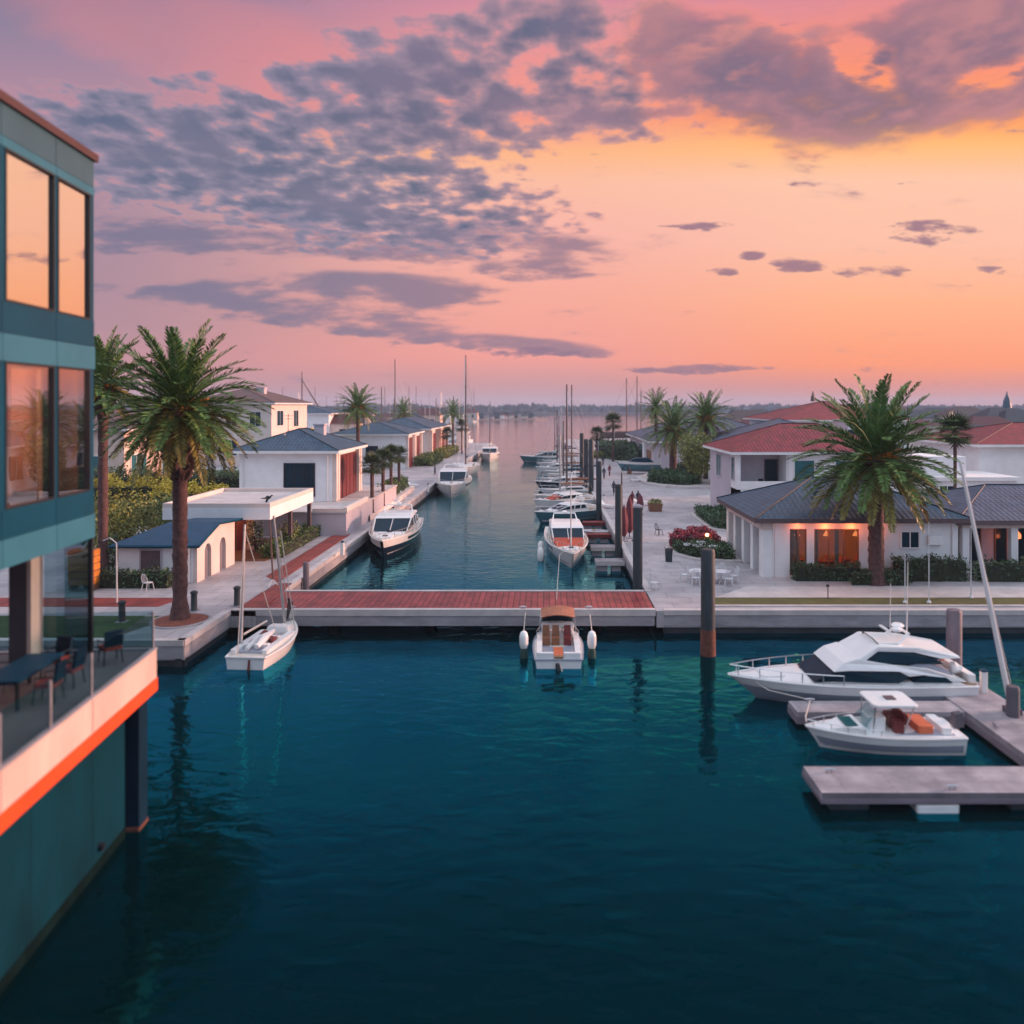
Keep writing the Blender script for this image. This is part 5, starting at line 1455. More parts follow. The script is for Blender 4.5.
sail_yacht("sailboat", "sailboat with the tall brown mast in the middle of the right canal row", 9.5, 2.9, 1.0, (3.7, 108.5), R(190), 15.3, 'gel', 'darkmast', "boats in the right hand row of the canal", 'bimini')
motor_yacht("motorboat", "dark hulled motorboat behind the tall brown masted sailboat", 8.0, 2.7, 1.05, (2.4, 119), R(190), 'navy', "boats in the right hand row of the canal", 'trim')
sail_yacht("sailboat", "sailboat with the mast close beside the dark pilings of the right row", 10, 3.0, 1.0, (5.2, 132), R(188), 15.8, 'gel', 'darkmast', "boats in the right hand row of the canal", 'navypanel')
motor_yacht("motorboat", "small white boat near the far end of the right canal row", 8.5, 2.8, 1.1, (2.3, 146), R(195), 'gel', "boats in the right hand row of the canal", 'navypanel')
sail_yacht("sailboat", "low masted sailboat at the far end of the right canal row", 10, 3.0, 1.0, (3.2, 158), R(186), 11.5, 'gel', 'darkmast', "boats in the right hand row of the canal", 'bimini')
motor_yacht("motorboat", "pale teal boat pointing out into the canal at the end of the right row", 11, 3.2, 1.25, (-.2, 174), R(182), 'tealhull', "boats in the right hand row of the canal", 'trim', 'tealhull', 'deckpaint')
sail_yacht("sailboat", "sailboat with a short brown mast beyond the pale teal boat", 9.5, 2.9, 1.0, (4.0, 186), R(188), 10.0, 'gel', 'darkmast', "boats in the right hand row of the canal", 'navypanel')

for (x_, y_, L_, mh, rr, mm), lb in zip(((2.6, 102.5, 8.5, 8.6, 192, 'alu'), (3.6, 125, 9, 10.0, 187, 'darkmast'), (3.8, 139, 9, 9.0, 190, 'alu'), (4.2, 166, 10, 12.0, 186, 'alu'), (3.2, 196, 10, 9.5, 184, 'darkmast')),
    ("slim sailboat just nearer than the tall brown mast", "sailboat between the two tall brown masts", "pale masted sailboat beyond the second brown mast", "pale masted sailboat near the end of the right row", "brown masted sailboat farthest along the right row")):
    sail_yacht("sailboat", lb, L_, 2.7, .95, (x_, y_), R(rr), mh, 'gel', mm, "boats in the right hand row of the canal", 'bimini' if mm == 'alu' else 'navypanel')
# finger piers
piers = [(60.6, 'grey'), (66.6, 'grey'), (73.0, 'red'), (80.5, 'red'), (91, 'grey'), (102, 'grey'), (113, 'grey'), (125, 'grey'), (139, 'grey'), (152, 'grey')]
lbs = ["grey finger pier nearest the footbridge in the canal", "grey finger pier second from the footbridge beside the red cover", "red edged finger pier beside the cabin boat stern", "red edged finger pier just behind the cabin boat",
       "grey finger pier between the two nearest slanted motorboats", "grey finger pier before the tall brown masted sailboat", "grey finger pier behind the tall brown masted sailboat", "grey finger pier behind the dark hulled motorboat", "grey finger pier behind the second brown mast", "grey finger pier nearest the far end of the row"]
for (y, c), lb in zip(piers, lbs):
    T = thing("finger_pier", lb, "pier", (4.9, y, 0), 0, "finger piers of the right canal bank")
    q = MB(); q.box(-1.1, 1.1, -.55, .55, .62, .74); q.build("deck", 'bridgewood' if c == 'red' else 'dockgrey', T)
    q = MB(); q.box(-1.12, 1.1, -.62, -.56, .45, .78); q.build("edge_beam", 'coping' if c == 'grey' else 'redwood', T)
    q = MB(); q.box(-1.12, 1.1, .56, .62, .45, .78); q.build("edge_beam", 'coping' if c == 'grey' else 'redwood', T)
    q = MB(); q.box(-1.0, -.2, -.45, .45, -.2, .44); q.box(.1, .8, -.45, .45, -.2, .44); q.build("float", 'quayface', T)
h2 = Hull(2.6, 1.2, .42, .85, .1)
T = base_boat("dinghy", "little white dinghy between the red edged finger piers", "dinghy", (4.7, 76.6), R(180), h2, 'gel', 'gelgrey')
q = MB(); q.box(-.1, .15, -.5, .5, .5, .55); q.build("thwart", 'teak', T)

# ---- left bank yachts
motor_yacht("navy_yacht", "motor yacht with a dark navy hull moored nearest on the left bank", 15.2, 4.3, 1.35, (-13.45, 71.2), R(-87), 'navy', None, 'trim', upper=True)
motor_yacht("white_yacht", "white motor yacht moored behind the navy hulled one on the left bank", 19, 5.2, 1.55, (-13.2, 115), R(-86), 'gel', None, 'navypanel', 'gel', 'deckpaint', True)
sail_yacht("sailing_yacht", "white sailing yacht with the tallest mast at the far end of the left bank", 17, 4.6, 1.7, (-14.0, 142), R(-88), 21.2, 'gel', 'darkmast')
motor_yacht("far_yacht", "white yacht with a blue cover behind the tallest mast on the left bank", 15, 4.6, 1.5, (-12.6, 182), R(-86), 'gel', None, 'navypanel', 'gel', 'deckpaint', True)
sail_yacht("ketch", "white ketch with raked rigging last in the left bank row", 13, 4.0, 1.4, (-14.2, 206), R(-90), 13.5, 'gel', 'darkmast', None, 'bimini', .12)

# ---- big flybridge yacht at right
h = Hull(10.0, 3.2, 1.25, .92, .13, 2.3, .05, .14)
T = base_boat("flybridge_yacht", "large white flybridge yacht with dark wraparound windows at the right hand dock", "motor yacht", (12.75, 34.2), R(180), h, 'gelgrey', 'gel', None, 'gel')
T.scale = (1, 1, .77)
h.side_band(.62, .99, .0, .985, .015).build("upper_topsides", 'gel', T)
def tp(f, zmid=2, f2=None): return lambda x, z: min(f if z < zmid else (f2 or f), h.hw(x) * .92)
q = MB(); q.profile([(2.6, 1.2), (1.35, 1.40), (-3.9, 1.42), (-4.3, 1.2)], tp(1.42)); q.build("cabin_trunk", 'gel', T, bevel=.04)
q = MB(); q.profile([(2.05, 1.38), (1.05, 2.02), (-1.4, 1.98), (-1.75, 1.70), (-1.35, 1.40)], tp(1.38, 1.8, 1.22)); q.build("saloon_window", 'darkglass', T)
q = MB(); q.profile([(-1.95, 1.46), (-2.5, 1.78), (-3.3, 1.70), (-3.55, 1.43)], tp(1.40)); q.build("aft_window", 'darkglass', T)
q = MB(); q.profile([(1.30, 1.95), (.85, 2.42), (.3, 2.62), (-1.2, 2.30), (-2.6, 2.12), (-3.9, 1.6), (-4.2, 1.44), (-3.6, 1.44), (-2.4, 1.80), (-1.8, 1.72), (-1.4, 1.99), (.6, 2.03)], tp(1.34, 2.2, 1.22)); q.build("upper_deckhouse", 'gel', T, bevel=.03)
q = MB(); q.profile([(.10, 2.46), (-.55, 2.98), (-2.0, 2.92), (-2.9, 2.62), (-3.3, 2.34), (-1.4, 2.36)], tp(1.18, 2.7, 1.05)); q.build("bridge_window", 'darkglass', T)
q = MB(); q.profile([(.35, 2.50), (-.45, 3.12), (-.62, 3.26), (-2.3, 3.18), (-3.9, 2.80), (-4.0, 2.66), (-3.2, 2.62), (-2.1, 2.93), (-.6, 2.985), (.0, 2.46)], tp(1.22, 2.7, 1.12)); q.build("flybridge_roof", 'gel', T, bevel=.03)
q = MB(); q.profile([(-2.2, 2.2), (-3.7, 2.62), (-3.3, 2.34), (-4.0, 1.9), (-4.3, 1.42), (-3.4, 1.5), (-2.6, 1.9)], tp(1.10)); q.build("aft_house", 'gelgrey', T)
q = MB(); q.box(-1.9, -.7, -.7, .7, 3.24, 3.29, .2); q.build("flybridge_coaming", 'gel', T)
q = MB(); q.tube([(-.75, -.8, 3.24), (-.6, -.55, 3.48), (-.6, .55, 3.48), (-.75, .8, 3.24)], .03, 5); q.build("flybridge_screen", 'black', T)
q = MB()
for sd in (-1, 1): q.tube([(-1.6, sd * .75, 3.2), (-2.1, sd * .55, 3.75)], .06, 6)
q.tube([(-2.1, -.6, 3.75), (-2.1, .6, 3.75)], .07, 6); q.build("radar_arch", 'gel', T)
q = MB(); q.lathe([(.25, 3.82), (.28, 3.9), (.18, 4.0)], -2.05, -.35, 12); q.lathe([(.2, 3.82), (.22, 3.95), (.12, 4.06)], -1.7, .35, 12); q.box(-1.4, -1.28, -.45, .45, 3.80, 3.88); q.tube([(-1.6, 0, 3.6), (-1.34, 0, 3.82)], .05, 5); q.build("radar", 'gel', T)
q = MB(); q.tube([(-2.2, .2, 3.75), (-2.25, .2, 7.6)], [.03, .012], 5); q.build("antenna", 'whitemast', T)
q = MB(); q.tube([(-1.75, -.4, 3.2), (-1.8, -.45, 6.2)], [.02, .01], 4); q.build("antenna", 'whitemast', T)
q = MB(); q.box(-5.0, -4.2, -1.3, 1.3, 1.28, 1.33); q.build("cockpit_floor", 'teak', T)
q = MB(); q.box(-5.05, -4.75, -1.2, 1.2, 1.331, 1.75, .06); q.blob((-4.5, .5, 1.85), .3, .35, .3, 6, 2, .2); q.build("aft_seat", 'trim', T)
q = MB(); q.box(-4.5, -4.1, -.9, -.3, 1.9, 2.25, .05); q.build("red_cushions", 'orangeseat', T)
q = MB(); q.box(-5.75, -5.2, -1.2, 1.2, .35, .45); q.build("swim_platform", 'teak', T)
h.rail(.55, .985, .55, .08, 6, .03).build("bow_rail", 'chrome', T)
q = MB(); q.box(2.6, 3.6, -.5, .5, 1.30, 1.40, .12); q.build("sun_pad", 'trim', T)

for c_ in T.children:
    if c_.name.split('.')[0] in ('cabin_trunk', 'saloon_window', 'aft_window', 'upper_deckhouse', 'bridge_window', 'flybridge_roof', 'flybridge_coaming', 'flybridge_screen', 'radar_arch', 'radar', 'antenna'): c_.location.x = -.42

# ---- centre console boat
h = Hull(6.1, 2.2, .78, .92, .10, 2.2, .22)
T = base_boat("console_boat", "small white fishing boat with a hard top and orange seats between the grey docks", "motorboat", (12.25, 29.3), R(180), h, 'gel', 'gel', None, 'trim', 'gelgrey')
T.scale = (.9, .9, .84)
h.side_band(.22, .60, .02, .97, .012).build("grey_topsides", 'gelgrey', T)
q = MB(); q.box(-2.7, 1.3, -.78, .78, .80, .83); q.build("cockpit_floor", 'gelgrey', T)
q = MB(); q.profile([(2.3, .86), (1.6, 1.05), (.85, 1.12), (.8, .83)], lambda x, z: min(.8, h.hw(x) * .8)); q.build("foredeck", 'gel', T, bevel=.04)
q = MB(); q.box(1.05, 1.55, -.5, .5, 1.085, 1.12); q.build("deck_hatch", 'tealglass', T)
q = MB(); q.box(-.1, .6, -.42, .42, .831, 1.42, .06); q.build("console", 'gel', T)
q = MB(); q.solid([(.85, -.62, 1.1), (.85, .62, 1.1), (.78, .62, 1.1), (.78, -.62, 1.1)], [(.35, -.5, 1.75), (.35, .5, 1.75), (.30, .5, 1.75), (.30, -.5, 1.75)]); q.build("windscreen", 'rail_glass', T)
q = MB(); q.box(-1.25, .55, -.85, .85, 2.0, 2.10, .15); q.build("hard_top", 'gel', T, bevel=.02)
q = MB(); q.box(-.6, -.2, -.2, .2, 2.101, 2.15); q.build("hatch", 'shutter', T)
q = MB()
for sd in (-1, 1):
    for x0_, x1_ in ((.5, .45), (-.7, -1.1)): q.tube([(x0_, sd * .6, .85), (x1_, sd * .7, 2.0)], .03, 5)
q.build("top_frame", 'chrome', T)
for y in (-.42, .02, .46):
    q = MB(); q.box(-.75, -.35, y - .18, y + .18, .831, 1.35, .05); q.box(-.85, -.74, y - .18, y + .18, 1.2, 1.62); q.build("helm_seat", 'redwood', T)
q = MB(); q.box(-1.9, -1.3, -.65, .65, .831, 1.15, .05); q.build("orange_bench", 'orangeseat', T)
q = MB(); q.box(-2.6, -2.2, -.75, .75, .831, 1.1, .05); q.build("stern_bench", 'gel', T)
q = MB(); q.solid([(-3.35, -.2, .9), (-2.95, -.2, .9), (-2.95, .2, .9), (-3.35, .2, .9)], [(-3.3, -.16, 1.5), (-3.0, -.16, 1.45), (-3.0, .16, 1.45), (-3.3, .16, 1.5)]); q.box(-3.22, -3.05, -.08, .08, -.35, .9); q.build("outboard_motor", 'columndark', T)
h.rail(.55, .985, .28, .08, 5, .02).build("bow_rail", 'chrome', T)

# ------------------------------------------------------------------ right hand docks
T = thing("main_dock", "grey boarded dock running along the right edge toward the camera", "dock", (17.5, 30, 0))
q = MB(); q.box(-1.15, 1.1, -15, 6.0, .42, .60); q.build("deck", 'dockgrey', T)
q = MB(); q.box(-1.18, 1.14, -15.05, 6.05, .12, .415); q.build("fascia", 'dockside', T)
for y in (-8, -1, 5): q = MB(); q.box(-.9, .9, y - .8, y + .8, -.4, .12); q.build("float", 'undershade', T)
T = thing("finger_dock", "grey finger dock between the flybridge yacht and the fishing boat", "dock", (13.1, 31.6, 0), 0, "grey finger docks at right")
q = MB(); q.box(-3.3, 3.22, -.55, .62, .42, .58); q.build("deck", 'dockgrey', T)
q = MB(); q.box(-3.33, 3.22, -.58, .65, .12, .415); q.build("fascia", 'dockside', T)
for x in (-2.2, 1.5): q = MB(); q.box(x - .6, x + .6, -.45, .5, -.4, .12); q.build("float", 'undershade', T)
T = thing("finger_dock", "broad grey finger dock lowest in the right foreground", "dock", (12.4, 25.5, 0), 0, "grey finger docks at right")
q = MB(); q.box(-3.9, 3.92, -.95, .85, .42, .60); q.build("deck", 'dockgrey', T)
q = MB(); q.box(-3.93, 3.92, -.98, .88, .27, .415); q.build("fascia", 'dockside', T)
q = MB(); q.box(-1.0, .3, -1.02, -.3, .0, .22, .05); q.build("white_float", 'gel', T)
for x in (-3.0, 2.6): q = MB(); q.box(x - .6, x + .6, -.8, .7, -.4, .265); q.build("float", 'undershade', T)

# ------------------------------------------------------------------ pilings and masts
def piling(label, x, y, top, r, z0=-.6, foot=False, m='pile', group=None, name="piling", cap=None):
    T = thing(name, label, "piling", (x, y, 0), 0, group)
    q = MB(); q.lathe([(r * 1.05, z0), (r, z0 + .5), (r * .98, top - .12), (r * .86, top)], 0, 0, 16, lambda a, z: 1 + .02 * math.sin(5 * a + z)); q.build("post", m, T, smooth=True)
    if foot: q = MB(); q.lathe([(r * 1.09, z0 + .1), (r * 1.07, .5), (r * 1.05, 1.15), (r * 1.01, 1.3)], 0, 0, 16, lambda a, z: 1 + .015 * math.sin(4 * a + 3 * z)); q.build("rusty_band", 'rust', T, smooth=True)
    if cap: q = MB(); q.lathe([(r * 1.1, top + .004), (r * 1.08, top + .1), (r * .4, top + .2)], 0, 0, 14); q.build("cap", cap, T, smooth=True)
    return T
piling("thick dark piling with a rusty foot standing alone before the right quay corner", 8.15, 40.0, 5.3, .36, foot=True)
g = "dark pilings along the right canal edge"
piling("tall dark piling with a pale cap at the right end of the red bridge", 5.7, 49.2, 6.2, .30, m='pile', group=g, cap='quayface')
piling("tall dark piling beside the closed red canopies", 5.75, 62.5, 6.3, .28, group=g)
piling("dark piling third along the right canal edge", 5.75, 85.5, 6.5, .30, group=g)
piling("dark piling beside the second brown mast", 6.0, 104, 8.0, .34, group=g)
piling("dark piling fifth along the right canal edge", 5.9, 115, 7.6, .34, group=g)
piling("dark piling at the far end of the right canal edge", 5.9, 128, 8.0, .36, group=g)
piling("pale grey piling behind the stern of the flybridge yacht", 18.2, 35.6, 3.4, .33, m='pilegrey')
piling("short dark bollard post at the foot of the slanted white mast", 17.9, 30.6, 1.75, .24, m='columndark', name="mooring_post")
piling("small dark piling at the left canal edge behind the red landing", -15.5, 51.9, 2.3, .2, m='pilegrey')
g = "dark bollards on the left quay"
for lb, (u, v) in (("dark bollard right of the big palm trunk on the left quay", (194, 611)), ("dark bollard near the left quay corner edge", (237, 606)), ("dark bollard left of the palm by the lawn", (122, 622))):
    p = G(u, v)
    T = thing("bollard", lb, "bollard", (p.x, p.y, QZ), 0, g)
    q = MB(); q.lathe([(.22, 0), (.17, .06), (.16, .92), (.20, .96), (.19, 1.06), (.08, 1.12)], 0, 0, 12); q.build("post", 'pile', T, smooth=True)
    q = MB(); q.box(-.26, .26, -.26, .26, 0, .04); q.build("base_plate", 'quayface', T)

T = thing("raked_mast", "long white mast leaning left over the right hand dock", "mast", (18.05, 30.9, .6))
tx, tz = 16.0, 10.3
q = MB(); q.tube([(0, 0, 0), (16.2 - 18.05, .3, tz - .6)], [.12, .06], 8); q.build("spar", 'whitemast', T)
q = MB(); q.tube([(.0, 0, .9), (-1.7, .27, 8.9)], .012, 4); q.build("halyard", 'rope', T)
q = MB(); q.box(-.25, .25, -.25, .25, -.02, .22); q.build("mast_step", 'columndark', T)

T = thing("thin_pole", "thin white pole with a small foot beside the left lawn", "pole", (*G(117, 603)[:2], QZ))
q = MB(); q.tube([(0, 0, 0), (-.03, 0, 3.4)], [.05, .03], 6); q.build("shaft", 'whitemast', T)
q = MB(); q.tube([(-.03, 0, 3.4), (-.4, 0, 3.7), (-.8, 0, 3.55)], .03, 5); q.build("arm", 'whitemast', T)
p = G(273, 586)
T = thing("flag_pole", "reddish pole on a small tripod foot at the quay by the open sailboat", "pole", (p.x, p.y, QZ))
q = MB(); q.tube([(0, 0, .4), (-.2, 0, 4.1)], [.06, .04], 6); q.build("shaft", 'darkmast', T)
q = MB()
for a in range(3): q.tube([(0, 0, .45), (.35 * math.cos(a * 2.1), .35 * math.sin(a * 2.1), 0)], .03, 5)
q.build("tripod", 'whitemast', T)

# street lamp on the promenade
T = thing("street_lamp", "dark street lamp with a curved arm on the right promenade", "street lamp", (7.0, 73, QZ))
q = MB(); q.tube([(0, 0, 0), (0, 0, 5.0), (.05, 0, 5.4), (.3, 0, 5.75), (.65, 0, 5.6)], [.09, .06, .06, .05, .05], 7); q.build("pole", 'black', T)
q = MB(); q.lathe([(.16, 5.38), (.14, 5.5), (.05, 5.6)], .65, 0, 10); q.build("lamp_head", 'black', T)

# closed canopies by the promenade edge
def closed_parasol(label, u, v, hgt, m='cloth_red', k=1.0):
    p = G(u, v)
    T = thing("closed_parasol", label, "parasol", (p.x, p.y, QZ), 0, "closed wine red parasols on the promenade")
    q = MB(); q.tube([(0, 0, 0), (0, 0, hgt)], .04, 6); q.build("pole", 'black', T)
    q = MB(); q.lathe([(.10, hgt * .12), (.26 * k, hgt * .22), (.32 * k, hgt * .55), (.20 * k, hgt * .85), (.05, hgt * .98)], 0, 0, 14, lambda a, z: 1 + .18 * math.sin(5 * a + z)); q.build("canopy", m, T, smooth=True)
    q = MB(); q.box(-.35, .35, -.35, .35, 0, .08); q.build("base", 'quayface', T)
closed_parasol("tallest closed wine red parasol beside the street lamp", 629.6, 538, 3.6, 'cloth_red', 1.15)
closed_parasol("closed parasol in front of the tallest one nearest the canal", 624, 541, 3.0)
closed_parasol("small closed parasol standing right of the tallest one", 640, 515, 2.2)

p = G(655, 511)
T = thing("planter_box", "square brown planter box with a dry shrub on the promenade", "planter", (p.x, p.y, QZ))
q = MB(); q.solid([(-.62, -.62, 0), (.62, -.62, 0), (.62, .62, 0), (-.62, .62, 0)], [(-.72, -.72, .8), (.72, -.72, .8), (.72, .72, .8), (-.72, .72, .8)]); q.build("box", 'brownwood', T, bevel=.02)
q = MB(); foliage(q, lambda a: a.length < 1.3, (-.7, .7, -.7, .7, .78, 1.25), 300, .2, 5); q.build("foliage", 'leafolive', T)

# people far along the promenade
def person(label, loc, rz, cloth):
    T = thing("person", label, "person", loc, rz, "people strolling on the far promenade")
    J = [(0, 0, .95), (0, 0, 1.2), (0, 0, 1.42), (0, .02, 1.55), (0, .03, 1.68), (.1, .05, .5), (.11, .15, .06), (.11, .30, .03), (-.1, -.04, .5), (-.11, -.2, .1), (-.11, -.1, .03), (.2, 0, 1.4), (.26, -.05, 1.12), (.27, .08, .88), (-.2, 0, 1.4), (-.26, .05, 1.12), (-.27, -.08, .88)]
    ed = [(0, 1), (1, 2), (2, 3), (3, 4), (0, 5), (5, 6), (6, 7), (0, 8), (8, 9), (9, 10), (2, 11), (11, 12), (12, 13), (2, 14), (14, 15), (15, 16)]
    rad = [.15, .14, .15, .06, .11, .08, .05, .04, .08, .05, .04, .07, .05, .04, .07, .05, .04]
    me = bpy.data.meshes.new("body"); me.from_pydata(J, ed, [])
    o = bpy.data.objects.new("body", me); COL.objects.link(o); o.parent = T
    md = o.modifiers.new("skin", 'SKIN'); o.modifiers.new("sub", 'SUBSURF').levels = 1
    for v, r_ in zip(me.skin_vertices[0].data, rad): v.radius = (r_, r_)
    me.skin_vertices[0].data[0].use_root = True
    me.materials.append(cloth)
    q = MB(); q.blob((0, .02, 1.72), .085, .10, .09, 2, 2, .03); q.build("hair", 'black', T)
person("person in dark clothes walking on the promenade before the blue hulled boat", (*G(604, 479)[:2], QZ), R(20), M['cloth_dark'])
person("person in wine red clothes walking on the promenade before the blue hulled boat", (*G(609.5, 476)[:2], QZ), R(200), M['cloth_red'])
person("person in dark clothes farthest along the right promenade", (*G(603, 466)[:2], QZ), R(160), M['cloth_dark'])

# blue boat on the promenade
h = Hull(7.2, 2.5, 1.1, .85, .12)
T = base_boat("stored_boat", "blue hulled boat with a dark cover stored on blocks on the right promenade", "motorboat", (15.2, 131), R(180), h, 'tealhull', 'navypanel', None, 'trim', None)
T.location.z = QZ + .75
h.side_band(.72, .95, .0, .97).build("pale_stripe", 'trim', T)
q = MB(); q.profile([(1.8, 1.1), (.6, 1.8), (-1.6, 1.9), (-2.6, 1.2)], lambda x, z: min(.9, h.hw(x) * .8)); q.build("cover", 'navypanel', T)
q = MB()
for x in (-2.2, 1.4): q.box(x - .3, x + .3, -.9, .9, -.75, -.15)
q.build("keel_block", 'brownwood', T)

# garden furniture on the right promenade
def iron_chair(label, p, rz, group="white iron garden chairs", m='white_iron'):
    T = thing("garden_chair", label, "chair", (p[0], p[1], QZ), rz, group)
    q = MB(); q.lathe([(.26, .44), (.27, .47), (.1, .48)], 0, 0, 12); q.build("seat", m, T)
    q = MB(); q.tube([(-.24, .2, .46), (-.26, .26, .8), (-.12, .3, 1.0), (.12, .3, 1.0), (.26, .26, .8), (.24, .2, .46)], .025, 5)
    for x in (-.1, 0, .1): q.tube([(x, .22, .46), (x, .29, .99)], .016, 4)
    q.build("backrest", m, T)
    for sx in (-1, 1):
        q = MB(); q.tube([(sx * .2, -.18, .45), (sx * .26, -.24, 0)], .024, 5); q.build("leg", m, T)
        q = MB(); q.tube([(sx * .2, .18, .45), (sx * .24, .28, 0)], .024, 5); q.build("leg", m, T)
    return T
def iron_table(label, p, group="white iron garden tables"):
    T = thing("garden_table", label, "table", (p[0], p[1], QZ), 0, group)
    q = MB(); q.lathe([(.56, .72), (.58, .75), (.5, .77)], 0, 0, 20); q.build("tabletop", 'white_iron', T)
    q = MB(); q.tube([(0, 0, .72), (0, 0, .15)], .05, 7)
    for k in range(3): q.tube([(0, 0, .3), (.3 * math.cos(k * 2.1), .3 * math.sin(k * 2.1), .12), (.42 * math.cos(k * 2.1), .42 * math.sin(k * 2.1), 0)], .03, 5)
    q.build("pedestal", 'white_iron', T)
pt = G(698, 582); iron_table("round white garden table left of the rusty footed piling", pt)
for dx_, dy_, a, lb in ((-.85, .1, 80, "white iron chair left of the left garden table"), (-.2, .85, 10, "white iron chair behind the left garden table"), (-.3, -.85, 170, "white iron chair in front of the left garden table"), (.75, -.35, -110, "white iron chair right of the left garden table")):
    iron_chair(lb, (pt.x + dx_, pt.y + dy_), R(a))
pt = G(721, 583); iron_table("round white garden table right of the rusty footed piling", pt)
for dx_, dy_, a, lb in ((.8, .1, -80, "white iron chair right of the right garden table"), (.25, .85, -10, "white iron chair behind the right garden table"), (.3, -.8, 170, "white iron chair in front of the right garden table")):
    iron_chair(lb, (pt.x + dx_, pt.y + dy_), R(a))
iron_chair("single white iron chair beside the right end of the red bridge", G(654, 590)[:2], R(60), None)
iron_chair("single dark chair alone on the promenade left of the flower bed", G(659, 535)[:2], R(120), None, 'black')
iron_chair("single pale chair before the hedge of the arched cottage", G(148, 590)[:2], R(150), None)

def lounger(label, p, rz, grp):
    T = thing("sun_lounger", label, "lounger", (p[0], p[1], QZ), rz, grp)
    q = MB(); q.box(-.35, .35, -1.0, .5, .28, .38, .05); q.build("seat", 'trim', T)
    q = MB(); q.solid([(-.35, .5, .28), (.35, .5, .28), (.35, .5, .38), (-.35, .5, .38)], [(-.35, 1.1, .72), (.35, 1.1, .72), (.35, 1.06, .80), (-.35, 1.06, .80)]); q.build("backrest", 'trim', T)
    for sx in (-1, 1):
        for y in (-.9, .45): q = MB(); q.box(sx * .3 - .03, sx * .3 + .03, y - .03, y + .03, 0, .28); q.build("leg", 'white_iron', T)
k = 0
for lb, (u, v), a in (("white lounger on the promenade edge behind the first dark piling", (606, 508), 40), ("white lounger behind the promenade planter by the parasols", (641, 505), 70), ("white lounger near the blue hulled boat", (634, 482), 100), ("white lounger on the left quay between navy and white yachts", (400, 498), 20), ("white lounger on the left quay before the four small palms", (392, 506), -30), ("white lounger on the left quay behind the navy yacht", (412, 487), 60)):
    lounger(lb, G(u, v), R(a), "white loungers along the quays")

# ------------------------------------------------------------------ quay hardware
g = "dock power pedestals along the canal"
for i, (x, y, lb) in enumerate(((-15.2, 60, "power pedestal opposite the bow of the navy yacht"), (-15.2, 80, "power pedestal behind the navy yacht"), (-15.2, 104, "power pedestal by the bow of the white yacht"), (6.7, 60.6, "power pedestal beside the nearest grey finger pier"), (6.7, 73, "power pedestal beside the first red edged finger pier"), (6.7, 91, "power pedestal on the promenade beside the slanted motorboats"), (6.7, 113, "power pedestal far along the promenade edge"))):
    T = thing("power_pedestal", lb, "pedestal", (x, y, QZ), 0, g)
    q = MB(); q.box(-.13, .13, -.13, .13, 0, .95, .03); q.build("post", 'trim', T)
    q = MB(); q.solid([(-.15, -.15, .955), (.15, -.15, .955), (.15, .15, .955), (-.15, .15, .955)], [(-.05, -.05, 1.08), (.05, -.05, 1.08), (.05, .05, 1.08), (-.05, .05, 1.08)]); q.build("cap", 'navypanel', T)
T = thing("power_pedestal", "white power pedestal on the right hand dock beside the flybridge yacht stern", "pedestal", (18.2, 33.2, .6), 0, g)
q = MB(); q.box(-.12, .12, -.12, .12, 0, .85, .03); q.build("post", 'trim', T)
q = MB(); q.box(-.14, .14, -.14, .14, .855, .93, .04); q.build("cap", 'navypanel', T)
def cleat(label, x, y, z, rz, group="steel mooring cleats"):
    T = thing("mooring_cleat", label, "cleat", (x, y, z), rz, group)
    q = MB(); q.tube([(-.2, 0, .12), (-.08, 0, .14), (.08, 0, .14), (.2, 0, .12)], [.025, .035, .035, .025], 6); q.build("horn", 'chrome', T)
    q = MB(); q.box(-.09, -.05, -.03, .03, 0, .12); q.box(.05, .09, -.03, .03, 0, .12); q.build("base", 'chrome', T)
for x, y, rz, lb in ((9.2, 25.9, 0, "cleat at the left end of the lowest grey dock"), (12.6, 24.75, 0, "cleat on the near edge of the lowest grey dock"), (10.6, 32.05, 0, "cleat at the left end of the dock between the two boats"), (13.5, 31.2, 0, "cleat in the middle of the dock between the two boats"), (16.6, 29.5, 90, "cleat on the main right hand dock by the fishing boat stern")):
    cleat(lb, x, y, .59, R(rz))
for x, y, lb in ((-13.9, FY + .2, "cleat on the red bridge curb above the open sailboat"), (-1.2, FY + .2, "cleat on the red bridge curb left of the cruiser"), (2.4, FY + .2, "cleat on the red bridge curb right of the cruiser")):
    cleat(lb, x, y, QZ + .06, 0)
def rope(label, pts, m='rope', r=.025):
    p0 = Vector(pts[0]); q = MB(); q.tube(pts, r, 5); tag(q.build("mooring_rope", m, loc=p0), label, "rope", "mooring ropes")
rope("mooring rope from the fishing boat bow to the dock above it", [(9.6, 29.4, .85), (9.9, 30.4, .66), (10.6, 32.0, .68)])
rope("mooring rope from the flybridge yacht bow to the dock end", [(8.4, 34.2, 1.0), (9.3, 33.2, .66), (10.6, 32.1, .68)])
rope("mooring rope from the open sailboat to the bridge curb", [(-13.8, 43.5, .9), (-13.9, 43.7, 1.2), (-13.9, FY + .2, 1.42)])
T = thing("litter_bin", "round dark litter bin beside the promenade flower bed", "bin", (8.9, 57.5, QZ))
q = MB(); q.lathe([(.24, 0), (.28, .8), (.30, .82)], 0, 0, 14); q.build("bin", 'pile', T, smooth=True)
q = MB(); q.lathe([(.31, .825), (.26, .93), (.08, .98)], 0, 0, 14); q.build("lid", 'black', T, smooth=True)
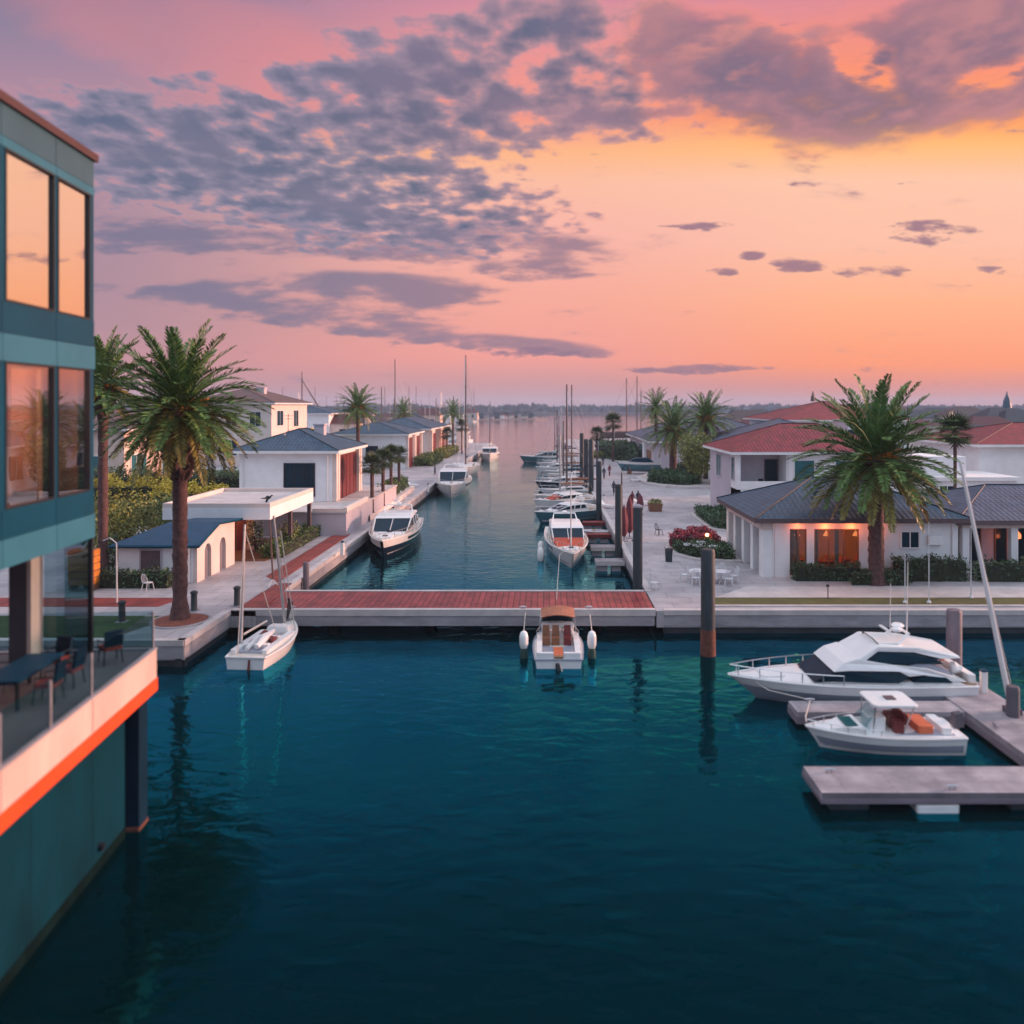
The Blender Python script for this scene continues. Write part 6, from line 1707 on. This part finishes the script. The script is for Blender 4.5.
for x, y, a, c, lb in ((8.6, 100, 30, 'cloth_dark', "person in dark clothes on the promenade behind the brown planter"), (9.6, 88, 210, 'cloth_red', "person in wine red clothes on the promenade behind the parasols"), (10.3, 88.5, 200, 'cloth_dark', "person in dark clothes walking beside the one in wine red behind the parasols"), (-17.6, 128, 100, 'cloth_dark', "person in dark clothes on the left quay by the second villa")):
    person(lb, (x, y, QZ), R(a), M[c])

# ------------------------------------------------------------------ palms, hedges, beds
p = G(180, 621)
date_palm("tall date palm with a thick shaggy neck on the left quay", (p.x, p.y, QZ), 10.95, 4.35, 11, n=88, pairs=52, r0=.44, bulge=.98, warm=26, lw=.085, boots_drop=3.6)
T = thing("palm_bed", "round red mulch bed around the foot of the left quay palm", "plant bed", (p.x, p.y, QZ))
q = MB(); q.lathe([(1.35, .0), (1.3, .07), (.9, .13), (.3, .16)], 0, 0, 28, lambda a, z: 1 + .03 * math.sin(3 * a)); q.build("mulch", 'soil', T, smooth=True)
q = MB(); q.lathe([(1.5, 0), (1.5, .06), (1.36, .07), (1.34, .0)], 0, 0, 28, lambda a, z: 1 + .03 * math.sin(3 * a)); q.build("edging", 'quayface', T)
date_palm("date palm half hidden behind the teal building", (UP(103, 52), 52, QZ), 12.3, 3.6, 23, n=72, pairs=42, r0=.36, bulge=.6, warm=10, skirt=False, boots_drop=1.8, lw=.10)
p = G(876, 584)
date_palm("big spreading date palm in front of the tiled restaurant", (p.x, p.y, QZ), 7.7, 5.15, 37, n=82, pairs=52, r0=.56, bulge=.85, warm=20, skirt=False, boots_drop=1.6, lw=.11)
date_palm("date palm rising behind the second villa roof on the left bank", (UP(358, 135), 135, QZ), 10.6, 4.3, 41, n=64, pairs=26, r0=.4, bulge=.8, warm=14, skirt=False, boots_drop=1.6, lw=.12)
p = G(673, 477.5)
date_palm("date palm with a thick trunk in the curbed bed on the promenade", (p.x, p.y, QZ), 7.3, 5.0, 43, n=72, pairs=30, r0=.7, bulge=1.0, warm=16, skirt=False, boots_drop=1.7, lw=.12)
date_palm("date palm just right of and behind the promenade bed palm", (UP(706, 118), 118, QZ), 9.0, 4.6, 47, n=64, pairs=26, r0=.4, bulge=.7, warm=14, skirt=False, boots_drop=1.4, lw=.12)
date_palm("date palm showing over the slate roofed house", (UP(656, 150), 150, QZ), 10.6, 4.0, 53, n=44, pairs=18, r0=.4, bulge=.7, warm=10, skirt=False, boots_drop=1.4, stalk_orange=False, lw=.14)
date_palm("distant palm behind the third villa on the left bank", (UP(403, 205), 205, QZ), 9.0, 4.2, 59, n=40, pairs=16, r0=.4, bulge=.6, warm=8, skirt=False, boots_drop=1.2, stalk_orange=False, lw=.18)
date_palm("distant palm above the portal arch at the end of the left bank", (UP(453, 215), 215, QZ), 8.8, 4.6, 61, n=40, pairs=16, r0=.4, bulge=.6, warm=8, skirt=False, boots_drop=1.2, stalk_orange=False, lw=.18)
fan_palm("small palm right of the big date palm against the white annex", (UP(955, 66), 66, QZ), 9.0, 1.9, 71, None, .14)
g = "small round headed palms in the left bank planter"
for (u, v, zt, Rr_), lb in zip(((372, 497, 4.2, 1.55), (383, 493, 4.3, 1.6), (391, 489, 4.5, 1.5), (399, 483, 4.0, 1.5)), ("small round palm nearest the red doors in the planter", "small round palm second in the planter beside the blue roofed villa", "small round palm third in the planter beside the blue roofed villa", "small round palm farthest along the planter beside the blue roofed villa")):
    Y = {372: 79.5, 383: 85, 391: 92, 399: 99}[u]
    fan_palm(lb, (UP(u, Y), Y, QZ + .5), zt + .5, Rr_, u, g, .2, 40)
g = "small palms at the far end of the promenade"
for (u, Y, H_, r_), lb in zip(((597, 150, 5.6, 2.0), (613, 160, 7.6, 2.6), (462, 186, 6.2, 2.2), (447, 178, 4.8, 2.0)), ("shorter palm at the far end of the promenade beside the masts", "taller palm at the far end of the promenade", "small palm by the portal arch on the left bank", "small palm leaning on the third villa wall")):
    fan_palm(lb, (UP(u, Y), Y, QZ), H_, r_, u + 3, g, .2, 36)

def rect(x0, x1, y0, y1): return [(x0, y0), (x1, y0), (x1, y1), (x0, y1)]
hedge("dark clipped hedge along the front of the arched cottage", rect(-28.5, -23.0, 49.0, 50.2), 1.0, 'leafdark', .2, 150, 1)
hedge("low hedge under the edge of the flat roofed pavilion", [(-20.9, 58.2), (-19.3, 58.2), (-19.3, 69.5), (-20.5, 69.5)], 1.0, 'leaf', .22, 100, 2)
shrub("reddish shrub between the pavilion posts", (-20.6, 64.5, QZ), .9, 1.9, 'leafolive', 3, 500, .2)
shrub("dark shrub inside the pavilion beside its red doors", (-22.0, 61.0, QZ), .7, 2.2, 'leafdark', 4, 420, .22)
# planter of the four small palms
T = thing("planter_wall", "low pink planter wall holding the four small palms", "planter", (-18.6, 90, QZ))
q = MB(); q.prism([(-20.3, 92.2), (-16.9, 77.3), (-16.9, 92.5), (-17.3, 106), (-20.3, 106)], QZ, QZ + .55); q.prism([(-20.2, 78), (-17.05, 78), (-17.2, 77.2), (-20.2, 77.2)], 3.33, 3.4); q.build("wall", 'cream', T, T)
hedge("planter hedge beneath the four small palms", [(-19.8, 93), (-17.6, 82), (-17.5, 92.5), (-17.9, 105), (-19.8, 105)], 1.3, 'leaf', .3, 80, 5, QZ + .5)
hedge("hedge in front of the second villa's red doors", rect(-24.0, -20.6, 147, 162), 1.5, 'leaf', .45, 40, 6)
hedge("hedge in front of the third villa", rect(-23.4, -20.6, 168, 190), 1.6, 'leafolive', .5, 36, 7)
hedge("yellow flowering hedge behind the flat roofed pavilion", rect(-36.5, -29.8, 74, 76.5), 3.5, 'leafyellow', .28, 110, 8)
hedge("yellow flowering hedge behind the palm trunk", rect(-52, -37.5, 80, 83), 3.6, 'leafyellow', .3, 70, 9)
hedge("dark hedge behind the yellow flowering hedges", rect(-52, -31.5, 86.5, 89), 4.0, 'leafdark', .34, 60, 10)
hedge("olive hedge below the pink house", rect(-48, -31, 77, 79), 1.7, 'leafolive', .3, 70, 12)
shrub("broad green tree between the teal building and the arched cottage", (-30.6, 57.5, QZ), 2.5, 3.9, 'leafolive', 13, 3600, .26, None, "shrub_tree", "tree", .6, 8)
shrub("yellow topped shrub left of the cottage roof", (-33.5, 62, QZ), 2.0, 3.8, 'leafyellow', 14, 1700, .24, None, "shrub", "shrub", .0, 6)
shrub("dry pinkish shrub behind the cottage roof", (-27.0, 61.0, QZ), 1.3, 3.6, 'leafdry', 15, 1300, .2)
shrub("dark bushy shrub hard against the cottage side wall", (-28.6, 52.6, QZ), 1.1, 2.6, 'leafdark', 16, 900, .22)
shrub("green bush between the yellow shrub and the dry shrub", (-29.8, 63.5, QZ), 2.0, 3.9, 'leaf', 17, 1800, .25, None, "shrub", "shrub", .0, 6)
T = thing("orange_planter", "orange slatted planter by the teal building corner", "planter", (-28.0, 48.6, QZ))
q = MB()
for k in range(5): q.box(-.7, .7, -.5, .5, .4 + k * .42, .76 + k * .42)
q.build("slats", 'stalk_orange', T)
q = MB()
for sx in (-1, 1): q.box(sx * .62 - .06, sx * .62 + .06, -.42, .42, 0, 2.5)
q.build("frame", 'brownwood', T)

# right bank
hedge("trimmed hedge beneath the restaurant windows", rect(15.9, 20.3, 51.0, 51.9), 1.0, 'leafdark', .2, 170, 21)
hedge("rounded hedge around the foot of the big right palm", [(19.0, 49.9), (22.6, 49.7), (23.4, 51.0), (20.2, 51.6)], .75, 'leafdark', .2, 170, 22)
hedge("tall hedge along the blank wall right of the big palm", rect(22.4, 27.0, 50.9, 51.9), 1.45, 'leafdark', .22, 150, 23)
hedge("hedge in front of the columned porch", rect(27.4, 42, 50.8, 51.8), 1.25, 'leafdark', .24, 100, 24)
hedge("rectangular hedge bed beside the red roofed house", [(15.2, 72.5), (17.7, 70.0), (19.2, 71.5), (18.4, 83), (15.3, 82)], .9, 'leafdark', .26, 90, 25)
T = thing("hedge_kerb", "pale kerb around the rectangular hedge bed", "kerb", (16.8, 77, QZ))
q = MB(); q.prism([(14.8, 72.3), (17.7, 69.4), (19.6, 71.2), (18.5, 83.4), (14.9, 82.6)], QZ, QZ + .12); q.build("kerb_stone", 'coping', T, T)
# curbed bed of the promenade palm
T = thing("palm_planter", "curved white kerb bed under the promenade palm", "plant bed", (19.6, 118, QZ))
q = MB(); q.prism([(14.0, 113), (15.6, 109), (19, 107), (26, 107), (26, 126), (16.5, 128), (13.6, 121)], QZ, QZ + .35); q.build("kerb_stone", 'coping', T, T)
hedge("round green hedge at the foot of the promenade palm", [(14.6, 113.5), (16.2, 110.5), (19, 108.6), (21.5, 110), (22, 120), (16.5, 123)], 1.2, 'leafdark', .36, 60, 26, QZ + .3)
hedge("straight hedge right of the promenade palm along the mauve wall", rect(21.5, 29.5, 128, 131), 1.8, 'leafdark', .4, 50, 27)
shrub("leafy tree between the promenade palm and the red roofed house", (UP(693, 112), 112, QZ), 3.0, 5.4, 'leafolive', 28, 2600, .42, None, "shrub_tree", "tree", 1.6, 7)
hedge("dark hedge at the far end of the promenade", [(11, 176), (17.5, 150), (18.2, 158), (18.4, 182)], 3.0, 'leafdark', .6, 26, 29)
hedge("pale dotted flower border before the far promenade hedge", rect(9.4, 15, 168, 172), 1.0, 'leafolive', .5, 30, 31)
T = thing("pergola_frame", "thin pale pergola frame at the far end of the promenade", "pergola", (13, 172, QZ))
q = MB()
for x in (-1.6, 1.8): q.box(x - .1, x + .1, -.1, .1, 0, 6.0)
q.box(-2.0, 2.2, -.12, .12, 6.002, 6.3); q.build("frame", 'whitemast', T)
# flower bed
T = thing("flower_bed_kerb", "curved pale kerb around the red flower bed", "kerb", (12.6, 62, QZ))
def bed(cx, cy, rx, ry, n=26): return [(cx + rx * math.cos(2 * math.pi * i / n), cy + ry * math.sin(2 * math.pi * i / n)) for i in range(n)]
bp_ = [(12.9, 57.4), (10.9, 58.2), (9.8, 60.2), (9.7, 63.0), (10.6, 65.4), (12.4, 66.8), (13.8, 66.8), (13.8, 57.4)]
q = MB(); q.prism([(12.0 + (x - 12.0) * 1.14, 62 + (y - 62) * 1.08) for x, y in bp_], QZ, QZ + .14); q.build("kerb_stone", 'coping', T, T)
front_p = [(12.9, 57.5), (10.95, 58.3), (9.9, 60.3), (9.85, 61.8), (13.6, 61.6), (13.7, 57.6)]
back_p = [(9.85, 61.9), (9.75, 63.0), (10.6, 65.4), (12.4, 66.6), (13.6, 66.6), (13.6, 61.7)]
hedge("low green planting at the front of the curved flower bed", front_p, .75, 'leafdark', .22, 150, 32, QZ + .12, None, "bed_planting", "plant")
hedge("red flowering plants at the back of the curved flower bed", back_p, 1.0, 'flower', .2, 170, 33, QZ + .12, None, "flowers", "flowers")
T = thing("white_flowers", "clusters of white flowers in the green planting of the curved bed", "flowers", (11.2, 59.3, QZ))
q = MB(); rnd = random.Random(8)
for c in ((-.6, 0, .85), (.1, -.6, .85), (.5, .6, .9), (1.1, -.9, .85)):
    for _ in range(60):
        q.leaf((c[0] + rnd.gauss(0, .18), c[1] + rnd.gauss(0, .18), c[2] + rnd.uniform(-.05, .12)), Vector((rnd.gauss(0, 1), rnd.gauss(0, 1), 1)).normalized(), (1, 0, 0), .12, .1)
q.build("blossoms", 'whiteflower', T)
T = thing("bed_lamp", "small lit garden lamp among the red flowers of the curved bed", "lamp", (12.55, 61.9, QZ))
q = MB(); q.cyl(0, 0, 0, 1.1, .04, .04, 8); q.build("post", 'black', T)
q = MB(); q.blob((0, 0, 1.2), .13, .13, .12, 1, 2, 0); q.build("globe", 'glow', T)
lampspot((12.55, 61.7, QZ + 1.45), 12, (1, .5, .2), .1, T)
p = G(828, 599)
T = thing("path_light", "small dark path light on the lawn verge of the right quay", "lamp", (p.x, 46.4, QZ))
q = MB(); q.cyl(0, 0, 0, .75, .03, .03, 6); q.build("post", 'black', T)
q = MB(); q.lathe([(.13, .72), (.11, .80), (.03, .86)], 0, 0, 10); q.build("cap", 'black', T)
g = "thin white flag poles on the right quay verge"
for u, v, hh, lb in ((905, 603, 2.9, "thin white pole on the verge left of the yacht antenna"), (929, 603, 4.6, "thin white pole on the verge right of the yacht antenna"), (971, 598, 4.2, "thin white pole before the porch columns")):
    pp = G(u, v)
    T = thing("verge_pole", lb, "pole", (pp.x, pp.y, QZ), 0, g)
    q = MB(); q.tube([(0, 0, .1), (0, 0, hh)], [.035, .022], 5); q.build("shaft", 'whitemast', T)
    q = MB(); q.lathe([(.14, 0), (.12, .1), (.05, .14)], 0, 0, 8); q.build("foot", 'white_iron', T)

# ------------------------------------------------------------------ far roofs, masts and shores
rnd = random.Random(99)
def far_house(label, x, y, w, d_, h_, roofm, wallm, group, z=QZ):
    T = thing("far_house", label, "house", (x, y, z), 0, group)
    q = MB(); q.box(-w / 2, w / 2, -d_ / 2, d_ / 2, 0, h_); q.build("wall", wallm, T)
    q = MB()
    q.solid([(-w * .55, -d_ * .55, h_ + .01), (w * .55, -d_ * .55, h_ + .01), (w * .55, d_ * .55, h_ + .01), (-w * .55, d_ * .55, h_ + .01)], [(-w * .2, -.2, h_ * 1.45), (w * .2, -.2, h_ * 1.45), (w * .2, .2, h_ * 1.45), (-w * .2, .2, h_ * 1.45)])
    q.build("roof", roofm, T)
    for k in (-.25, .2):
        q = MB(); q.box(w * k - w * .07, w * k + w * .07, -d_ / 2 - .06, -d_ / 2 + .05, h_ * .35, h_ * .75); q.build("window", 'darkglass', T)
    return T
grp = "distant houses on the right horizon"
FR = ['redtile', 'slategrey', 'browntile', 'slate']; FW = ['white', 'peach', 'mauve', 'cream']
rn = {'redtile': 'red', 'slategrey': 'grey', 'browntile': 'brown', 'slate': 'blue'}
wn = {'white': 'white', 'peach': 'peach', 'mauve': 'mauve', 'cream': 'cream'}
for i in range(54):
    Y = 150 + 460 * (i / 54) ** 1.1 + rnd.uniform(-12, 12)
    u = rnd.uniform(780, 1080) if i % 3 else rnd.uniform(735, 860)
    X = UP(u, Y)
    if X < 68 and Y < 185: X += 40
    if X < 105 and Y > 285: continue
    r_, w_ = FR[rnd.randrange(4)], FW[rnd.randrange(4)]
    far_house(f"distant {wn[w_]} house with a {rn[r_]} roof among the roofs on the right horizon", X, Y, rnd.uniform(10, 18), rnd.uniform(8, 13), rnd.uniform(4.5, 7.5), r_, w_, f"distant {wn[w_]} houses with {rn[r_]} roofs on the right horizon")
T = thing("horizon_tower", "slim dark tower standing up on the right horizon", "tower", (UP(1007, 420), 420, QZ))
q = MB(); q.lathe([(2.6, 0), (2.4, 9), (1.8, 13), (1.9, 13.2), (.6, 16.5), (.15, 18.5)], 0, 0, 10); q.build("shaft", 'navypanel', T)
for i in range(26):
    Y = rnd.uniform(255, 620); u = rnd.uniform(840, 1080)
    shrub("dark round tree among the distant roofs on the right", (UP(u, Y), Y, QZ), rnd.uniform(3, 5), rnd.uniform(5, 8), 'leafdark', 200 + i, 260, 1.1, "round trees among the distant right roofs", "round_tree", "tree", .8, 4)
# left back: houses, marina boats with masts
for i, (u, Y) in enumerate(((316, 260), (338, 232), (352, 300), (375, 330), (410, 300), (428, 360), (300, 330), (280, 300), (440, 420), (390, 430), (350, 420), (420, 520), (455, 560), (470, 600), (400, 560), (365, 540))):
    r_, w_ = FR[(i * 3 + 1) % 4], FW[i % 4]
    if Y < 236: Y = 228
    z = QZ if Y < 236 else .9
    far_house(f"distant {wn[w_]} house with a {rn[r_]} roof behind the left bank masts", UP(u, Y), Y, 12, 9, 5 + (i % 3), r_, w_, f"distant {wn[w_]} houses with {rn[r_]} roofs behind the left bank", z)
sheet("marina_mole", [(-420, 240), (-66, 240), (-60, 440), (-150, 470), (-420, 470)], .9, 'rock', 1.3)
def far_boat(name, label, x, y, L, mast, rz, group, mm='alu'):
    h = Hull(L, L * .28, L * .11, .8, .12)
    T = thing(name, label, "sailboat" if mast else "motorboat", (x, y, 0), rz, group)
    h.mesh().build("hull", 'gel', T, smooth=True)
    q = MB(); q.profile([(.2 * L, L * .11), (.1 * L, L * .2), (-.2 * L, L * .21), (-.25 * L, L * .11)], lambda a, z: L * .09); q.build("cabin", 'gel' if mast else 'gelgrey', T)
    if mast: q = MB(); q.tube([(.05 * L, 0, L * .1), (.05 * L, 0, mast)], [.14, .10], 5); q.tube([(.05 * L, 0, L * .22), (-.35 * L, 0, L * .23)], .12, 5); q.build("mast", mm, T)
    return T
mg = [far_boat("moored_sailboat", "white sailboat in the crowd of moored boats behind the left bank", -40, 300, 11, 13, 0, "sailboats moored far behind the left bank"),
      far_boat("moored_sailboat", "brown masted sailboat in the crowd of moored boats behind the left bank", -44, 320, 12, 15, 1.2, "brown masted sailboats moored far behind the left bank", 'darkmast'),
      far_boat("moored_motorboat", "white motorboat in the crowd of moored boats behind the left bank", -36, 330, 12, 0, .5, "motorboats moored far behind the left bank")]
for i in range(110):
    Y = rnd.uniform(252, 530); u = rnd.uniform(385, 462)
    X = UP(u, Y)
    if i % 2:
        t_ = rnd.uniform(.0, 1); X = -185 + 172 * t_; Y = 566 + 112 * t_ + rnd.uniform(-14, 6)
    if X > -14 - (Y - 250) * .10 or (X < -62 and Y < 475): continue
    k = i % 3
    dup(mg[k], (X, Y, 0), rnd.uniform(0, 6.28), scale=rnd.uniform(1.0, 1.9) if Y > 535 else rnd.uniform(.8, 1.15))
for u, Y, hh, lb in ((395, 262, 27, "tall mast of a moored yacht standing above the third villa roof"), (381.5, 262, 18, "thin mast left of the tall one above the third villa roof"), (302, 250, 22, "thin mast beside the apartment block")):
    T = thing("tall_mast_yacht", lb, "sailboat", (UP(u, Y), Y, QZ if u == 302 else .9), 0)
    h = Hull(16, 4.2, 1.8, .8, .12); o = h.mesh().build("hull", 'gel', T, smooth=True)
    T.location.z += .5
    q = MB(); q.tube([(0, 0, 1), (0, 0, hh - .9)], [.22, .14], 6); q.build("mast", 'darkmast', T)
    q = MB(); q.tube([(7, 0, 2), (0, 0, hh - 1.5), (-7, 0, 2)], .06, 4); q.build("rigging", 'alu', T)
    q = MB()
    for f in (.5, .75): q.tube([(0, -1.2, hh * f), (0, 1.2, hh * f)], .08, 4)
    q.build("spreader", 'darkmast', T)
T = thing("stay_mast", "jib of a crane leaning beside the thin mast by the apartment block", "crane", (UP(322, 250), 250, QZ))
q = MB(); q.tube([(0, 0, 0), (0, 0, 9), (-6.2, 0, 19)], [.35, .3, .12], 5); q.build("jib", 'darkmast', T)
# masts behind the slate roofed house
for u, Y, top, lb in ((626.5, 300, 378, "left of the three masts above the slate roofed house"), (637, 300, 376, "tallest of the three masts above the slate roofed house"), (641, 310, 390, "right of the three masts above the slate roofed house")):
    T = thing("schooner_mast", lb, "sailboat", (UP(u, Y), Y, 0), 0)
    h = Hull(20, 5, 2.4, .8, .14); h.mesh().build("hull", 'darkmast', T, smooth=True)
    zt = ZP(top, Y)
    q = MB(); q.tube([(0, 0, 2), (0, 0, zt)], [.26, .16], 6); q.build("mast", 'darkmast', T)
    q = MB(); q.tube([(8, 0, 3), (0, 0, zt - .6), (-8, 0, 3)], .06, 4); q.build("rigging", 'darkmast', T)
# spit: trees, sheds, white clutter of boats
g2 = "houses along the far spit"
for i in range(64):
    t_ = i / 63
    X = -190 + 178 * t_ + rnd.uniform(-4, 4); Y = 590 + 112 * t_ + rnd.uniform(-16, 14)
    wv = FW[rnd.randrange(4)]
    T = thing("spit_house", f"tiny {wn[wv]} house in the row along the far spit", "house", (X, Y, .9), 0, f"{wn[wv]} houses along the far spit")
    w = rnd.uniform(3, 7); hh = rnd.uniform(1.6, 3.6)
    q = MB(); q.box(-w / 2, w / 2, -3, 3, 0, hh); q.build("wall", wv, T)
    q = MB(); q.solid([(-w / 2 - .3, -3.3, hh + .01), (w / 2 + .3, -3.3, hh + .01), (w / 2 + .3, 3.3, hh + .01), (-w / 2 - .3, 3.3, hh + .01)], [(-w / 3, -.2, hh + 2), (w / 3, -.2, hh + 2), (w / 3, .2, hh + 2), (-w / 3, .2, hh + 2)]); q.build("roof", FR[rnd.randrange(4)], T)
def wood(name, label, pts, n, size, hmin, hmax, m, seed):
    r = random.Random(seed); mb = MB()
    for _ in range(n):
        k = r.randrange(len(pts) - 1); f = r.random()
        x = pts[k][0] + (pts[k + 1][0] - pts[k][0]) * f; y = pts[k][1] + (pts[k + 1][1] - pts[k][1]) * f + r.uniform(-12, 12)
        hgt = hmin + (hmax - hmin) * (.5 + .5 * math.sin(x * .02 + seed) * math.sin(x * .053)) * r.uniform(.6, 1.1)
        w = size * r.uniform(.6, 1.3)
        for j in range(7):
            p = Vector((x + r.uniform(-w, w) * .6, y + r.uniform(-w, w) * .4, 1 + hgt * r.uniform(.1, .92)))
            d_ = Vector((r.gauss(0, 1), r.gauss(0, .5), r.gauss(.3, .8))).normalized()
            mb.leaf(p - d_ * w * .5, d_, d_.cross(Vector((0, 1, .2))).normalized(), w * 1.4, w * 1.1)
    return tag(mb.build(name, m, loc=(0, 0, 0)), label, "wood", None, 'stuff')
wood("spit_wood", "dark strip of trees along the far spit behind the moored boats", [(-420, 560), (-190, 585), (-110, 610), (-70, 665), (-14, 716)], 760, 3.6, 1, 5.5, 'hazeblue', 4)
wood("far_wood", "dark blue wooded shore across the bay on the horizon", [(-1400, 1180), (1500, 1180)], 3600, 9, 3, 8, 'hazeblue', 5)
wood("right_far_wood", "dark strip of trees on the right horizon behind the distant roofs", [(132, 560), (420, 600)], 420, 5, 3, 6, 'hazeblue', 6)
q = MB(); q.box(-1400, 1500, 1200, 1240, 0, 7.5); tag(q.build("far_hill", 'hazeblue', loc=(0, 0, 0)), kind='structure')

# ------------------------------------------------------------------ air
hm = bpy.data.materials.new("haze"); hm.use_nodes = True
nt = hm.node_tree; nt.nodes.clear()
vo = nt.nodes.new('ShaderNodeVolumePrincipled')
vo.inputs['Color'].default_value = (.66, .78, 1.0, 1)
vo.inputs['Density'].default_value = 0.00024
mo = nt.nodes.new('ShaderNodeOutputMaterial')
nt.links.new(vo.outputs[0], mo.inputs['Volume'])
q = MB(); q.box(-2620, 2620, -80, 2620, -1.6, 34)
ho = q.build("haze", 'white', loc=(0, 0, 0))
ho.data.materials.clear(); ho.data.materials.append(hm)
tag(ho, kind='stuff')
